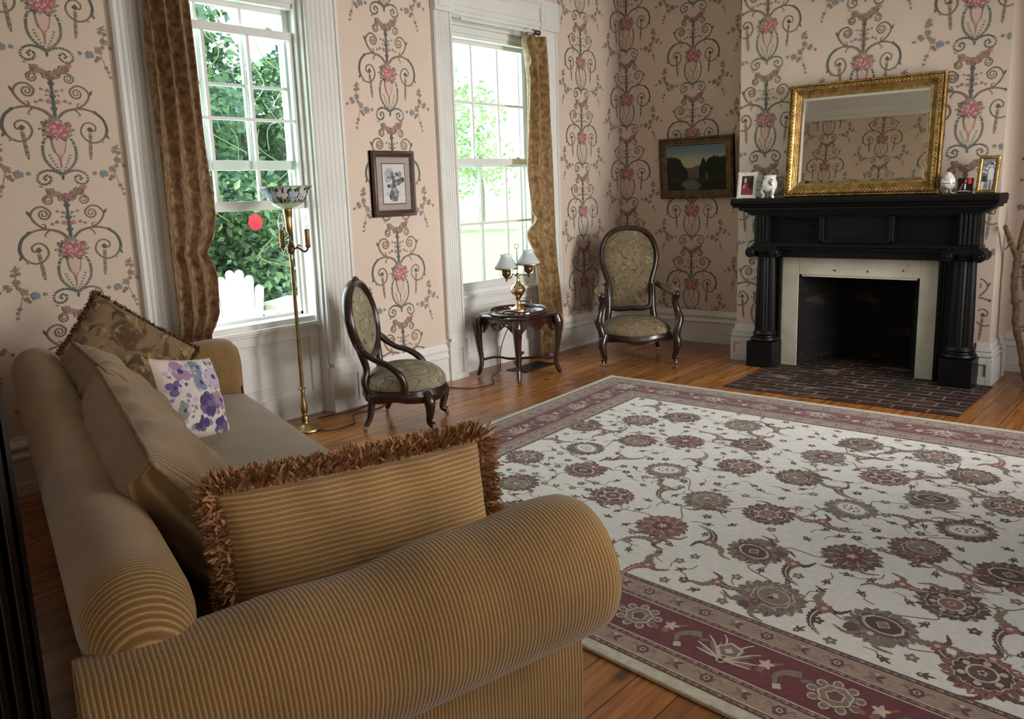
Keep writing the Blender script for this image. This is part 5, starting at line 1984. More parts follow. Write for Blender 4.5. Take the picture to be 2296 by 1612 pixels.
for (x, z, r) in ((-0.052, 0.072, 0.030), (-0.03, 0.092, 0.018), (-0.06, 0.03, 0.022)):
    mb.poly([(x + r * (1 + 0.25 * rng.uniform(-1, 1)) * math.cos(2 * PI * q / 11), -0.0042, z + r * (1 + 0.25 * rng.uniform(-1, 1)) * math.sin(2 * PI * q / 11)) for q in range(11)], 3)
mb.poly([(-0.018, -0.0044, -0.122), (0.022, -0.0044, -0.122), (0.035, -0.0044, -0.085), (-0.03, -0.0044, -0.085)], 1)
mb.build('flower_drawing', [flat_mat('ink_dark', (0.045, 0.045, 0.06)), flat_mat('ink_mid', (0.13, 0.13, 0.15)), flat_mat('ink_pale', (0.27, 0.27, 0.29)), flat_mat('ink_wash', (0.42, 0.42, 0.44))], pr)
mb = MB()
mb.box((-pw_ / 2 + 0.044, -0.0062, -ph_ / 2 + 0.044), (pw_ / 2 - 0.044, -0.0055, ph_ / 2 - 0.044))
mb.build('picture_glass', M_PGLASS, pr)

# landscape in the corner recess
lw, lh = 0.735, 0.545
ls = hang('landscape_painting', 'dim lake landscape in a dull gilt frame tilted forward in the corner recess', 'painting', (0.853, YB - 0.058, 1.605), 0.0, math.radians(4.5))
mb = MB()
frame_mesh(mb, lw, lh, [(0, -0.03), (0, 0.018), (0.008, 0.026), (0.022, 0.022), (0.030, 0.012), (0.042, 0.014), (0.050, 0.006), (0.064, 0.008), (0.074, 0.0)])
mb.box((-lw / 2, 0.0, -lh / 2), (lw / 2, 0.03, lh / 2))
lf = mb.build('frame', M_GOLD_D, ls, smooth=30)
mb = MB()
for (horiz, cnt) in ((True, 44), (False, 32)):
    L0 = (lw if horiz else lh) - 0.02
    for sgn in (-1, 1):
        for k in range(cnt):
            t = lerp(-L0 / 2, L0 / 2, (k + 0.5) / cnt)
            e = (lh if horiz else lw) / 2 - 0.013
            x, z = (t, sgn * e) if horiz else (sgn * e, t)
            mb.ball((x, -0.025, z), (0.0085, 0.006, 0.0085), 6, 4)
mb.build('ornament', M_GOLD_D, lf, smooth=60)
m, nt, out = nodes_of('painted_evening_sky')
p = nt.nodes.new('ShaderNodeBsdfPrincipled')
p.inputs['Roughness'].default_value = 0.45
nt.links.new(p.outputs[0], out.inputs[0])
tc = nt.nodes.new('ShaderNodeTexCoord')
sp_ = nt.nodes.new('ShaderNodeSeparateXYZ')
nt.links.new(tc.outputs['Object'], sp_.inputs[0])
mr = N(nt, 'ShaderNodeMapRange')
mr.inputs['From Min'].default_value = -0.03
mr.inputs['From Max'].default_value = 0.2
nt.links.new(sp_.outputs[2], mr.inputs['Value'])
r_ = ramp(nt, [(0.0, (0.42, 0.37, 0.17)), (0.4, (0.36, 0.35, 0.20)), (0.75, (0.14, 0.20, 0.23)), (1.0, (0.075, 0.14, 0.22))])
nt.links.new(mr.outputs[0], r_.inputs[0])
nt.links.new(r_.outputs[0], p.inputs['Base Color'])
M_SKYP = m
mb = MB()
aw, ah = lw - 0.146, lh - 0.146
rect(mb, aw, ah, -0.001, 0)
rng = random.Random(5)


def ridge(pts, y, mi, jag, n=60):
    P = []
    for k in range(n + 1):
        x = lerp(pts[0][0], pts[-1][0], k / n)
        P.append((x, y, min(ah / 2 - 0.002, interp([q[0] for q in pts], [q[1] for q in pts], x) + rng.uniform(-jag, jag))))
    zb = -ah / 2
    for k in range(n):
        mb.poly([(P[k][0], y, zb), (P[k + 1][0], y, zb), P[k + 1], P[k]], mi)


hw = aw / 2
ridge([(-hw, 0.01), (-0.05, 0.0), (0.02, 0.02), (0.12, 0.0), (hw, 0.0)], -0.0014, 1, 0.004)
ridge([(-hw, 0.105), (-0.22, 0.10), (-0.16, 0.085), (-0.13, 0.03), (-0.08, -0.03)], -0.0018, 2, 0.010)
ridge([(0.03, -0.02), (0.06, 0.06), (0.075, 0.10), (0.095, 0.05), (0.15, 0.085), (0.19, 0.10), (0.24, 0.08), (hw, 0.09)], -0.0018, 3, 0.012)
ridge([(-hw, -0.09), (hw, -0.09)], -0.0022, 4, 0.004)
mb.poly([(-0.13, -0.0026, -0.12), (-0.02, -0.0026, -0.095), (0.04, -0.0026, -0.15), (0.10, -0.0026, -0.195), (-0.17, -0.0026, -0.195)], 5)
ridge([(-hw, -0.10), (-0.22, -0.12), (-0.14, -0.16), (-0.09, -0.198)], -0.0030, 2, 0.006)
ridge([(0.02, -0.198), (0.06, -0.15), (0.14, -0.11), (hw, -0.10)], -0.0030, 3, 0.006)
for (x, z, w2, h2) in ((0.105, -0.055, 0.020, 0.040), (0.02, -0.075, 0.018, 0.025)):
    mb.poly([(x - w2 / 2, -0.0034, z - h2), (x + w2 / 2, -0.0034, z - h2), (x + w2 / 2, -0.0034, z), (x, -0.0034, z + 0.012), (x - w2 / 2, -0.0034, z)], 5)
mb.build('canvas', [M_SKYP, flat_mat('paint_far_hills', (0.12, 0.10, 0.085)), flat_mat('paint_left_trees', (0.028, 0.028, 0.026)), flat_mat('paint_right_trees', (0.022, 0.026, 0.018)), flat_mat('paint_shore', (0.04, 0.036, 0.032)), flat_mat('paint_water', (0.13, 0.125, 0.105))], ls)

# ------------------------------------------------------------------ things on the mantel shelf
SZ = 1.3335
M_PORC = mat('white_porcelain', (0.74, 0.72, 0.68), rough=0.12, spec=0.6, coat=0.4)

# white filigree frame with a figure in red
wf = thing('photo_frame', 'white filigree photo frame showing a figure in red, left end of mantel', 'photo frame', (1.672, -0.135, SZ), 0.0)
wf.rotation_euler = (math.radians(-12), 0, math.radians(8))
fw_, fh_ = 0.150, 0.205
mb = MB()
frame_mesh(mb, fw_ - 0.008, fh_ - 0.008, [(0, -0.006), (0, 0.004), (0.010, 0.008), (0.020, 0.004), (0.024, 0.0)])
rng = random.Random(2)
for (horiz, cnt) in ((True, 8), (False, 11)):
    L0 = (fw_ if horiz else fh_) - 0.014
    for sgn in (-1, 1):
        for k in range(cnt):
            t = lerp(-L0 / 2, L0 / 2, k / (cnt - 1))
            e = (fh_ if horiz else fw_) / 2 - 0.009
            x, z = (t, sgn * e) if horiz else (sgn * e, t)
            mb.tube([(x + 0.008 * math.cos(a), -0.008, z + 0.008 * math.sin(a)) for a in [q * PI / 4 for q in range(8)]], 0.0025, 6, closed=True)
mb.build('frame', M_PORC, wf, smooth=50, loc=(0, 0, fh_ / 2))
mb = MB()
iw, ih = fw_ - 0.044, fh_ - 0.044
rect(mb, iw, ih, -0.0005, 0)
mb.poly([(-iw / 2, -0.001, -ih / 2), (iw / 2, -0.001, -ih / 2), (iw / 2, -0.001, -0.035), (0.012, -0.001, -0.02), (0.002, -0.001, 0.02), (-0.012, -0.001, 0.028), (-0.032, -0.001, 0.01), (-iw / 2, -0.001, -0.02)], 1)
mb.poly([(-0.024, -0.0014, 0.022), (-0.008, -0.0014, 0.022), (-0.006, -0.0014, 0.05), (-0.014, -0.0014, 0.062), (-0.026, -0.0014, 0.052)], 2)
mb.poly([(-0.045, -0.0014, -0.022), (-0.018, -0.0014, -0.022), (-0.012, -0.0014, 0.008), (-0.024, -0.0014, 0.008)], 3)
mb.build('photo', [flat_mat('photo_dark_ground', (0.055, 0.035, 0.028)), flat_mat('photo_red_dress', (0.26, 0.045, 0.055)), flat_mat('photo_pale_face', (0.62, 0.47, 0.34)), flat_mat('photo_skin', (0.50, 0.235, 0.15))], wf, loc=(0, 0, fh_ / 2))

# footed porcelain egg vase
vs_ = thing('porcelain_vase', 'white footed porcelain vase with red flowers, left of the mirror', 'vase', (1.862, -0.13, SZ), 0.3)
mb = MB()
def scal(r, z, a):
    return r * (1 + (0.05 * math.cos(6 * a) if z > 0.145 else 0))
mb.lathe([(0.012, 0.040), (0.034, 0.046), (0.050, 0.066), (0.057, 0.092), (0.055, 0.118), (0.046, 0.142), (0.041, 0.152), (0.045, 0.164), (0.049, 0.172), (0.046, 0.172), (0.040, 0.158), (0.038, 0.15)], 36, fn=scal, cap=False)
mb.build('body', M_PORC, vs_, smooth=60)
for k in range(3):
    a = -PI / 2 + 0.55 + k * 2 * PI / 3
    c, s = math.cos(a), math.sin(a)
    mb = MB()
    P = smoothpath([(0.046 * c, 0.046 * s, 0.072), (0.058 * c, 0.058 * s, 0.050), (0.044 * c, 0.044 * s, 0.024), (0.050 * c, 0.050 * s, 0.008), (0.060 * c, 0.060 * s, 0.008)], 5)
    mb.tube(P, [lerp(0.014, 0.008, i / (len(P) - 1)) for i in range(len(P))], 10)
    mb.build('foot', M_PORC, vs_, smooth=60)
mb = MB()
rng = random.Random(9)
for k in range(16):
    a = -PI / 2 + rng.gauss(0.15, 0.18)
    z = 0.112 + rng.gauss(0, 0.014)
    r0 = 0.0572
    ux = Vector((-math.sin(a), math.cos(a), 0))
    c = Vector((r0 * math.cos(a), r0 * math.sin(a), z)) + Vector((math.cos(a), math.sin(a), 0)) * 0.0006
    r = rng.uniform(0.004, 0.008)
    mb.poly([tuple(c + ux * r * math.cos(q * PI / 4) + Vector((0, 0, r * math.sin(q * PI / 4)))) for q in range(8)], rng.choice((0, 0, 1, 2)))
mb.build('flower_decoration', [flat_mat('glaze_red', (0.25, 0.06, 0.05)), flat_mat('glaze_brown', (0.14, 0.075, 0.05)), flat_mat('glaze_green', (0.18, 0.2, 0.13))], vs_)

# decorated egg on a little stand
eg = thing('porcelain_egg', 'white and grey porcelain egg on a small gilt stand, right of the mirror', 'ornament', (3.128, -0.13, SZ))
mb = MB()
mb.lathe([(0.0, 0.028), (0.022, 0.032), (0.040, 0.046), (0.048, 0.066), (0.046, 0.090), (0.036, 0.116), (0.022, 0.138), (0.010, 0.147), (0.0, 0.149)], 32)
mb.build('egg', mat('egg_glaze', (0.72, 0.70, 0.66), rough=0.1, spec=0.6, c2=(0.34, 0.31, 0.30), nscale=26, coat=0.5), eg, smooth=80)
mb = MB()
mb.lathe([(0.0485, 0.070), (0.0495, 0.073), (0.0485, 0.076)], 32, cap=False)
mb.build('band', mat('egg_band', (0.20, 0.15, 0.12), rough=0.3, metal=0.5), eg, smooth=60)
for k in range(3):
    a = -PI / 2 + k * 2 * PI / 3
    c, s = math.cos(a), math.sin(a)
    mb = MB()
    mb.tube(smoothpath([(0.030 * c, 0.030 * s, 0.040), (0.018 * c, 0.018 * s, 0.026), (0.022 * c, 0.022 * s, 0.012), (0.040 * c, 0.040 * s, 0.004)], 5), 0.004, 8)
    mb.build('foot', mat('egg_stand_gilt', (0.5, 0.36, 0.14), rough=0.3, metal=0.8), eg, smooth=60)

# small dark card with a portrait and a red patch
dk = thing('portrait_card', 'small black portrait card with a red patch, between the egg and gold frame', 'card', (3.232, -0.125, SZ), 0.0)
dk.rotation_euler = (math.radians(-10), 0, 0)
mb = MB()
mb.box((-0.048, 0.0, 0.0), (0.048, 0.004, 0.105))
mb._add([(-0.005, 0.004, 0.06), (0.005, 0.004, 0.06), (0.005, 0.04, 0.007), (-0.005, 0.04, 0.007)], [(0, 1, 2, 3)], 0)
cb = mb.build('card', flat_mat('card_black', (0.012, 0.010, 0.012), 0.4), dk)
mb = MB()
mb.poly([(0.016, -0.0006, 0.066), (0.038, -0.0006, 0.066), (0.036, -0.0006, 0.104), (0.016, -0.0006, 0.104)], 0)
mb.poly([(-0.008, -0.0008, 0.076), (0.008, -0.0008, 0.072), (0.010, -0.0008, 0.094), (-0.004, -0.0008, 0.098)], 1)
mb.poly([(-0.006, -0.0008, 0.028), (0.006, -0.0008, 0.03), (0.005, -0.0008, 0.066), (-0.004, -0.0008, 0.066)], 2)
mb.poly([(-0.034, -0.0008, 0.03), (-0.026, -0.0008, 0.024), (-0.010, -0.0008, 0.066), (-0.016, -0.0008, 0.07)], 3)
mb.poly([(-0.042, -0.0008, 0.016), (0.018, -0.0008, 0.016), (0.018, -0.0008, 0.021), (-0.042, -0.0008, 0.021)], 2)
mb.poly([(0.016, -0.0008, 0.008), (0.040, -0.0008, 0.010), (0.034, -0.0008, 0.022), (0.018, -0.0008, 0.022)], 3)
mb.build('portrait_print', [flat_mat('card_red', (0.62, 0.03, 0.06)), flat_mat('card_skin', (0.30, 0.13, 0.08)), flat_mat('card_white', (0.62, 0.58, 0.54)), flat_mat('card_brown', (0.20, 0.12, 0.085))], dk)

# gold frame with a black and white photo of a standing figure
gf = thing('photo_frame', 'slim gold photo frame with a black and white picture, right end of mantel', 'photo frame', (3.36, -0.12, SZ))
gf.rotation_euler = (math.radians(-11), 0, math.radians(-6))
gw_, gh_ = 0.130, 0.248
mb = MB()
frame_mesh(mb, gw_, gh_, [(0, -0.006), (0, 0.006), (0.006, 0.010), (0.016, 0.007), (0.022, 0.0)])
mb.box((-gw_ / 2, 0.0, -gh_ / 2), (gw_ / 2, 0.006, gh_ / 2))
mb.build('frame', M_GOLD, gf, smooth=30, loc=(0, 0, gh_ / 2))
mb = MB()
iw, ih = gw_ - 0.040, gh_ - 0.040
rect(mb, iw, ih, -0.0005, 0)
rng = random.Random(31)
for k in range(34):
    x, z = rng.uniform(-iw / 2 + 0.01, iw / 2 - 0.01), rng.uniform(-ih / 2 + 0.01, ih / 2 - 0.01)
    r = rng.uniform(0.005, 0.010)
    mb.poly([(x + r * math.cos(q * PI / 4), -0.0008 - 0.00002 * k, z + r * math.sin(q * PI / 4)) for q in range(8)], rng.choice((1, 2, 3)) if z < 0.02 else rng.choice((2, 3)))
fig = lambda pts, mi: mb.poly([(x, -0.0018, z) for x, z in pts], mi)
fig([(0.0, -0.03), (0.034, -0.03), (0.036, 0.03), (0.024, 0.045), (0.008, 0.045), (-0.002, 0.03)], 3)
fig([(0.010, 0.048), (0.022, 0.048), (0.024, 0.068), (0.009, 0.068)], 3)
mb.poly([(0.007, -0.002, 0.064), (0.026, -0.002, 0.064), (0.025, -0.002, 0.078), (0.010, -0.002, 0.078)], 1)
fig([(0.004, -0.10), (0.010, -0.10), (0.012, -0.03), (0.004, -0.03)], 3)
fig([(0.024, -0.10), (0.029, -0.10), (0.032, -0.03), (0.024, -0.03)], 3)
fig([(-0.040, -0.10), (-0.022, -0.10), (-0.020, -0.05), (-0.038, -0.045)], 3)
fig([(-0.034, -0.045), (-0.004, -0.05), (-0.01, -0.01), (-0.030, -0.005)], 1)
mb.build('photo', [flat_mat('photo_grey', (0.20, 0.19, 0.19)), flat_mat('photo_black', (0.045, 0.042, 0.045)), flat_mat('photo_mid', (0.33, 0.32, 0.32)), flat_mat('photo_white', (0.66, 0.64, 0.63))], gf, loc=(0, 0, gh_ / 2))

# bare branch propped in the right-hand recess
br = thing('tree_branch', 'bare forked tree branch propped beside the fireplace at the right edge', 'branch', (3.60, 0.20, 0))
M_BARK = mat('branch_bark', (0.20, 0.125, 0.07), rough=0.9, c2=(0.10, 0.06, 0.035), nscale=30, bump=0.6, bscale=50)
mb = MB()
P = smoothpath([(0.05, -0.01, 0.004), (0.018, 0.0, 0.09), (-0.012, 0.0, 0.24), (-0.058, 0.0, 0.42), (-0.062, 0.005, 0.53), (-0.082, 0.0, 0.66), (-0.083, 0.0, 0.80), (-0.073, 0.0, 0.90)], 6)
mb.tube(P, [lerp(0.022, 0.024, i / (len(P) - 1)) * (1 + 0.10 * math.sin(i * 1.7)) for i in range(len(P))], 10)
rng = random.Random(3)
for k in range(14):
    q = P[rng.randrange(4, len(P) - 2)]
    a = rng.uniform(0, 6.28)
    mb.ball((q.x + 0.020 * math.cos(a), q.y + 0.020 * math.sin(a), q.z), 0.009, 6, 4)
mb.build('stem', M_BARK, br, smooth=60)
for pts, r0 in (([(-0.078, 0.0, 0.87), (-0.100, -0.05, 0.95), (-0.118, -0.13, 1.04), (-0.130, -0.21, 1.11)], 0.019), ([(-0.076, 0.0, 0.88), (-0.072, 0.0, 0.95), (-0.064, 0.0, 1.03), (-0.050, 0.0, 1.12), (-0.03, 0.0, 1.22)], 0.018)):
    mb = MB()
    P = smoothpath(pts, 5)
    mb.tube(P, [lerp(r0, r0 * 0.75, i / (len(P) - 1)) for i in range(len(P))], 9)
    mb.build('fork', M_BARK, br, smooth=60)
mb = MB()
mb.tube(smoothpath([(-0.118, -0.12, 1.03), (-0.112, -0.15, 0.98), (-0.125, -0.19, 0.95)], 4), [0.005] * 8 + [0.003], 6)
mb.tube(smoothpath([(-0.125, -0.17, 1.07), (-0.118, -0.17, 1.01), (-0.10, -0.15, 0.96)], 4), 0.004, 6)
mb.build('twig', M_BARK, br, smooth=60)

# ------------------------------------------------------------------ upholstery and dark wood for the chairs and table
def tapestry_mat(name, ground, ground2, vine, leafc, pale, sc):
    m, nt, out = nodes_of(name)
    p = nt.nodes.new('ShaderNodeBsdfPrincipled')
    p.inputs['Roughness'].default_value = 0.85
    p.inputs['Specular IOR Level'].default_value = 0.15
    nt.links.new(p.outputs[0], out.inputs[0])
    tc = nt.nodes.new('ShaderNodeTexCoord')
    n0 = N(nt, 'ShaderNodeTexNoise', i_Scale=4.0, i_Detail=3.0)
    nt.links.new(tc.outputs['Object'], n0.inputs['Vector'])
    r0 = ramp(nt, [(0.35, ground2), (0.65, ground)])
    nt.links.new(n0.outputs['Fac'], r0.inputs[0])
    wob = nt.nodes.new('ShaderNodeVectorMath')
    wob.operation = 'MULTIPLY_ADD'
    wob.inputs[1].default_value = (0.09, 0.09, 0.09)
    n1 = N(nt, 'ShaderNodeTexNoise', i_Scale=9.0, i_Detail=2.0)
    nt.links.new(tc.outputs['Object'], n1.inputs['Vector'])
    nt.links.new(n1.outputs['Color'], wob.inputs[0])
    nt.links.new(tc.outputs['Object'], wob.inputs[2])
    v = N(nt, 'ShaderNodeTexNoise', i_Scale=sc * 0.75, i_Detail=0.0)
    nt.links.new(wob.outputs[0], v.inputs['Vector'])
    vd = math_node(nt, 'ABSOLUTE', math_node(nt, 'SUBTRACT', math_node(nt, 'FRACT', math_node(nt, 'MULTIPLY', v.outputs['Fac'], 5.0)), 0.5))
    rv = ramp(nt, [(0.028, (1, 1, 1)), (0.070, (0, 0, 0))])
    nt.links.new(vd, rv.inputs[0])
    v2 = N(nt, 'ShaderNodeTexVoronoi', i_Scale=sc * 1.7)
    nt.links.new(wob.outputs[0], v2.inputs['Vector'])
    n2 = N(nt, 'ShaderNodeTexNoise', i_Scale=38.0, i_Detail=2.0)
    nt.links.new(tc.outputs['Object'], n2.inputs['Vector'])
    d2 = math_node(nt, 'ADD', v2.outputs['Distance'], math_node(nt, 'MULTIPLY', math_node(nt, 'SUBTRACT', n2.outputs['Fac'], 0.5), 0.45))
    rl = ramp(nt, [(0.20, (0.75, 0.75, 0.75)), (0.26, (0, 0, 0))])
    nt.links.new(d2, rl.inputs[0])
    n3 = N(nt, 'ShaderNodeTexNoise', i_Scale=16.0, i_Detail=2.0)
    nt.links.new(wob.outputs[0], n3.inputs['Vector'])
    rp = ramp(nt, [(0.60, (0, 0, 0)), (0.64, (0.7, 0.7, 0.7))])
    nt.links.new(n3.outputs['Fac'], rp.inputs[0])
    c = mix_rgb(nt, rp.outputs[0], r0.outputs[0], pale)
    c = mix_rgb(nt, rl.outputs[0], c, leafc)
    c = mix_rgb(nt, math_node(nt, 'MULTIPLY', rv.outputs[0], 0.75), c, vine)
    nt.links.new(c, p.inputs['Base Color'])
    nb = N(nt, 'ShaderNodeTexNoise', i_Scale=260.0)
    nt.links.new(tc.outputs['Object'], nb.inputs['Vector'])
    b = N(nt, 'ShaderNodeBump', i_Strength=0.25, i_Distance=0.003)
    nt.links.new(nb.outputs['Fac'], b.inputs['Height'])
    nt.links.new(b.outputs[0], p.inputs['Normal'])
    return m


M_CH1 = tapestry_mat('olive_vine_tapestry', (0.275, 0.235, 0.16), (0.20, 0.17, 0.11), (0.055, 0.038, 0.030), (0.125, 0.11, 0.08), (0.36, 0.33, 0.26), 10.0)
M_CH2 = tapestry_mat('cream_vine_tapestry', (0.215, 0.165, 0.10), (0.155, 0.118, 0.070), (0.075, 0.036, 0.024), (0.085, 0.080, 0.055), (0.27, 0.23, 0.16), 14.0)
M_WOOD = mat('dark_carved_walnut', (0.022, 0.010, 0.0075), rough=0.28, spec=0.5, var=0.4, nscale=14, coat=0.25)
M_WOOD2 = mat('dark_mahogany', (0.032, 0.011, 0.009), rough=0.18, spec=0.6, var=0.4, nscale=10, coat=0.5)
M_BRASS = mat('polished_brass', (0.80, 0.62, 0.32), rough=0.17, metal=1.0)
M_BRASS_OLD = mat('aged_brass', (0.33, 0.235, 0.10), rough=0.34, metal=0.95, var=0.25, nscale=30)
M_BRONZE = mat('dark_bronze', (0.12, 0.075, 0.035), rough=0.4, metal=0.85)
M_CASTER = mat('caster_metal', (0.45, 0.42, 0.38), rough=0.3, metal=0.9)


def leg_curve(name, pts, rad, parent, m=M_WOOD, seg=12, n=6, caster=None):
    mb = MB()
    P = smoothpath(pts, n)
    k = len(P) - 1
    R = [interp([i / (len(rad) - 1) for i in range(len(rad))], rad, i / k) for i in range(k + 1)]
    mb.tube(P, R, seg)
    o = mb.build(name, m, parent, smooth=60)
    if caster is not None:
        mb = MB()
        c = caster
        mb.tube([(c[0] - 0.006, c[1], 0.013), (c[0] + 0.006, c[1], 0.013)], 0.013, 14)
        mb.tube([(c[0], c[1], 0.018), (c[0], c[1], 0.042)], 0.008, 8)
        mb.build('caster', M_CASTER, o, smooth=50)
    return o


def dome_seat(name, outline, z0, z1, m, parent, power=0.42, n=56, rings=12):
    """Sprung seat: outline(angle)->(x,y); rises from z0 at the rim to z1."""
    mb = MB()

    def fn(u, v):
        a = u * 2 * PI
        x, y = outline(a)
        if v < 0.12:
            t = v / 0.12
            return (x * lerp(0.97, 1.015, t), y * lerp(0.97, 1.015, t), z0 + t * 0.02)
        t = (v - 0.12) / 0.88
        r = 1 - t
        return (x * r * (1.015 if t == 0 else 1.0) + 0, y * r, z0 + 0.02 + (z1 - z0 - 0.02) * (max(0, 1 - r ** 2.3)) ** (1 / 1.9))

    mb.grid(fn, n, rings + 4, closeu=True)
    return mb.build(name, m, parent, smooth=180)


# ------------------------------------------------------------------ low side chair with an oval back
sc_ = thing('side_chair', 'low dark carved chair with oval back and domed tapestry seat, between the windows', 'chair', (0.650, -2.925, 0), math.radians(-58))
dome_seat('seat', lambda a: (0.262 * math.copysign(abs(math.cos(a)) ** 0.9, math.cos(a)), 0.262 * math.copysign(abs(math.sin(a)) ** 0.9, math.sin(a)) + 0.0), 0.250, 0.405, M_CH1, sc_)
mb = MB()
mb.grid(lambda u, v: tuple((lambda a: ((0.262 + (0.012 if 0.2 < v < 0.8 else 0)) * math.copysign(abs(math.cos(a)) ** 0.9, math.cos(a)), (0.262 + (0.012 if 0.2 < v < 0.8 else 0)) * math.copysign(abs(math.sin(a)) ** 0.9, math.sin(a)), 0.262 - v * (0.062 + 0.022 * abs(math.sin(2 * a)) ** 0.5)))(u * 2 * PI)), 72, 6, closeu=True)
mb.grid(lambda u, v: tuple((lambda a, r: (r * math.cos(a), r * math.sin(a), 0.195))(u * 2 * PI, lerp(0.235, 0.262, v))), 72, 2, closeu=True)
mb.build('seat_rail', M_WOOD, sc_, smooth=50)
leg_curve('leg', [(0.185, 0.175, 0.235), (0.205, 0.205, 0.18), (0.195, 0.20, 0.10), (0.185, 0.19, 0.055), (0.200, 0.215, 0.035)], [0.034, 0.036, 0.024, 0.018, 0.022], sc_, caster=(0.202, 0.218))
leg_curve('leg', [(-0.185, 0.175, 0.235), (-0.205, 0.205, 0.18), (-0.195, 0.20, 0.10), (-0.185, 0.19, 0.055), (-0.200, 0.215, 0.035)], [0.034, 0.036, 0.024, 0.018, 0.022], sc_, caster=(-0.202, 0.218))
leg_curve('leg', [(0.20, -0.16, 0.24), (0.215, -0.170, 0.16), (0.222, -0.180, 0.09), (0.243, -0.205, 0.035)], [0.026, 0.024, 0.019, 0.017], sc_, caster=(0.246, -0.208))
leg_curve('leg', [(-0.20, -0.16, 0.24), (-0.215, -0.170, 0.16), (-0.222, -0.180, 0.09), (-0.243, -0.205, 0.035)], [0.026, 0.024, 0.019, 0.017], sc_, caster=(-0.246, -0.208))
# oval back, raked
RK = math.radians(10)
def bk_pt(x, h, d=0.0, y0=-0.190, z0=0.28):
    """Point on the raked back plane: h up the plane, d out of it towards the sitter."""
    return (x, y0 - h * math.sin(RK) + d * math.cos(RK), z0 + h * math.cos(RK) + d * math.sin(RK))
mb = MB()
oc = 0.402
P = [bk_pt(0.242 * math.cos(a), oc + 0.240 * math.sin(a)) for a in [2 * PI * k / 48 for k in range(48)]]
mb.tube(P, [0.030 + 0.004 * math.sin(2 * PI * k / 48) for k in range(48)], 12, closed=True, flat=(1.0, 0.75))
bf = mb.build('back_frame', M_WOOD, sc_, smooth=60)
mb = MB()
P = [bk_pt(0.242 * math.cos(a), oc + 0.240 * math.sin(a), 0.022) for a in [2 * PI * k / 48 for k in range(48)]]
mb.tube(P, 0.010, 8, closed=True)
mb.tube(smoothpath([bk_pt(-0.05, oc + 0.248, 0.012), bk_pt(0, oc + 0.268, 0.016), bk_pt(0.05, oc + 0.248, 0.012)], 6), 0.014, 8)
mb.build('carving', M_WOOD, bf, smooth=60)
for side, nm, dd in ((1, 'back_upholstery', 0.035), (-1, 'back_panel', -0.018)):
    mb = MB()
    mb.grid(lambda u, v: bk_pt(0.224 * v * math.cos(u * 2 * PI), oc + 0.222 * v * math.sin(u * 2 * PI), dd * (1 - v ** 2.2) ** 0.6), 40, 9, closeu=True)
    mb.build(nm, M_CH1, sc_, smooth=180)
for s in (-1, 1):
    # stile from the seat up to the oval
    leg_curve('stile', [(0.19 * s, -0.165, 0.20), (0.175 * s, -0.215, 0.30), bk_pt(0.145 * s, 0.10), bk_pt(0.170 * s, 0.20), bk_pt(0.212 * s, 0.30)], [0.026, 0.024, 0.022, 0.024, 0.02], sc_)
    # sweeping hip rest from the oval to the seat side
    leg_curve('hip_rest', [bk_pt(0.215 * s, 0.29, 0.0), (0.232 * s, -0.195, 0.51), (0.240 * s, -0.120, 0.458), (0.255 * s, -0.04, 0.430), (0.266 * s, 0.035, 0.375), (0.262 * s, 0.065, 0.305), (0.255 * s, 0.06, 0.25)], [0.018, 0.022, 0.017, 0.020, 0.023, 0.022, 0.024], sc_)
    mb = MB()
    mb.ball((0.232 * s, -0.200, 0.525), 0.018, 10, 8)
    mb.build('scroll', M_WOOD, sc_, smooth=60)

# ------------------------------------------------------------------ armchair in the corner
ac = thing('armchair', 'dark carved armchair with waisted tapestry back standing in the corner', 'chair', (0.79, -0.375, 0), math.radians(-140))


def ac_out(a):
    c, s = math.cos(a), math.sin(a)
    x = math.copysign(abs(c) ** 0.62, c) * lerp(0.27, 0.315, (s + 1) / 2)
    y = math.copysign(abs(s) ** 0.62, s) * 0.275
    if s > 0.5:
        y += 0.020 * math.cos(PI * min(1, abs(x) / 0.30))
    return (x, y)


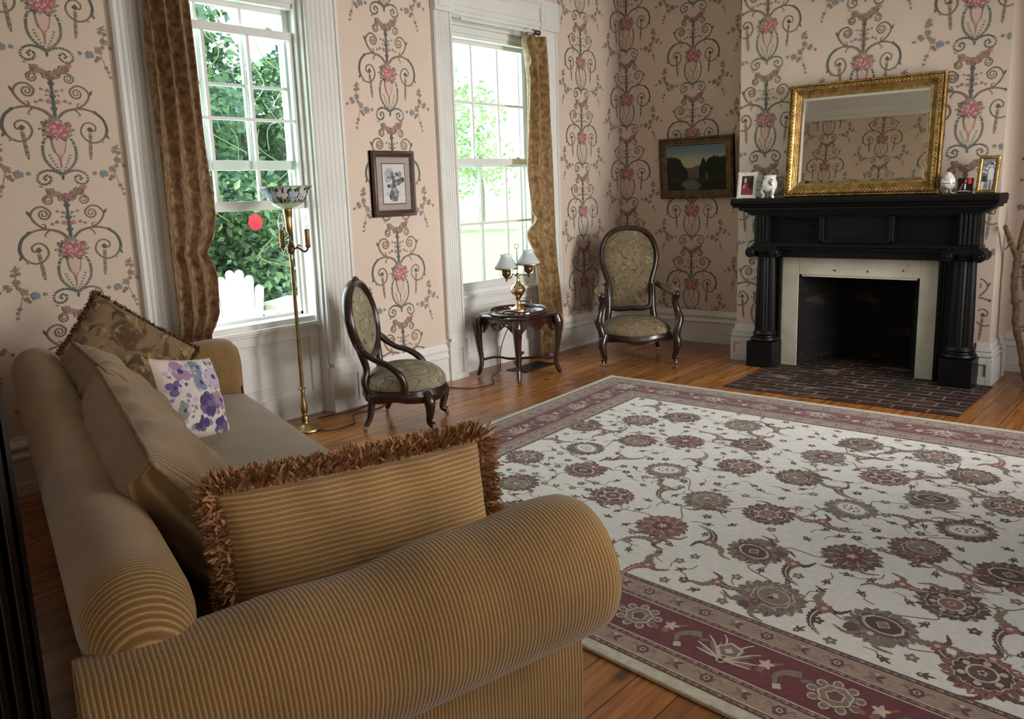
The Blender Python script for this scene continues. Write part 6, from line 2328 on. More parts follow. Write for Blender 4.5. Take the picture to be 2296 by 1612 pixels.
dome_seat('seat', ac_out, 0.235, 0.375, M_CH2, ac)
mb = MB()
def rail_fn(u, v):
    a = u * 2 * PI
    x, y = ac_out(a)
    k = 1.03 if 0.2 < v < 0.8 else 1.0
    drop = 0.055 + (0.022 * (0.5 + 0.5 * math.cos(2 * PI * x / 0.30)) if math.sin(a) > 0.3 else 0)
    lift = 0.018 * (math.cos(PI * x / 0.30) * -0.5) if math.sin(a) > 0.5 else 0
    return (x * k, y * k, 0.245 + lift - v * drop)
mb.grid(rail_fn, 90, 6, closeu=True)
mb.grid(lambda u, v: (ac_out(u * 2 * PI)[0] * lerp(0.9, 1.0, v), ac_out(u * 2 * PI)[1] * lerp(0.9, 1.0, v), 0.19), 90, 2, closeu=True)
mb.build('seat_rail', M_WOOD, ac, smooth=50)
for s in (-1, 1):
    leg_curve('leg', [(0.292 * s, 0.255, 0.25), (0.312 * s, 0.285, 0.18), (0.298 * s, 0.275, 0.10), (0.288 * s, 0.265, 0.055), (0.300 * s, 0.290, 0.035)], [0.040, 0.036, 0.025, 0.019, 0.022], ac, caster=(0.301 * s, 0.293))
    leg_curve('leg', [(0.225 * s, -0.245, 0.24), (0.235 * s, -0.275, 0.16), (0.245 * s, -0.32, 0.08), (0.255 * s, -0.355, 0.035)], [0.028, 0.026, 0.020, 0.018], ac, caster=(0.256 * s, -0.358))
    # serpentine arm support with a knob, and the padded arm
    sup = leg_curve('arm_support', [(0.300 * s, 0.262, 0.215), (0.318 * s, 0.265, 0.30), (0.338 * s, 0.235, 0.37), (0.318 * s, 0.215, 0.45), (0.300 * s, 0.222, 0.52), (0.306 * s, 0.240, 0.565)], [0.036, 0.030, 0.036, 0.028, 0.027, 0.034], ac)
    mb = MB()
    mb.ball((0.308 * s, 0.250, 0.578), (0.033, 0.036, 0.030), 12, 8)
    mb.build('knob', M_WOOD, sup, smooth=60)
    leg_curve('arm_rail', [(0.306 * s, 0.235, 0.565), (0.312 * s, 0.12, 0.560), (0.30 * s, -0.02, 0.565), (0.268 * s, -0.14, 0.585), (0.222 * s, -0.225, 0.62)], [0.022, 0.018, 0.018, 0.020, 0.022], ac)
    leg_curve('arm_pad', [(0.310 * s, 0.205, 0.580), (0.314 * s, 0.14, 0.590), (0.308 * s, 0.04, 0.592), (0.290 * s, -0.06, 0.598), (0.262 * s, -0.145, 0.612)], [0.020, 0.038, 0.042, 0.040, 0.022], ac, m=M_CH2)
# waisted spoon back
RK2 = math.radians(13)


def ab(x, h, d=0.0):
    return (x, -0.245 - h * math.sin(RK2) + d * math.cos(RK2), 0.30 + h * math.cos(RK2) + d * math.sin(RK2))


OUT = []
half = [(0.0, 0.0 + 0.105), (0.10, 0.098), (0.165, 0.115), (0.182, 0.17), (0.180, 0.25), (0.192, 0.34), (0.222, 0.44), (0.245, 0.54), (0.238, 0.64), (0.205, 0.725), (0.145, 0.785), (0.07, 0.812), (0.0, 0.818)]
P1 = smoothpath([(x, h, 0) for x, h in half], 4)
ring = [(q.x, q.y) for q in P1] + [(-q.x, q.y) for q in P1[::-1][1:-1]]
mb = MB()
mb.tube([ab(x, h) for x, h in ring], 0.027, 12, closed=True, flat=(1.0, 0.8))
bf = mb.build('back_frame', M_WOOD, ac, smooth=60)
mb = MB()
mb.tube([ab(x * 0.985, lerp(0.46, h, 0.985), 0.020) for x, h in ring], 0.010, 8, closed=True)
mb.build('carving', M_WOOD, bf, smooth=60)
for nm, dd in (('back_upholstery', 0.045), ('back_panel', -0.018)):
    mb = MB()
    nr = len(ring)
    mb.grid(lambda u, v: ab(ring[int(round(u * nr)) % nr][0] * v * 0.93, lerp(0.46, ring[int(round(u * nr)) % nr][1], v * 0.945), dd * (1 - v ** 2.4) ** 0.6), nr, 10, closeu=True)
    mb.build(nm, M_CH2, ac, smooth=180)
for s in (-1, 1):
    leg_curve('stile', [(0.215 * s, -0.235, 0.22), (0.205 * s, -0.255, 0.32), ab(0.195 * s, 0.10), ab(0.195 * s, 0.20), ab(0.20 * s, 0.32)], [0.030, 0.030, 0.030, 0.032, 0.024], ac)

# ------------------------------------------------------------------ tea table under the second window
tt = thing('side_table', 'dark carved oval-topped tea table under the right window', 'table', (0.365, -1.435, 0), math.radians(-6))
TZ = 0.510


def top_out(a, k=1.0):
    c, s = math.cos(a), math.sin(a)
    e = abs(math.sin(2 * a)) ** 3
    r = 0.268 * (1 + 0.22 * e - 0.045 * abs(math.cos(4 * a)) ** 2)
    return (k * r * c, k * r * s * 1.0)


mb = MB()
sec = [(0.0, TZ), (0.93, TZ), (0.965, TZ - 0.002), (1.0, TZ - 0.010), (1.0, TZ - 0.018), (0.97, TZ - 0.026), (0.95, TZ - 0.030), (0.0, TZ - 0.030)]
mb.grid(lambda u, v: (*top_out(u * 2 * PI, sec[int(round(v * 7))][0]), sec[int(round(v * 7))][1]), 96, 8, closeu=True)
mb.build('table_top', M_WOOD2, tt, smooth=40)
# pierced, carved apron: four scalloped sides, each cut with small openings
for q in range(4):
    a0 = PI / 4 + q * PI / 2
    c0 = Vector((*top_out(a0, 0.86), 0))
    c1 = Vector((*top_out(a0 + PI / 2, 0.86), 0))
    mid = (c0 + c1) / 2
    outn = mid.normalized()
    d = (c1 - c0)
    L = d.length
    d.normalize()
    mb = MB()
    nn = 44
    holes = ((0.25, 0.075, 0.042, 0.026), (0.37, 0.085, 0.022, 0.030), (0.62, 0.085, 0.026, 0.028), (0.75, 0.075, 0.036, 0.024))
    rows = 16
    Hh = 0.100

    def bot_at(t):
        return 0.068 + 0.026 * math.cos(4 * PI * t) * (0.4 + 0.6 * math.sin(PI * t)) + 0.045 * (1 - math.sin(PI * t)) ** 2

    def pos(t, h, off):
        bow = 0.030 * math.sin(PI * t)
        return c0 + d * (t * L) + outn * (bow + off) + Vector((0, 0, TZ - 0.028 - h))

    for i in range(nn):
        t0, t1 = i / nn, (i + 1) / nn
        for j in range(rows):
            h0a, h1a = j / rows * bot_at(t0), (j + 1) / rows * bot_at(t0)
            h0b, h1b = j / rows * bot_at(t1), (j + 1) / rows * bot_at(t1)
            tm, hm = (t0 + t1) / 2, (h0a + h1b) / 2
            if any((abs((tm - hx) * L) / (hwid / 2)) ** 2 + ((hm - hz * 0.62) / (hh_ / 2)) ** 2 < 1 for hx, hz, hwid, hh_ in holes):
                continue
            mb.poly([pos(t0, h0a, 0.008), pos(t1, h0b, 0.008), pos(t1, h1b, 0.008), pos(t0, h1a, 0.008)])
            mb.poly([pos(t0, h0a, -0.008), pos(t1, h0b, -0.008), pos(t1, h1b, -0.008), pos(t0, h1a, -0.008)])
    for i in range(nn):
        t0, t1 = i / nn, (i + 1) / nn
        mb.poly([pos(t0, bot_at(t0), 0.010), pos(t1, bot_at(t1), 0.010), pos(t1, bot_at(t1), -0.010), pos(t0, bot_at(t0), -0.010)])
    P = [pos(i / 30, bot_at(i / 30) - 0.003, 0.008) for i in range(31)]
    mb.tube(P, 0.007, 8)
    rng = random.Random(q)
    for k in range(12):
        t = rng.uniform(0.06, 0.94)
        h = rng.uniform(0.3, 0.8) * bot_at(t)
        if any(abs((t - hx) * L) < hwid * 0.8 for hx, hz, hwid, hh_ in holes):
            continue
        mb.ball(tuple(pos(t, h, 0.009)), (0.012, 0.012, 0.008), 8, 5)
    mb.build('apron', M_WOOD2, tt, smooth=40)
foot = []
for q in range(4):
    a0 = PI / 4 + q * PI / 2
    c, s = math.cos(a0), math.sin(a0)
    R0 = 0.303
    lg = leg_curve('leg', [(R0 * c, R0 * s, TZ - 0.030), (1.05 * R0 * c, 1.05 * R0 * s, TZ - 0.085), (1.05 * R0 * c, 1.05 * R0 * s, 0.36), (1.02 * R0 * c, 1.02 * R0 * s, 0.24), (0.98 * R0 * c, 0.98 * R0 * s, 0.13), (1.03 * R0 * c, 1.03 * R0 * s, 0.055), (1.10 * R0 * c, 1.10 * R0 * s, 0.014)], [0.036, 0.042, 0.034, 0.024, 0.019, 0.019, 0.015], tt, m=M_WOOD2)
    mb = MB()
    for k in range(5):
        mb.ball((1.09 * R0 * c, 1.09 * R0 * s, TZ - 0.07 - 0.03 * k), (0.016, 0.016, 0.014), 8, 6)
    mb.build('carving', M_WOOD2, lg, smooth=60)
    P = smoothpath([(0.98 * R0 * c, 0.98 * R0 * s, 0.135), (0.6 * R0 * c + 0.03 * s, 0.6 * R0 * s - 0.03 * c, 0.150), (0.25 * R0 * c - 0.01 * s, 0.25 * R0 * s + 0.01 * c, 0.140), (0, 0, 0.138)], 6)
    mb = MB()
    mb.tube(P, [0.014, 0.013] + [0.013] * (len(P) - 2), 8, flat=(1.2, 0.8))
    mb.build('stretcher', M_WOOD2, tt, smooth=60)
mb = MB()
mb.lathe([(0.0, 0.115), (0.022, 0.12), (0.034, 0.138), (0.022, 0.152), (0.012, 0.165), (0.016, 0.178), (0.0, 0.19)], 20)
mb.build('finial', M_WOOD2, tt, smooth=60)

tray = thing('serving_tray', 'oval dark wooden tray with raised rim and handles on the tea table', 'tray', (0.370, -1.430, TZ + 0.001), math.radians(118))
TA, TB = 0.292, 0.238
mb = MB()
sec = [(0.0, 0.004), (0.86, 0.004), (0.90, 0.006), (0.915, 0.026), (0.93, 0.030), (0.945, 0.026), (0.95, 0.018), (0.975, 0.016), (0.99, 0.012), (1.0, 0.006), (0.99, 0.0), (0.0, 0.0)]
mb.grid(lambda u, v: (TA * sec[int(round(v * 11))][0] * math.cos(u * 2 * PI), TB * sec[int(round(v * 11))][0] * math.sin(u * 2 * PI), sec[int(round(v * 11))][1]), 80, 12, closeu=True)
mb.build('tray_base', mat('tray_varnish', (0.035, 0.016, 0.016), rough=0.10, spec=0.8, coat=0.8), tray, smooth=35)
for s in (-1, 1):
    mb = MB()
    mb.tube(smoothpath([(s * 0.270, -0.06, 0.028), (s * 0.297, -0.045, 0.046), (s * 0.306, 0, 0.050), (s * 0.297, 0.045, 0.046), (s * 0.270, 0.06, 0.028)], 6), 0.006, 8)
    mb.build('handle', M_WOOD2, tray, smooth=60)

# ------------------------------------------------------------------ double student lamp
LA = thing('table_lamp', 'brass double student lamp with two white glass shades on the tray', 'lamp', (0.445, -1.515, TZ + 0.0055), math.atan2(0.64156614, 0.76634713))
LA.scale = (0.97, 0.97, 0.95)
mb = MB()
mb.lathe([(0.066, 0.0), (0.070, 0.004), (0.069, 0.034), (0.064, 0.044), (0.050, 0.052), (0.030, 0.062), (0.020, 0.078), (0.015, 0.10), (0.019, 0.122), (0.026, 0.138), (0.040, 0.155), (0.056, 0.178), (0.059, 0.188), (0.061, 0.196), (0.059, 0.202), (0.050, 0.222), (0.036, 0.236), (0.024, 0.244), (0.020, 0.262), (0.014, 0.270), (0.017, 0.285), (0.012, 0.295), (0.0, 0.30)], 40)
mb.build('body', M_BRASS, LA, smooth=60)
mb = MB()
mb.tube([(0, 0, 0.29), (0, 0, 0.53)], 0.0042, 10)
mb.tube([(0.017 * math.cos(k * PI / 12), 0, 0.548 + 0.017 * math.sin(k * PI / 12)) for k in range(24)], 0.0028, 8, closed=True)
mb.ball((0, 0, 0.530), 0.006, 8, 6)
mb.lathe([(0.0, 0.30), (0.016, 0.304), (0.018, 0.316), (0.012, 0.33), (0.0, 0.335)], 16)
mb.build('rod', M_BRASS_OLD, LA, smooth=60)
M_OPAL, nt, out = nodes_of('opal_glass')
d_ = nt.nodes.new('ShaderNodeBsdfPrincipled')
d_.inputs['Base Color'].default_value = (0.80, 0.82, 0.83, 1)
d_.inputs['Roughness'].default_value = 0.15
tl = nt.nodes.new('ShaderNodeBsdfTranslucent')
tl.inputs[0].default_value = (0.80, 0.83, 0.85, 1)
mx = nt.nodes.new('ShaderNodeMixShader')
mx.inputs[0].default_value = 0.55
nt.links.new(d_.outputs[0], mx.inputs[1])
nt.links.new(tl.outputs[0], mx.inputs[2])
nt.links.new(mx.outputs[0], out.inputs[0])
M_CLEAR = glass_mat('clear_glass', (0.96, 0.97, 0.98), 0.10)
for sx, zz in ((-1, 0.0), (1, 0.030)):
    x = 0.088 * sx
    mb = MB()
    mb.tube(smoothpath([(0.012 * sx, 0, 0.312), (0.035 * sx, 0, 0.322), (0.055 * sx, 0, 0.296 + zz * 0.6), (0.080 * sx, 0, 0.290 + zz), (x, 0, 0.30 + zz)], 6), 0.0055, 10)
    for g in (-1, 1):
        mb.tube(smoothpath([(x, 0, 0.290 + zz), (x + g * 0.040, 0, 0.298 + zz), (x + g * 0.048, 0, 0.335 + zz), (x + g * 0.046, 0, 0.372 + zz)], 5), 0.0022, 6)
    ar = mb.build('arm', M_BRASS_OLD, LA, smooth=60)
    mb = MB()
    mb.lathe([(0.0, 0.262 + zz), (0.006, 0.265 + zz), (0.007, 0.288 + zz), (0.012, 0.296 + zz), (0.024, 0.304 + zz), (0.034, 0.316 + zz), (0.037, 0.335 + zz), (0.034, 0.346 + zz), (0.038, 0.350 + zz), (0.038, 0.364 + zz), (0.030, 0.366 + zz)], 28, (x, 0, 0))
    mb.build('burner', M_BRONZE, ar, smooth=50)
    mb = MB()
    mb.lathe([(0.090, 0.366 + zz), (0.096, 0.368 + zz), (0.096, 0.376 + zz), (0.090, 0.378 + zz)], 40, (x, 0, 0), cap=False)
    for k in range(3):
        a = k * 2 * PI / 3
        mb.tube([(x + 0.034 * math.cos(a), 0.034 * math.sin(a), 0.362 + zz), (x + 0.093 * math.cos(a), 0.093 * math.sin(a), 0.371 + zz)], 0.002, 6)
    mb.build('shade_ring', M_BRASS_OLD, ar, smooth=50)
    mb = MB()
    prof = [(0.094, 0.376 + zz), (0.095, 0.388 + zz), (0.084, 0.402 + zz), (0.066, 0.430 + zz), (0.050, 0.456 + zz), (0.043, 0.468 + zz), (0.045, 0.478 + zz), (0.050, 0.486 + zz)]
    mb.lathe(prof, 44, (x, 0, 0), cap=False)
    sh = mb.build('shade', M_OPAL, ar, smooth=80)
    so = sh.modifiers.new('solid', 'SOLIDIFY')
    so.thickness = 0.003
    mb = MB()
    mb.lathe([(0.022, 0.368 + zz), (0.026, 0.40 + zz), (0.022, 0.43 + zz), (0.018, 0.47 + zz), (0.018, 0.535 + zz - (0.03 if sx < 0 else 0))], 24, (x, 0, 0), cap=False)
    mb.build('chimney', M_CLEAR, ar, smooth=80)

# ------------------------------------------------------------------ torchiere floor lamp
fl_ = thing('floor_lamp', 'brass torchiere floor lamp with painted glass bowl beside the left window', 'lamp', (0.235, -3.425, 0), math.atan2(0.64156614, 0.76634713))
mb = MB()
mb.lathe([(0.095, 0.0), (0.102, 0.006), (0.100, 0.016), (0.075, 0.024), (0.040, 0.034), (0.026, 0.046), (0.022, 0.060), (0.028, 0.075), (0.022, 0.092)], 48)
mb.build('base', M_BRASS_OLD, fl_, smooth=50)
mb = MB()
def flt(r, z, a):
    return r * (1 - (0.10 * (0.5 + 0.5 * math.cos(12 * a)) if 0.11 < z < 0.24 else 0))
mb.lathe([(0.012, 0.088), (0.018, 0.10), (0.014, 0.108), (0.020, 0.118), (0.024, 0.14), (0.022, 0.165), (0.015, 0.20), (0.011, 0.235), (0.013, 0.255), (0.010, 0.262), (0.026, 0.268), (0.026, 0.274), (0.012, 0.280), (0.0125, 0.30), (0.0115, 1.075), (0.014, 1.08), (0.012, 1.09), (0.014, 1.105), (0.010, 1.12)], 36, fn=flt)
mb.build('pole', M_BRASS_OLD, fl_, smooth=40)
mb = MB()
mb.lathe([(0.008, 1.115), (0.020, 1.125), (0.026, 1.14), (0.022, 1.155), (0.028, 1.165), (0.018, 1.178), (0.008, 1.195), (0.005, 1.215), (0.007, 1.235), (0.012, 1.25)], 28)
hub = mb.build('candelabra_hub', M_BRONZE, fl_, smooth=50)
mb = MB()
mb.lathe([(0.010, 1.245), (0.019, 1.255), (0.022, 1.285), (0.022, 1.335), (0.025, 1.337), (0.025, 1.355), (0.027, 1.357), (0.027, 1.392), (0.030, 1.394)], 32)
mb.build('socket_cup', M_BRASS_OLD, fl_, smooth=45)
M_BULB = glass_mat('bulb_glass', (0.93, 0.95, 0.96), 0.26)
for a in (math.radians(8), math.radians(132)):
    c, s = math.cos(a), math.sin(a)
    mb = MB()
    mb.tube(smoothpath([(0.022 * c, 0.022 * s, 1.150), (0.045 * c, 0.045 * s, 1.155), (0.065 * c, 0.065 * s, 1.138), (0.085 * c, 0.085 * s, 1.130), (0.100 * c, 0.100 * s, 1.142), (0.104 * c, 0.104 * s, 1.160)], 5), 0.0065, 10)
    mb.tube(smoothpath([(0.035 * c, 0.035 * s, 1.155), (0.050 * c, 0.050 * s, 1.172), (0.062 * c, 0.062 * s, 1.160)], 5), 0.004, 8)
    ar = mb.build('arm', M_BRONZE, fl_, smooth=60)
    mb = MB()
    mb.lathe([(0.008, 1.150), (0.018, 1.158), (0.019, 1.164), (0.0155, 1.168), (0.0155, 1.262), (0.018, 1.264), (0.010, 1.266)], 24, (0.104 * c, 0.104 * s, 0))
    mb.build('candle_socket', mat('candle_bronze', (0.21, 0.115, 0.045), rough=0.45, metal=0.7), ar, smooth=50)
    mb = MB()
    mb.lathe([(0.009, 1.264), (0.013, 1.275), (0.019, 1.298), (0.018, 1.315), (0.011, 1.342), (0.004, 1.362), (0.0, 1.368)], 20, (0.104 * c, 0.104 * s, 0))
    mb.build('bulb', M_BULB, ar, smooth=80)
mb = MB()
bowl = [(0.030, 1.390), (0.060, 1.402), (0.095, 1.425), (0.120, 1.456), (0.134, 1.488), (0.142, 1.505), (0.158, 1.522)]
mb.lathe(bowl, 56, cap=False)
M_BOWL, nt, out = nodes_of('painted_bowl_glass')
d_ = nt.nodes.new('ShaderNodeBsdfPrincipled')
d_.inputs['Base Color'].default_value = (0.62, 0.63, 0.52, 1)
d_.inputs['Roughness'].default_value = 0.2
tl = nt.nodes.new('ShaderNodeBsdfTranslucent')
tl.inputs[0].default_value = (0.62, 0.64, 0.52, 1)
mx = nt.nodes.new('ShaderNodeMixShader')
mx.inputs[0].default_value = 0.3
nt.links.new(d_.outputs[0], mx.inputs[1])
nt.links.new(tl.outputs[0], mx.inputs[2])
nt.links.new(mx.outputs[0], out.inputs[0])
bw = mb.build('bowl_shade', M_BOWL, fl_, smooth=80)
so = bw.modifiers.new('solid', 'SOLIDIFY')
so.thickness = 0.004
so.offset = -1
mb = MB()
mb.lathe([(0.1575, 1.5205), (0.1610, 1.5225), (0.1590, 1.5265), (0.1540, 1.5250)], 56, cap=False)
mb.build('rim', mat('bowl_rim', (0.30, 0.31, 0.20), rough=0.3), bw, smooth=60)
BR, BZ = [b[0] for b in bowl], [b[1] for b in bowl]


def bowl_pt(a, z, d=0.0015):
    r = interp(BZ, BR, z) + d
    return (r * math.cos(a), r * math.sin(a), z)


rng = random.Random(14)
mb = MB()
# dark painted band of leaves, then flowers over it
for k in range(230):
    a = rng.uniform(0, 2 * PI)
    z = rng.uniform(1.436, 1.514)
    w = rng.uniform(0.05, 0.11)
    h = rng.uniform(0.010, 0.028)
    g = rng.random() * 1.2 - 0.6
    mb.poly([bowl_pt(a + w * math.cos(q) * 0.6 + g * h * math.sin(q) * 4, min(1.5195, z + h * math.sin(q)), 0.0008 + 0.000004 * k) for q in [i * PI / 4 for i in range(8)]], rng.choice((0, 0, 1)))
for k in range(90):
    a = 2 * PI * k / 90
    mb.poly([bowl_pt(a, 1.415 + rng.uniform(-0.006, 0.012), 0.0014), bowl_pt(a + 0.02, 1.43, 0.0014), bowl_pt(a + rng.uniform(-0.1, 0.1), 1.475, 0.0014), bowl_pt(a - 0.02, 1.43, 0.0014)], rng.choice((1, 2, 0)))
for k in range(13):
    a0 = 2 * PI * k / 13 + rng.uniform(-0.05, 0.05)
    z0 = 1.478 + rng.uniform(-0.012, 0.014)
    c = (3, 4, 3, 5, 4)[k % 5]
    for q in range(6):
        b = q * PI / 3 + rng.random()
        pa, pz = a0 + 0.15 * math.cos(b), z0 + 0.019 * math.sin(b)
        mb.poly([bowl_pt(pa + 0.12 * math.cos(i * PI / 4), min(1.5195, pz + 0.0145 * math.sin(i * PI / 4)), 0.0021 + 0.00006 * q) for i in range(8)], c)
    mb.poly([bowl_pt(a0 + 0.05 * math.cos(i * PI / 4), z0 + 0.007 * math.sin(i * PI / 4), 0.0028) for i in range(8)], 6)
mb.build('painted_flowers', [flat_mat('bowl_dark_green', (0.022, 0.035, 0.028), 0.25), flat_mat('bowl_green', (0.085, 0.14, 0.085), 0.25), flat_mat('bowl_pale_green', (0.22, 0.28, 0.16), 0.25), flat_mat('bowl_white_petal', (0.60, 0.57, 0.58), 0.25),
                             flat_mat('bowl_lilac_petal', (0.40, 0.42, 0.58), 0.25), flat_mat('bowl_blue_petal', (0.16, 0.27, 0.58), 0.25), flat_mat('bowl_yellow_eye', (0.55, 0.5, 0.25), 0.25)], bw)

# ------------------------------------------------------------------ cords and the floor register
M_CORD = mat('brown_cord', (0.025, 0.016, 0.012), rough=0.6)
mb = MB()
mb.tube(smoothpath([(0.40, -1.44, TZ + 0.016), (0.30, -1.35, TZ + 0.040), (0.20, -1.19, TZ + 0.02), (0.12, -1.14, TZ - 0.05), (0.12, -1.30, 0.30), (0.16, -1.42, 0.17), (0.19, -1.47, 0.03), (0.22, -1.60, 0.005), (0.40, -1.80, 0.005), (0.36, -2.00, 0.005), (0.16, -2.10, 0.005), (0.12, -2.30, 0.005), (0.20, -2.52, 0.005), (0.09, -2.74, 0.005), (0.12, -2.96, 0.005), (0.07, -3.2, 0.005)], 8), 0.0038, 8)
tag(mb.build('lamp_cord', M_CORD, smooth=60), 'thin dark cord trailing from the brass table lamp along the floor', 'cord')
mb = MB()
mb.tube(smoothpath([(0.32, -3.42, 0.010), (0.40, -3.34, 0.005), (0.38, -3.15, 0.005), (0.20, -3.0, 0.005), (0.22, -2.8, 0.005), (0.13, -2.62, 0.005), (0.10, -2.42, 0.005), (0.055, -2.3, 0.005)], 8), 0.0038, 8)
tag(mb.build('lamp_cord', M_CORD, smooth=60), 'dark cord running from the floor lamp base behind the low chair', 'cord')

rg = thing('floor_register', 'dark iron floor register set in the boards under the tea table', 'floor vent', (0.245, -1.13, 0), math.radians(2))
mb = MB()
rw, rl = 0.20, 0.42
for (a, b, c, d) in ((-rw / 2, -rl / 2, rw / 2, -rl / 2 + 0.018), (-rw / 2, rl / 2 - 0.018, rw / 2, rl / 2), (-rw / 2, -rl / 2, -rw / 2 + 0.018, rl / 2), (rw / 2 - 0.018, -rl / 2, rw / 2, rl / 2)):
    mb.box((a, b, 0.0), (c, d, 0.006))
M_IRON = mat('register_iron', (0.012, 0.014, 0.016), rough=0.45, metal=0.4)
mb.build('frame', M_IRON, rg)
mb = MB()
for k in range(20):
    y = lerp(-rl / 2 + 0.02, rl / 2 - 0.02, k / 19)
    mb.box((-rw / 2 + 0.01, y - 0.004, 0.001), (rw / 2 - 0.01, y + 0.004, 0.004))
for k in range(5):
    x = lerp(-rw / 2 + 0.03, rw / 2 - 0.03, k / 4)
    mb.box((x - 0.003, -rl / 2 + 0.01, 0.001), (x + 0.003, rl / 2 - 0.01, 0.0045))
mb.build('grille', M_IRON, rg)

# ------------------------------------------------------------------ curtains
def curtain_mat(name, a, b, c, scale, trans):
    m, nt, out = nodes_of(name)
    p = nt.nodes.new('ShaderNodeBsdfPrincipled')
    p.inputs['Roughness'].default_value = 0.6
    p.inputs['Specular IOR Level'].default_value = 0.3
    p.inputs['Sheen Weight'].default_value = 0.3
    tr = nt.nodes.new('ShaderNodeBsdfTranslucent')
    mx = nt.nodes.new('ShaderNodeMixShader')
    mx.inputs[0].default_value = trans
    tc = nt.nodes.new('ShaderNodeTexCoord')
    n1 = N(nt, 'ShaderNodeTexNoise', i_Scale=scale, i_Detail=3.0, i_Roughness=0.6)
    n1.inputs['Distortion'].default_value = 0.5
    nt.links.new(tc.outputs['UV'], n1.inputs['Vector'])
    r = ramp(nt, [(0.36, a), (0.50, b), (0.64, c)])
    nt.links.new(n1.outputs['Fac'], r.inputs[0])
    nt.links.new(r.outputs[0], p.inputs['Base Color'])
    nt.links.new(r.outputs[0], tr.inputs[0])
    bp = N(nt, 'ShaderNodeBump', i_Strength=0.2, i_Distance=0.003)
    nt.links.new(n1.outputs['Fac'], bp.inputs['Height'])
    nt.links.new(bp.outputs[0], p.inputs['Normal'])
    nt.links.new(p.outputs[0], mx.inputs[1])
    nt.links.new(tr.outputs[0], mx.inputs[2])
    nt.links.new(mx.outputs[0], out.inputs[0])
    return m


M_CUR1 = curtain_mat('bronze_damask', (0.105, 0.052, 0.024), (0.21, 0.115, 0.052), (0.34, 0.205, 0.095), 22, 0.10)
M_CUR2 = curtain_mat('backlit_damask', (0.20, 0.105, 0.04), (0.33, 0.20, 0.085), (0.46, 0.325, 0.155), 20, 0.30)  # lighter copy of the damask; window light behind it is painted into the colour


def curtain(name, label, zs, lefts, rights, xs, m, folds, depth, phase, flare=None):
    """Hanging cloth; at each height z: left edge, right edge (along y) and distance x from the wall."""
    mb = MB()
    nu, nv = 90, 70
    z0, z1 = zs[0], zs[-1]

    def fn(u, v):
        z = lerp(z0, z1, v)
        a, b, x = interp(zs, lefts, z), interp(zs, rights, z), interp(zs, xs, z)
        ph = phase + 0.5 * math.sin(2.2 * z) + 0.25 * math.sin(5 * z + u * 3)
        g = math.sin(2 * PI * folds * u + ph) + 0.35 * math.sin(2 * PI * folds * 2.1 * u + 1.7 * ph)
        amp = depth * (0.75 + 0.25 * math.sin(3 * z + 1))
        y = lerp(a, b, u) + 0.010 * math.sin(2 * PI * folds * u + ph + 1.2)
        return (x + amp * g * 0.6 + (flare(u, z) if flare else 0), y, z)

    w = 1.1
    mb.grid(fn, nu, nv, uvfn=lambda u, v: (u * w, v * (z1 - z0)))
    o = mb.build(name, m, smooth=180)
    so = o.modifiers.new('solid', 'SOLIDIFY')
    so.thickness = 0.003
    tag(o, label, 'curtain')
    return o


curtain('curtain', 'dark bronze damask curtain hanging at the left side of the left window', [0.03, 0.45, 0.69, 0.74, 0.80, 1.02, 1.10, 1.16, 1.28, 1.40, 1.9, 2.3, 2.72],
        [-4.16] * 13,
        [-3.97, -3.97, -3.965, -3.93, -3.90, -3.885, -3.90, -3.935, -3.87, -3.85, -3.865, -3.875, -3.885], [0.125] * 13, M_CUR1, 2.9, 0.062, 0.4)
curtain('curtain', 'damask curtain in a backlit gold tone, hanging at the right side of the right window', [0.02, 0.24, 0.5, 0.72, 0.9, 1.05, 1.12, 1.20, 1.32, 1.6, 2.0, 2.35, 2.5, 2.64, 2.70],
        [-0.80, -0.80, -0.80, -0.82, -0.87, -0.99, -1.0, -0.86, -0.88, -0.93, -0.93, -0.905, -0.93, -0.97, -0.93],
        [-0.60, -0.43, -0.455, -0.475, -0.49, -0.505, -0.51, -0.515, -0.525, -0.545, -0.565, -0.575, -0.58, -0.59, -0.60], [0.085] * 15, M_CUR2, 2.3, 0.062, 2.0,
        flare=lambda u, z: 0.05 * max(0, 0.18 - u) / 0.18 * (1 if (z > 2.45 or 0.95 < z < 1.25) else 0.2))
rod = thing('curtain_rod', 'white curtain rod with dark ringed end across the top of the right window', 'curtain rod', (0.09, -1.20, 2.725))
mb = MB()
mb.tube([(0, -0.46, 0.0), (0, 0.39, 0.0)], 0.0095, 12)
mb.build('pole', M_TRIM, rod, smooth=60)
mb = MB()
mb.tube([(0, 0.44, 0), (0, 0.455, 0), (0, 0.462, 0), (0, 0.475, 0), (0, 0.49, 0), (0, 0.50, 0)], [0.012, 0.018, 0.014, 0.020, 0.020, 0.012], 16)
mb.build('finial', M_BRONZE, rod, smooth=50)
for k in range(3):
    y = 0.39 + 0.018 * k
    mb = MB()
    mb.tube([(0.017 * math.cos(q * PI / 8), y, 0.017 * math.sin(q * PI / 8)) for q in range(16)], 0.0028, 6, closed=True)
    mb.tube([(0, y, -0.016), (0.0, y, -0.034)], 0.003, 6)
    mb.build('ring', mat('ring_metal_%d' % k, (0.5, 0.48, 0.45) if k == 0 else (0.05, 0.045, 0.04), rough=0.3, metal=0.8), rod, smooth=60)
mb = MB()
mb.box((-0.085, 0.40, -0.012), (0.0, 0.415, 0.012))
mb.box((-0.032, 0.392, -0.035), (-0.026, 0.423, 0.035))
mb.build('bracket', M_TRIM, rod)

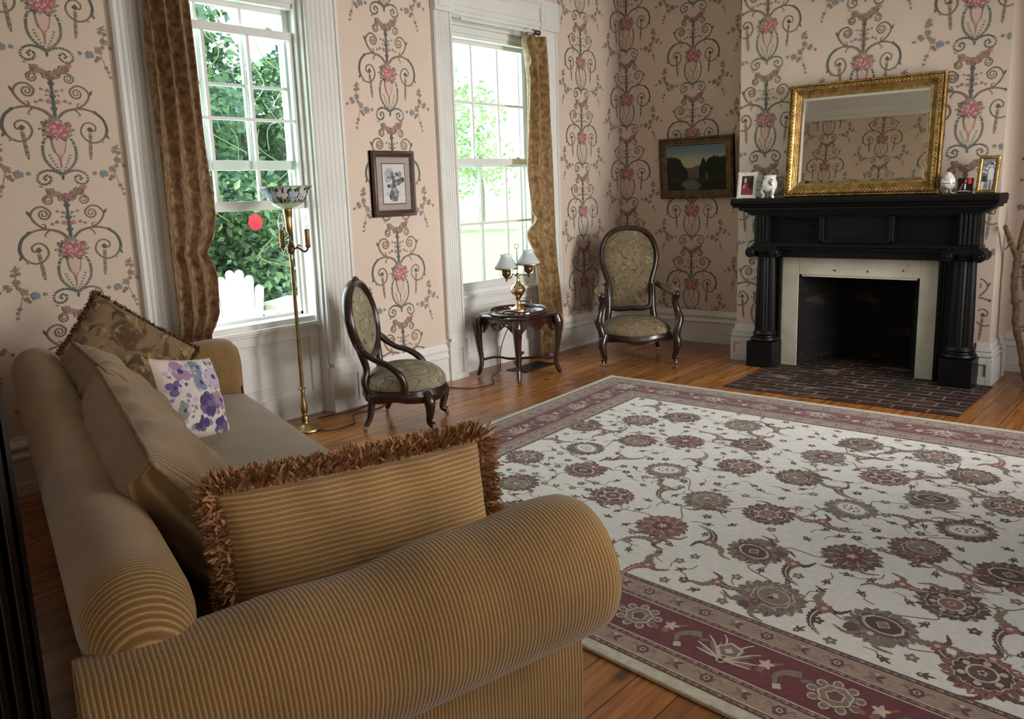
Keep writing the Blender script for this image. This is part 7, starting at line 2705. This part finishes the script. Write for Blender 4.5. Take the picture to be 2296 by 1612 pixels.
# red round sticker on the storm pane
mb = MB()
mb.lathe([(0.0, 0.0), (0.052, 0.0), (0.052, 0.0008), (0.0, 0.0008)], 40)
mb.v = [(-0.1995 + z, -3.368 + x, 1.309 + y) for x, y, z in mb.v]
tag(mb.build('round_sticker', mat('red_sticker', (0.80, 0.045, 0.075), rough=0.6)), 'red round sticker on the outer pane of the left window', 'sticker')

# ------------------------------------------------------------------ outside
M_LAWN = mat('sunlit_lawn', (0.42, 0.50, 0.26), rough=0.95, c2=(0.28, 0.38, 0.16), nscale=14)
M_WHITEW = mat('white_garden_paint', (0.82, 0.82, 0.80), rough=0.5)
GZ = -0.40
mb = MB()
mb.box((-60, -60, GZ - 0.2), (-0.24, 60, GZ))
g_ = mb.build('ground', M_LAWN)
struct(g_)
M_LEAF = [mat('leaf_mid', (0.155, 0.28, 0.16), rough=0.55, var=0.3, nscale=5), mat('leaf_light', (0.30, 0.44, 0.22), rough=0.55, var=0.25, nscale=5), mat('leaf_dark', (0.085, 0.165, 0.11), rough=0.6, var=0.3, nscale=5)]
M_LEAF2 = [mat('sunlit_leaf_mid', (0.42, 0.55, 0.34), rough=0.6), mat('sunlit_leaf_light', (0.55, 0.66, 0.42), rough=0.6), mat('sunlit_leaf_dark', (0.28, 0.42, 0.26), rough=0.6)]  # paler leaves for the far trees; bright sunlight is put into their colour
M_TRUNK = mat('tree_bark', (0.30, 0.26, 0.20), rough=0.9, var=0.3)


def leaves(name, n, posfn, size, seed, parent=None, mats=M_LEAF, wts=(0.5, 0.28, 0.22)):
    rng = random.Random(seed)
    mb = MB()
    for k in range(n):
        p, nrm = posfn(rng)
        d = Vector((rng.gauss(0, 1), rng.gauss(0, 1), rng.gauss(-0.35, 0.7))).normalized()
        nn = (Vector(nrm) + Vector((rng.gauss(0, 0.55), rng.gauss(0, 0.55), rng.gauss(0, 0.55)))).normalized()
        sd = d.cross(nn)
        if sd.length < 0.1:
            continue
        sd.normalize()
        up = sd.cross(d)
        L = size * rng.uniform(0.6, 1.3)
        W = L * 0.5
        p = Vector(p)
        mi = 0 if (q := rng.random()) < wts[0] else (1 if q < wts[0] + wts[1] else 2)
        a = p
        b = p + d * L * 0.45 + sd * W * 0.5 + up * L * 0.06
        c = p + d * L
        e = p + d * L * 0.45 - sd * W * 0.5 + up * L * 0.06
        mb.poly([a, b, c], mi)
        mb.poly([a, c, e], mi)
    return mb.build(name, mats, parent)


def hedge_pos(rng):
    t = rng.random()
    y = lerp(-2.6, 3.0, t)
    z = GZ + rng.random() ** 0.9 * (4.9 - 0.9 * max(0.0, min(1.0, (t - 0.42) / 0.15)) + 0.3 * math.sin(9 * t))
    x = -6.0 + 0.55 * math.sin(3.1 * y + 1.3 * z) + 0.35 * math.sin(5.3 * z) + rng.gauss(0, 0.28)
    return (x, y, z), (1, -0.3, 0.35)


hd = leaves('vine_foliage', 36000, hedge_pos, 0.14, 3)
tag(hd, 'dense green vine foliage outside the left window', 'foliage', kind='stuff')
mb = MB()
rng = random.Random(8)
for k in range(46):
    y0, z0 = rng.uniform(-2.3, 0.6), rng.uniform(0.2, 3.8)
    x0 = -5.3 + rng.uniform(-0.2, 0.25)
    P = smoothpath([(x0, y0, z0), (x0 + 0.1, y0 + rng.uniform(-.3, .3), z0 - 0.25), (x0 + 0.16, y0 + rng.uniform(-.45, .45), z0 - 0.5), (x0 + 0.1, y0 + rng.uniform(-.6, .6), z0 - 0.8)], 5)
    mb.tube(P, 0.007, 5)
tag(mb.build('vine_tendrils', mat('tendril_green', (0.35, 0.42, 0.22), rough=0.7)), 'pale curling vine tendrils over the foliage outside', 'vine', kind='stuff')
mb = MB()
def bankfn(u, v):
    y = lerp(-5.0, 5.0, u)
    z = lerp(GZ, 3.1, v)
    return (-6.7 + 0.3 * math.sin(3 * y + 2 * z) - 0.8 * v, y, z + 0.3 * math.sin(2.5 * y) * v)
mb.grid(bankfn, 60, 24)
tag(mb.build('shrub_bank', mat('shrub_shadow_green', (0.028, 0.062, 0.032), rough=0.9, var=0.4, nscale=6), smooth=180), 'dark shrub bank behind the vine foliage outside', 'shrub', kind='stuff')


def tree(x, y, h, r, seed, label, n=2600, size=0.34):
    t = thing('tree', label, 'tree', (x, y, GZ), group=None)
    mb = MB()
    mb.tube(smoothpath([(0, 0, 0), (0.1, 0.05, h * 0.3), (-0.05, 0, h * 0.6), (0, 0, h * 0.85)], 5), [0.28, 0.2, 0.2, 0.18, 0.16, 0.16, 0.15, 0.15, 0.14, 0.13, 0.12, 0.1, 0.1, 0.08, 0.06, 0.05], 10)
    mb.build('trunk', M_TRUNK, t, smooth=60)
    rg_ = random.Random(seed)
    cl = [(rg_.gauss(0, r * 0.42), rg_.gauss(0, r * 0.42), h * rg_.uniform(0.4, 0.95), r * rg_.uniform(0.4, 0.6)) for _ in range(9)]

    def pos(rng):
        c = rng.choice(cl)
        d = Vector((rng.gauss(0, 1), rng.gauss(0, 1), rng.gauss(0, 1))).normalized()
        return (c[0] + d.x * c[3], c[1] + d.y * c[3], c[2] + d.z * c[3] * 0.8), d

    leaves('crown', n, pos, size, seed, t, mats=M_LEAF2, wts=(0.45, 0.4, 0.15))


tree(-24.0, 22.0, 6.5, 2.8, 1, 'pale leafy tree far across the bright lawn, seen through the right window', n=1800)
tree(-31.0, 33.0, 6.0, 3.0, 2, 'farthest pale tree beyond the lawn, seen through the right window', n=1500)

# white slatted garden chair with a fanned round back
gc = thing('garden_chair', 'white slatted garden chair with rounded back on the lawn outside the left window', 'garden chair', (-4.0, -1.16, GZ), math.radians(-118))
for k in range(6):
    t = (k - 2.5) / 2.5
    x0, x1 = t * 0.20, t * 0.265
    h = 1.06 - 0.20 * abs(t) ** 1.7
    w = 0.052
    mb = MB()
    prof = [(x0 - w * 0.8, 0.28), (x0 + w * 0.8, 0.28), (x1 + w, h - 0.05)] + [(x1 + w * math.cos(a), h - 0.05 + 0.05 * math.sin(a)) for a in (0.6, 1.2, PI / 2, 1.94, 2.54)] + [(x1 - w, h - 0.05)]
    mb.prism(prof, -0.010, 0.010, lambda p, q, hh: (p, -0.22 - 0.28 * (q - 0.28) + hh, q))
    mb.build('back_slat', M_WHITEW, gc)
for k in range(6):
    y = -0.16 + k * 0.085
    mb = MB()
    mb.box((-0.26, y, 0.30 + 0.014 * k), (0.26, y + 0.07, 0.318 + 0.014 * k))
    mb.build('seat_slat', M_WHITEW, gc)
for s in (-1, 1):
    mb = MB()
    mb.box((s * 0.27, -0.32, 0.53), (s * 0.39, 0.40, 0.552))
    mb.build('armrest', M_WHITEW, gc)
    mb = MB()
    mb.box((s * 0.29, 0.24, 0), (s * 0.32, 0.33, 0.53))
    mb.build('leg', M_WHITEW, gc)
    mb = MB()
    mb.prism([(-0.62, 0.0), (-0.52, 0.0), (0.33, 0.30), (0.33, 0.39), (0.22, 0.39)], s * 0.262, s * 0.29, lambda p, q, hh: (hh, p, q))
    mb.build('side_rail', M_WHITEW, gc)
gt = thing('garden_table', 'white garden table on the lawn to the right of the garden chair', 'garden table', (-4.15, -0.22, GZ), math.radians(-60))
mb = MB()
for k in range(6):
    mb.box((-0.36, -0.34 + k * 0.116, 0.60), (0.36, -0.34 + k * 0.116 + 0.108, 0.63))
mb.box((-0.34, -0.33, 0.50), (0.34, -0.30, 0.60))
mb.box((-0.34, 0.30, 0.50), (0.34, 0.33, 0.60))
mb.box((-0.34, -0.33, 0.50), (-0.31, 0.33, 0.60))
mb.box((0.31, -0.33, 0.50), (0.34, 0.33, 0.60))
mb.build('table_top', M_WHITEW, gt)
for sx in (-1, 1):
    for sy in (-1, 1):
        mb = MB()
        mb.box((sx * 0.33, sy * 0.32, 0), (sx * 0.27, sy * 0.26, 0.60))
        mb.build('leg', M_WHITEW, gt)
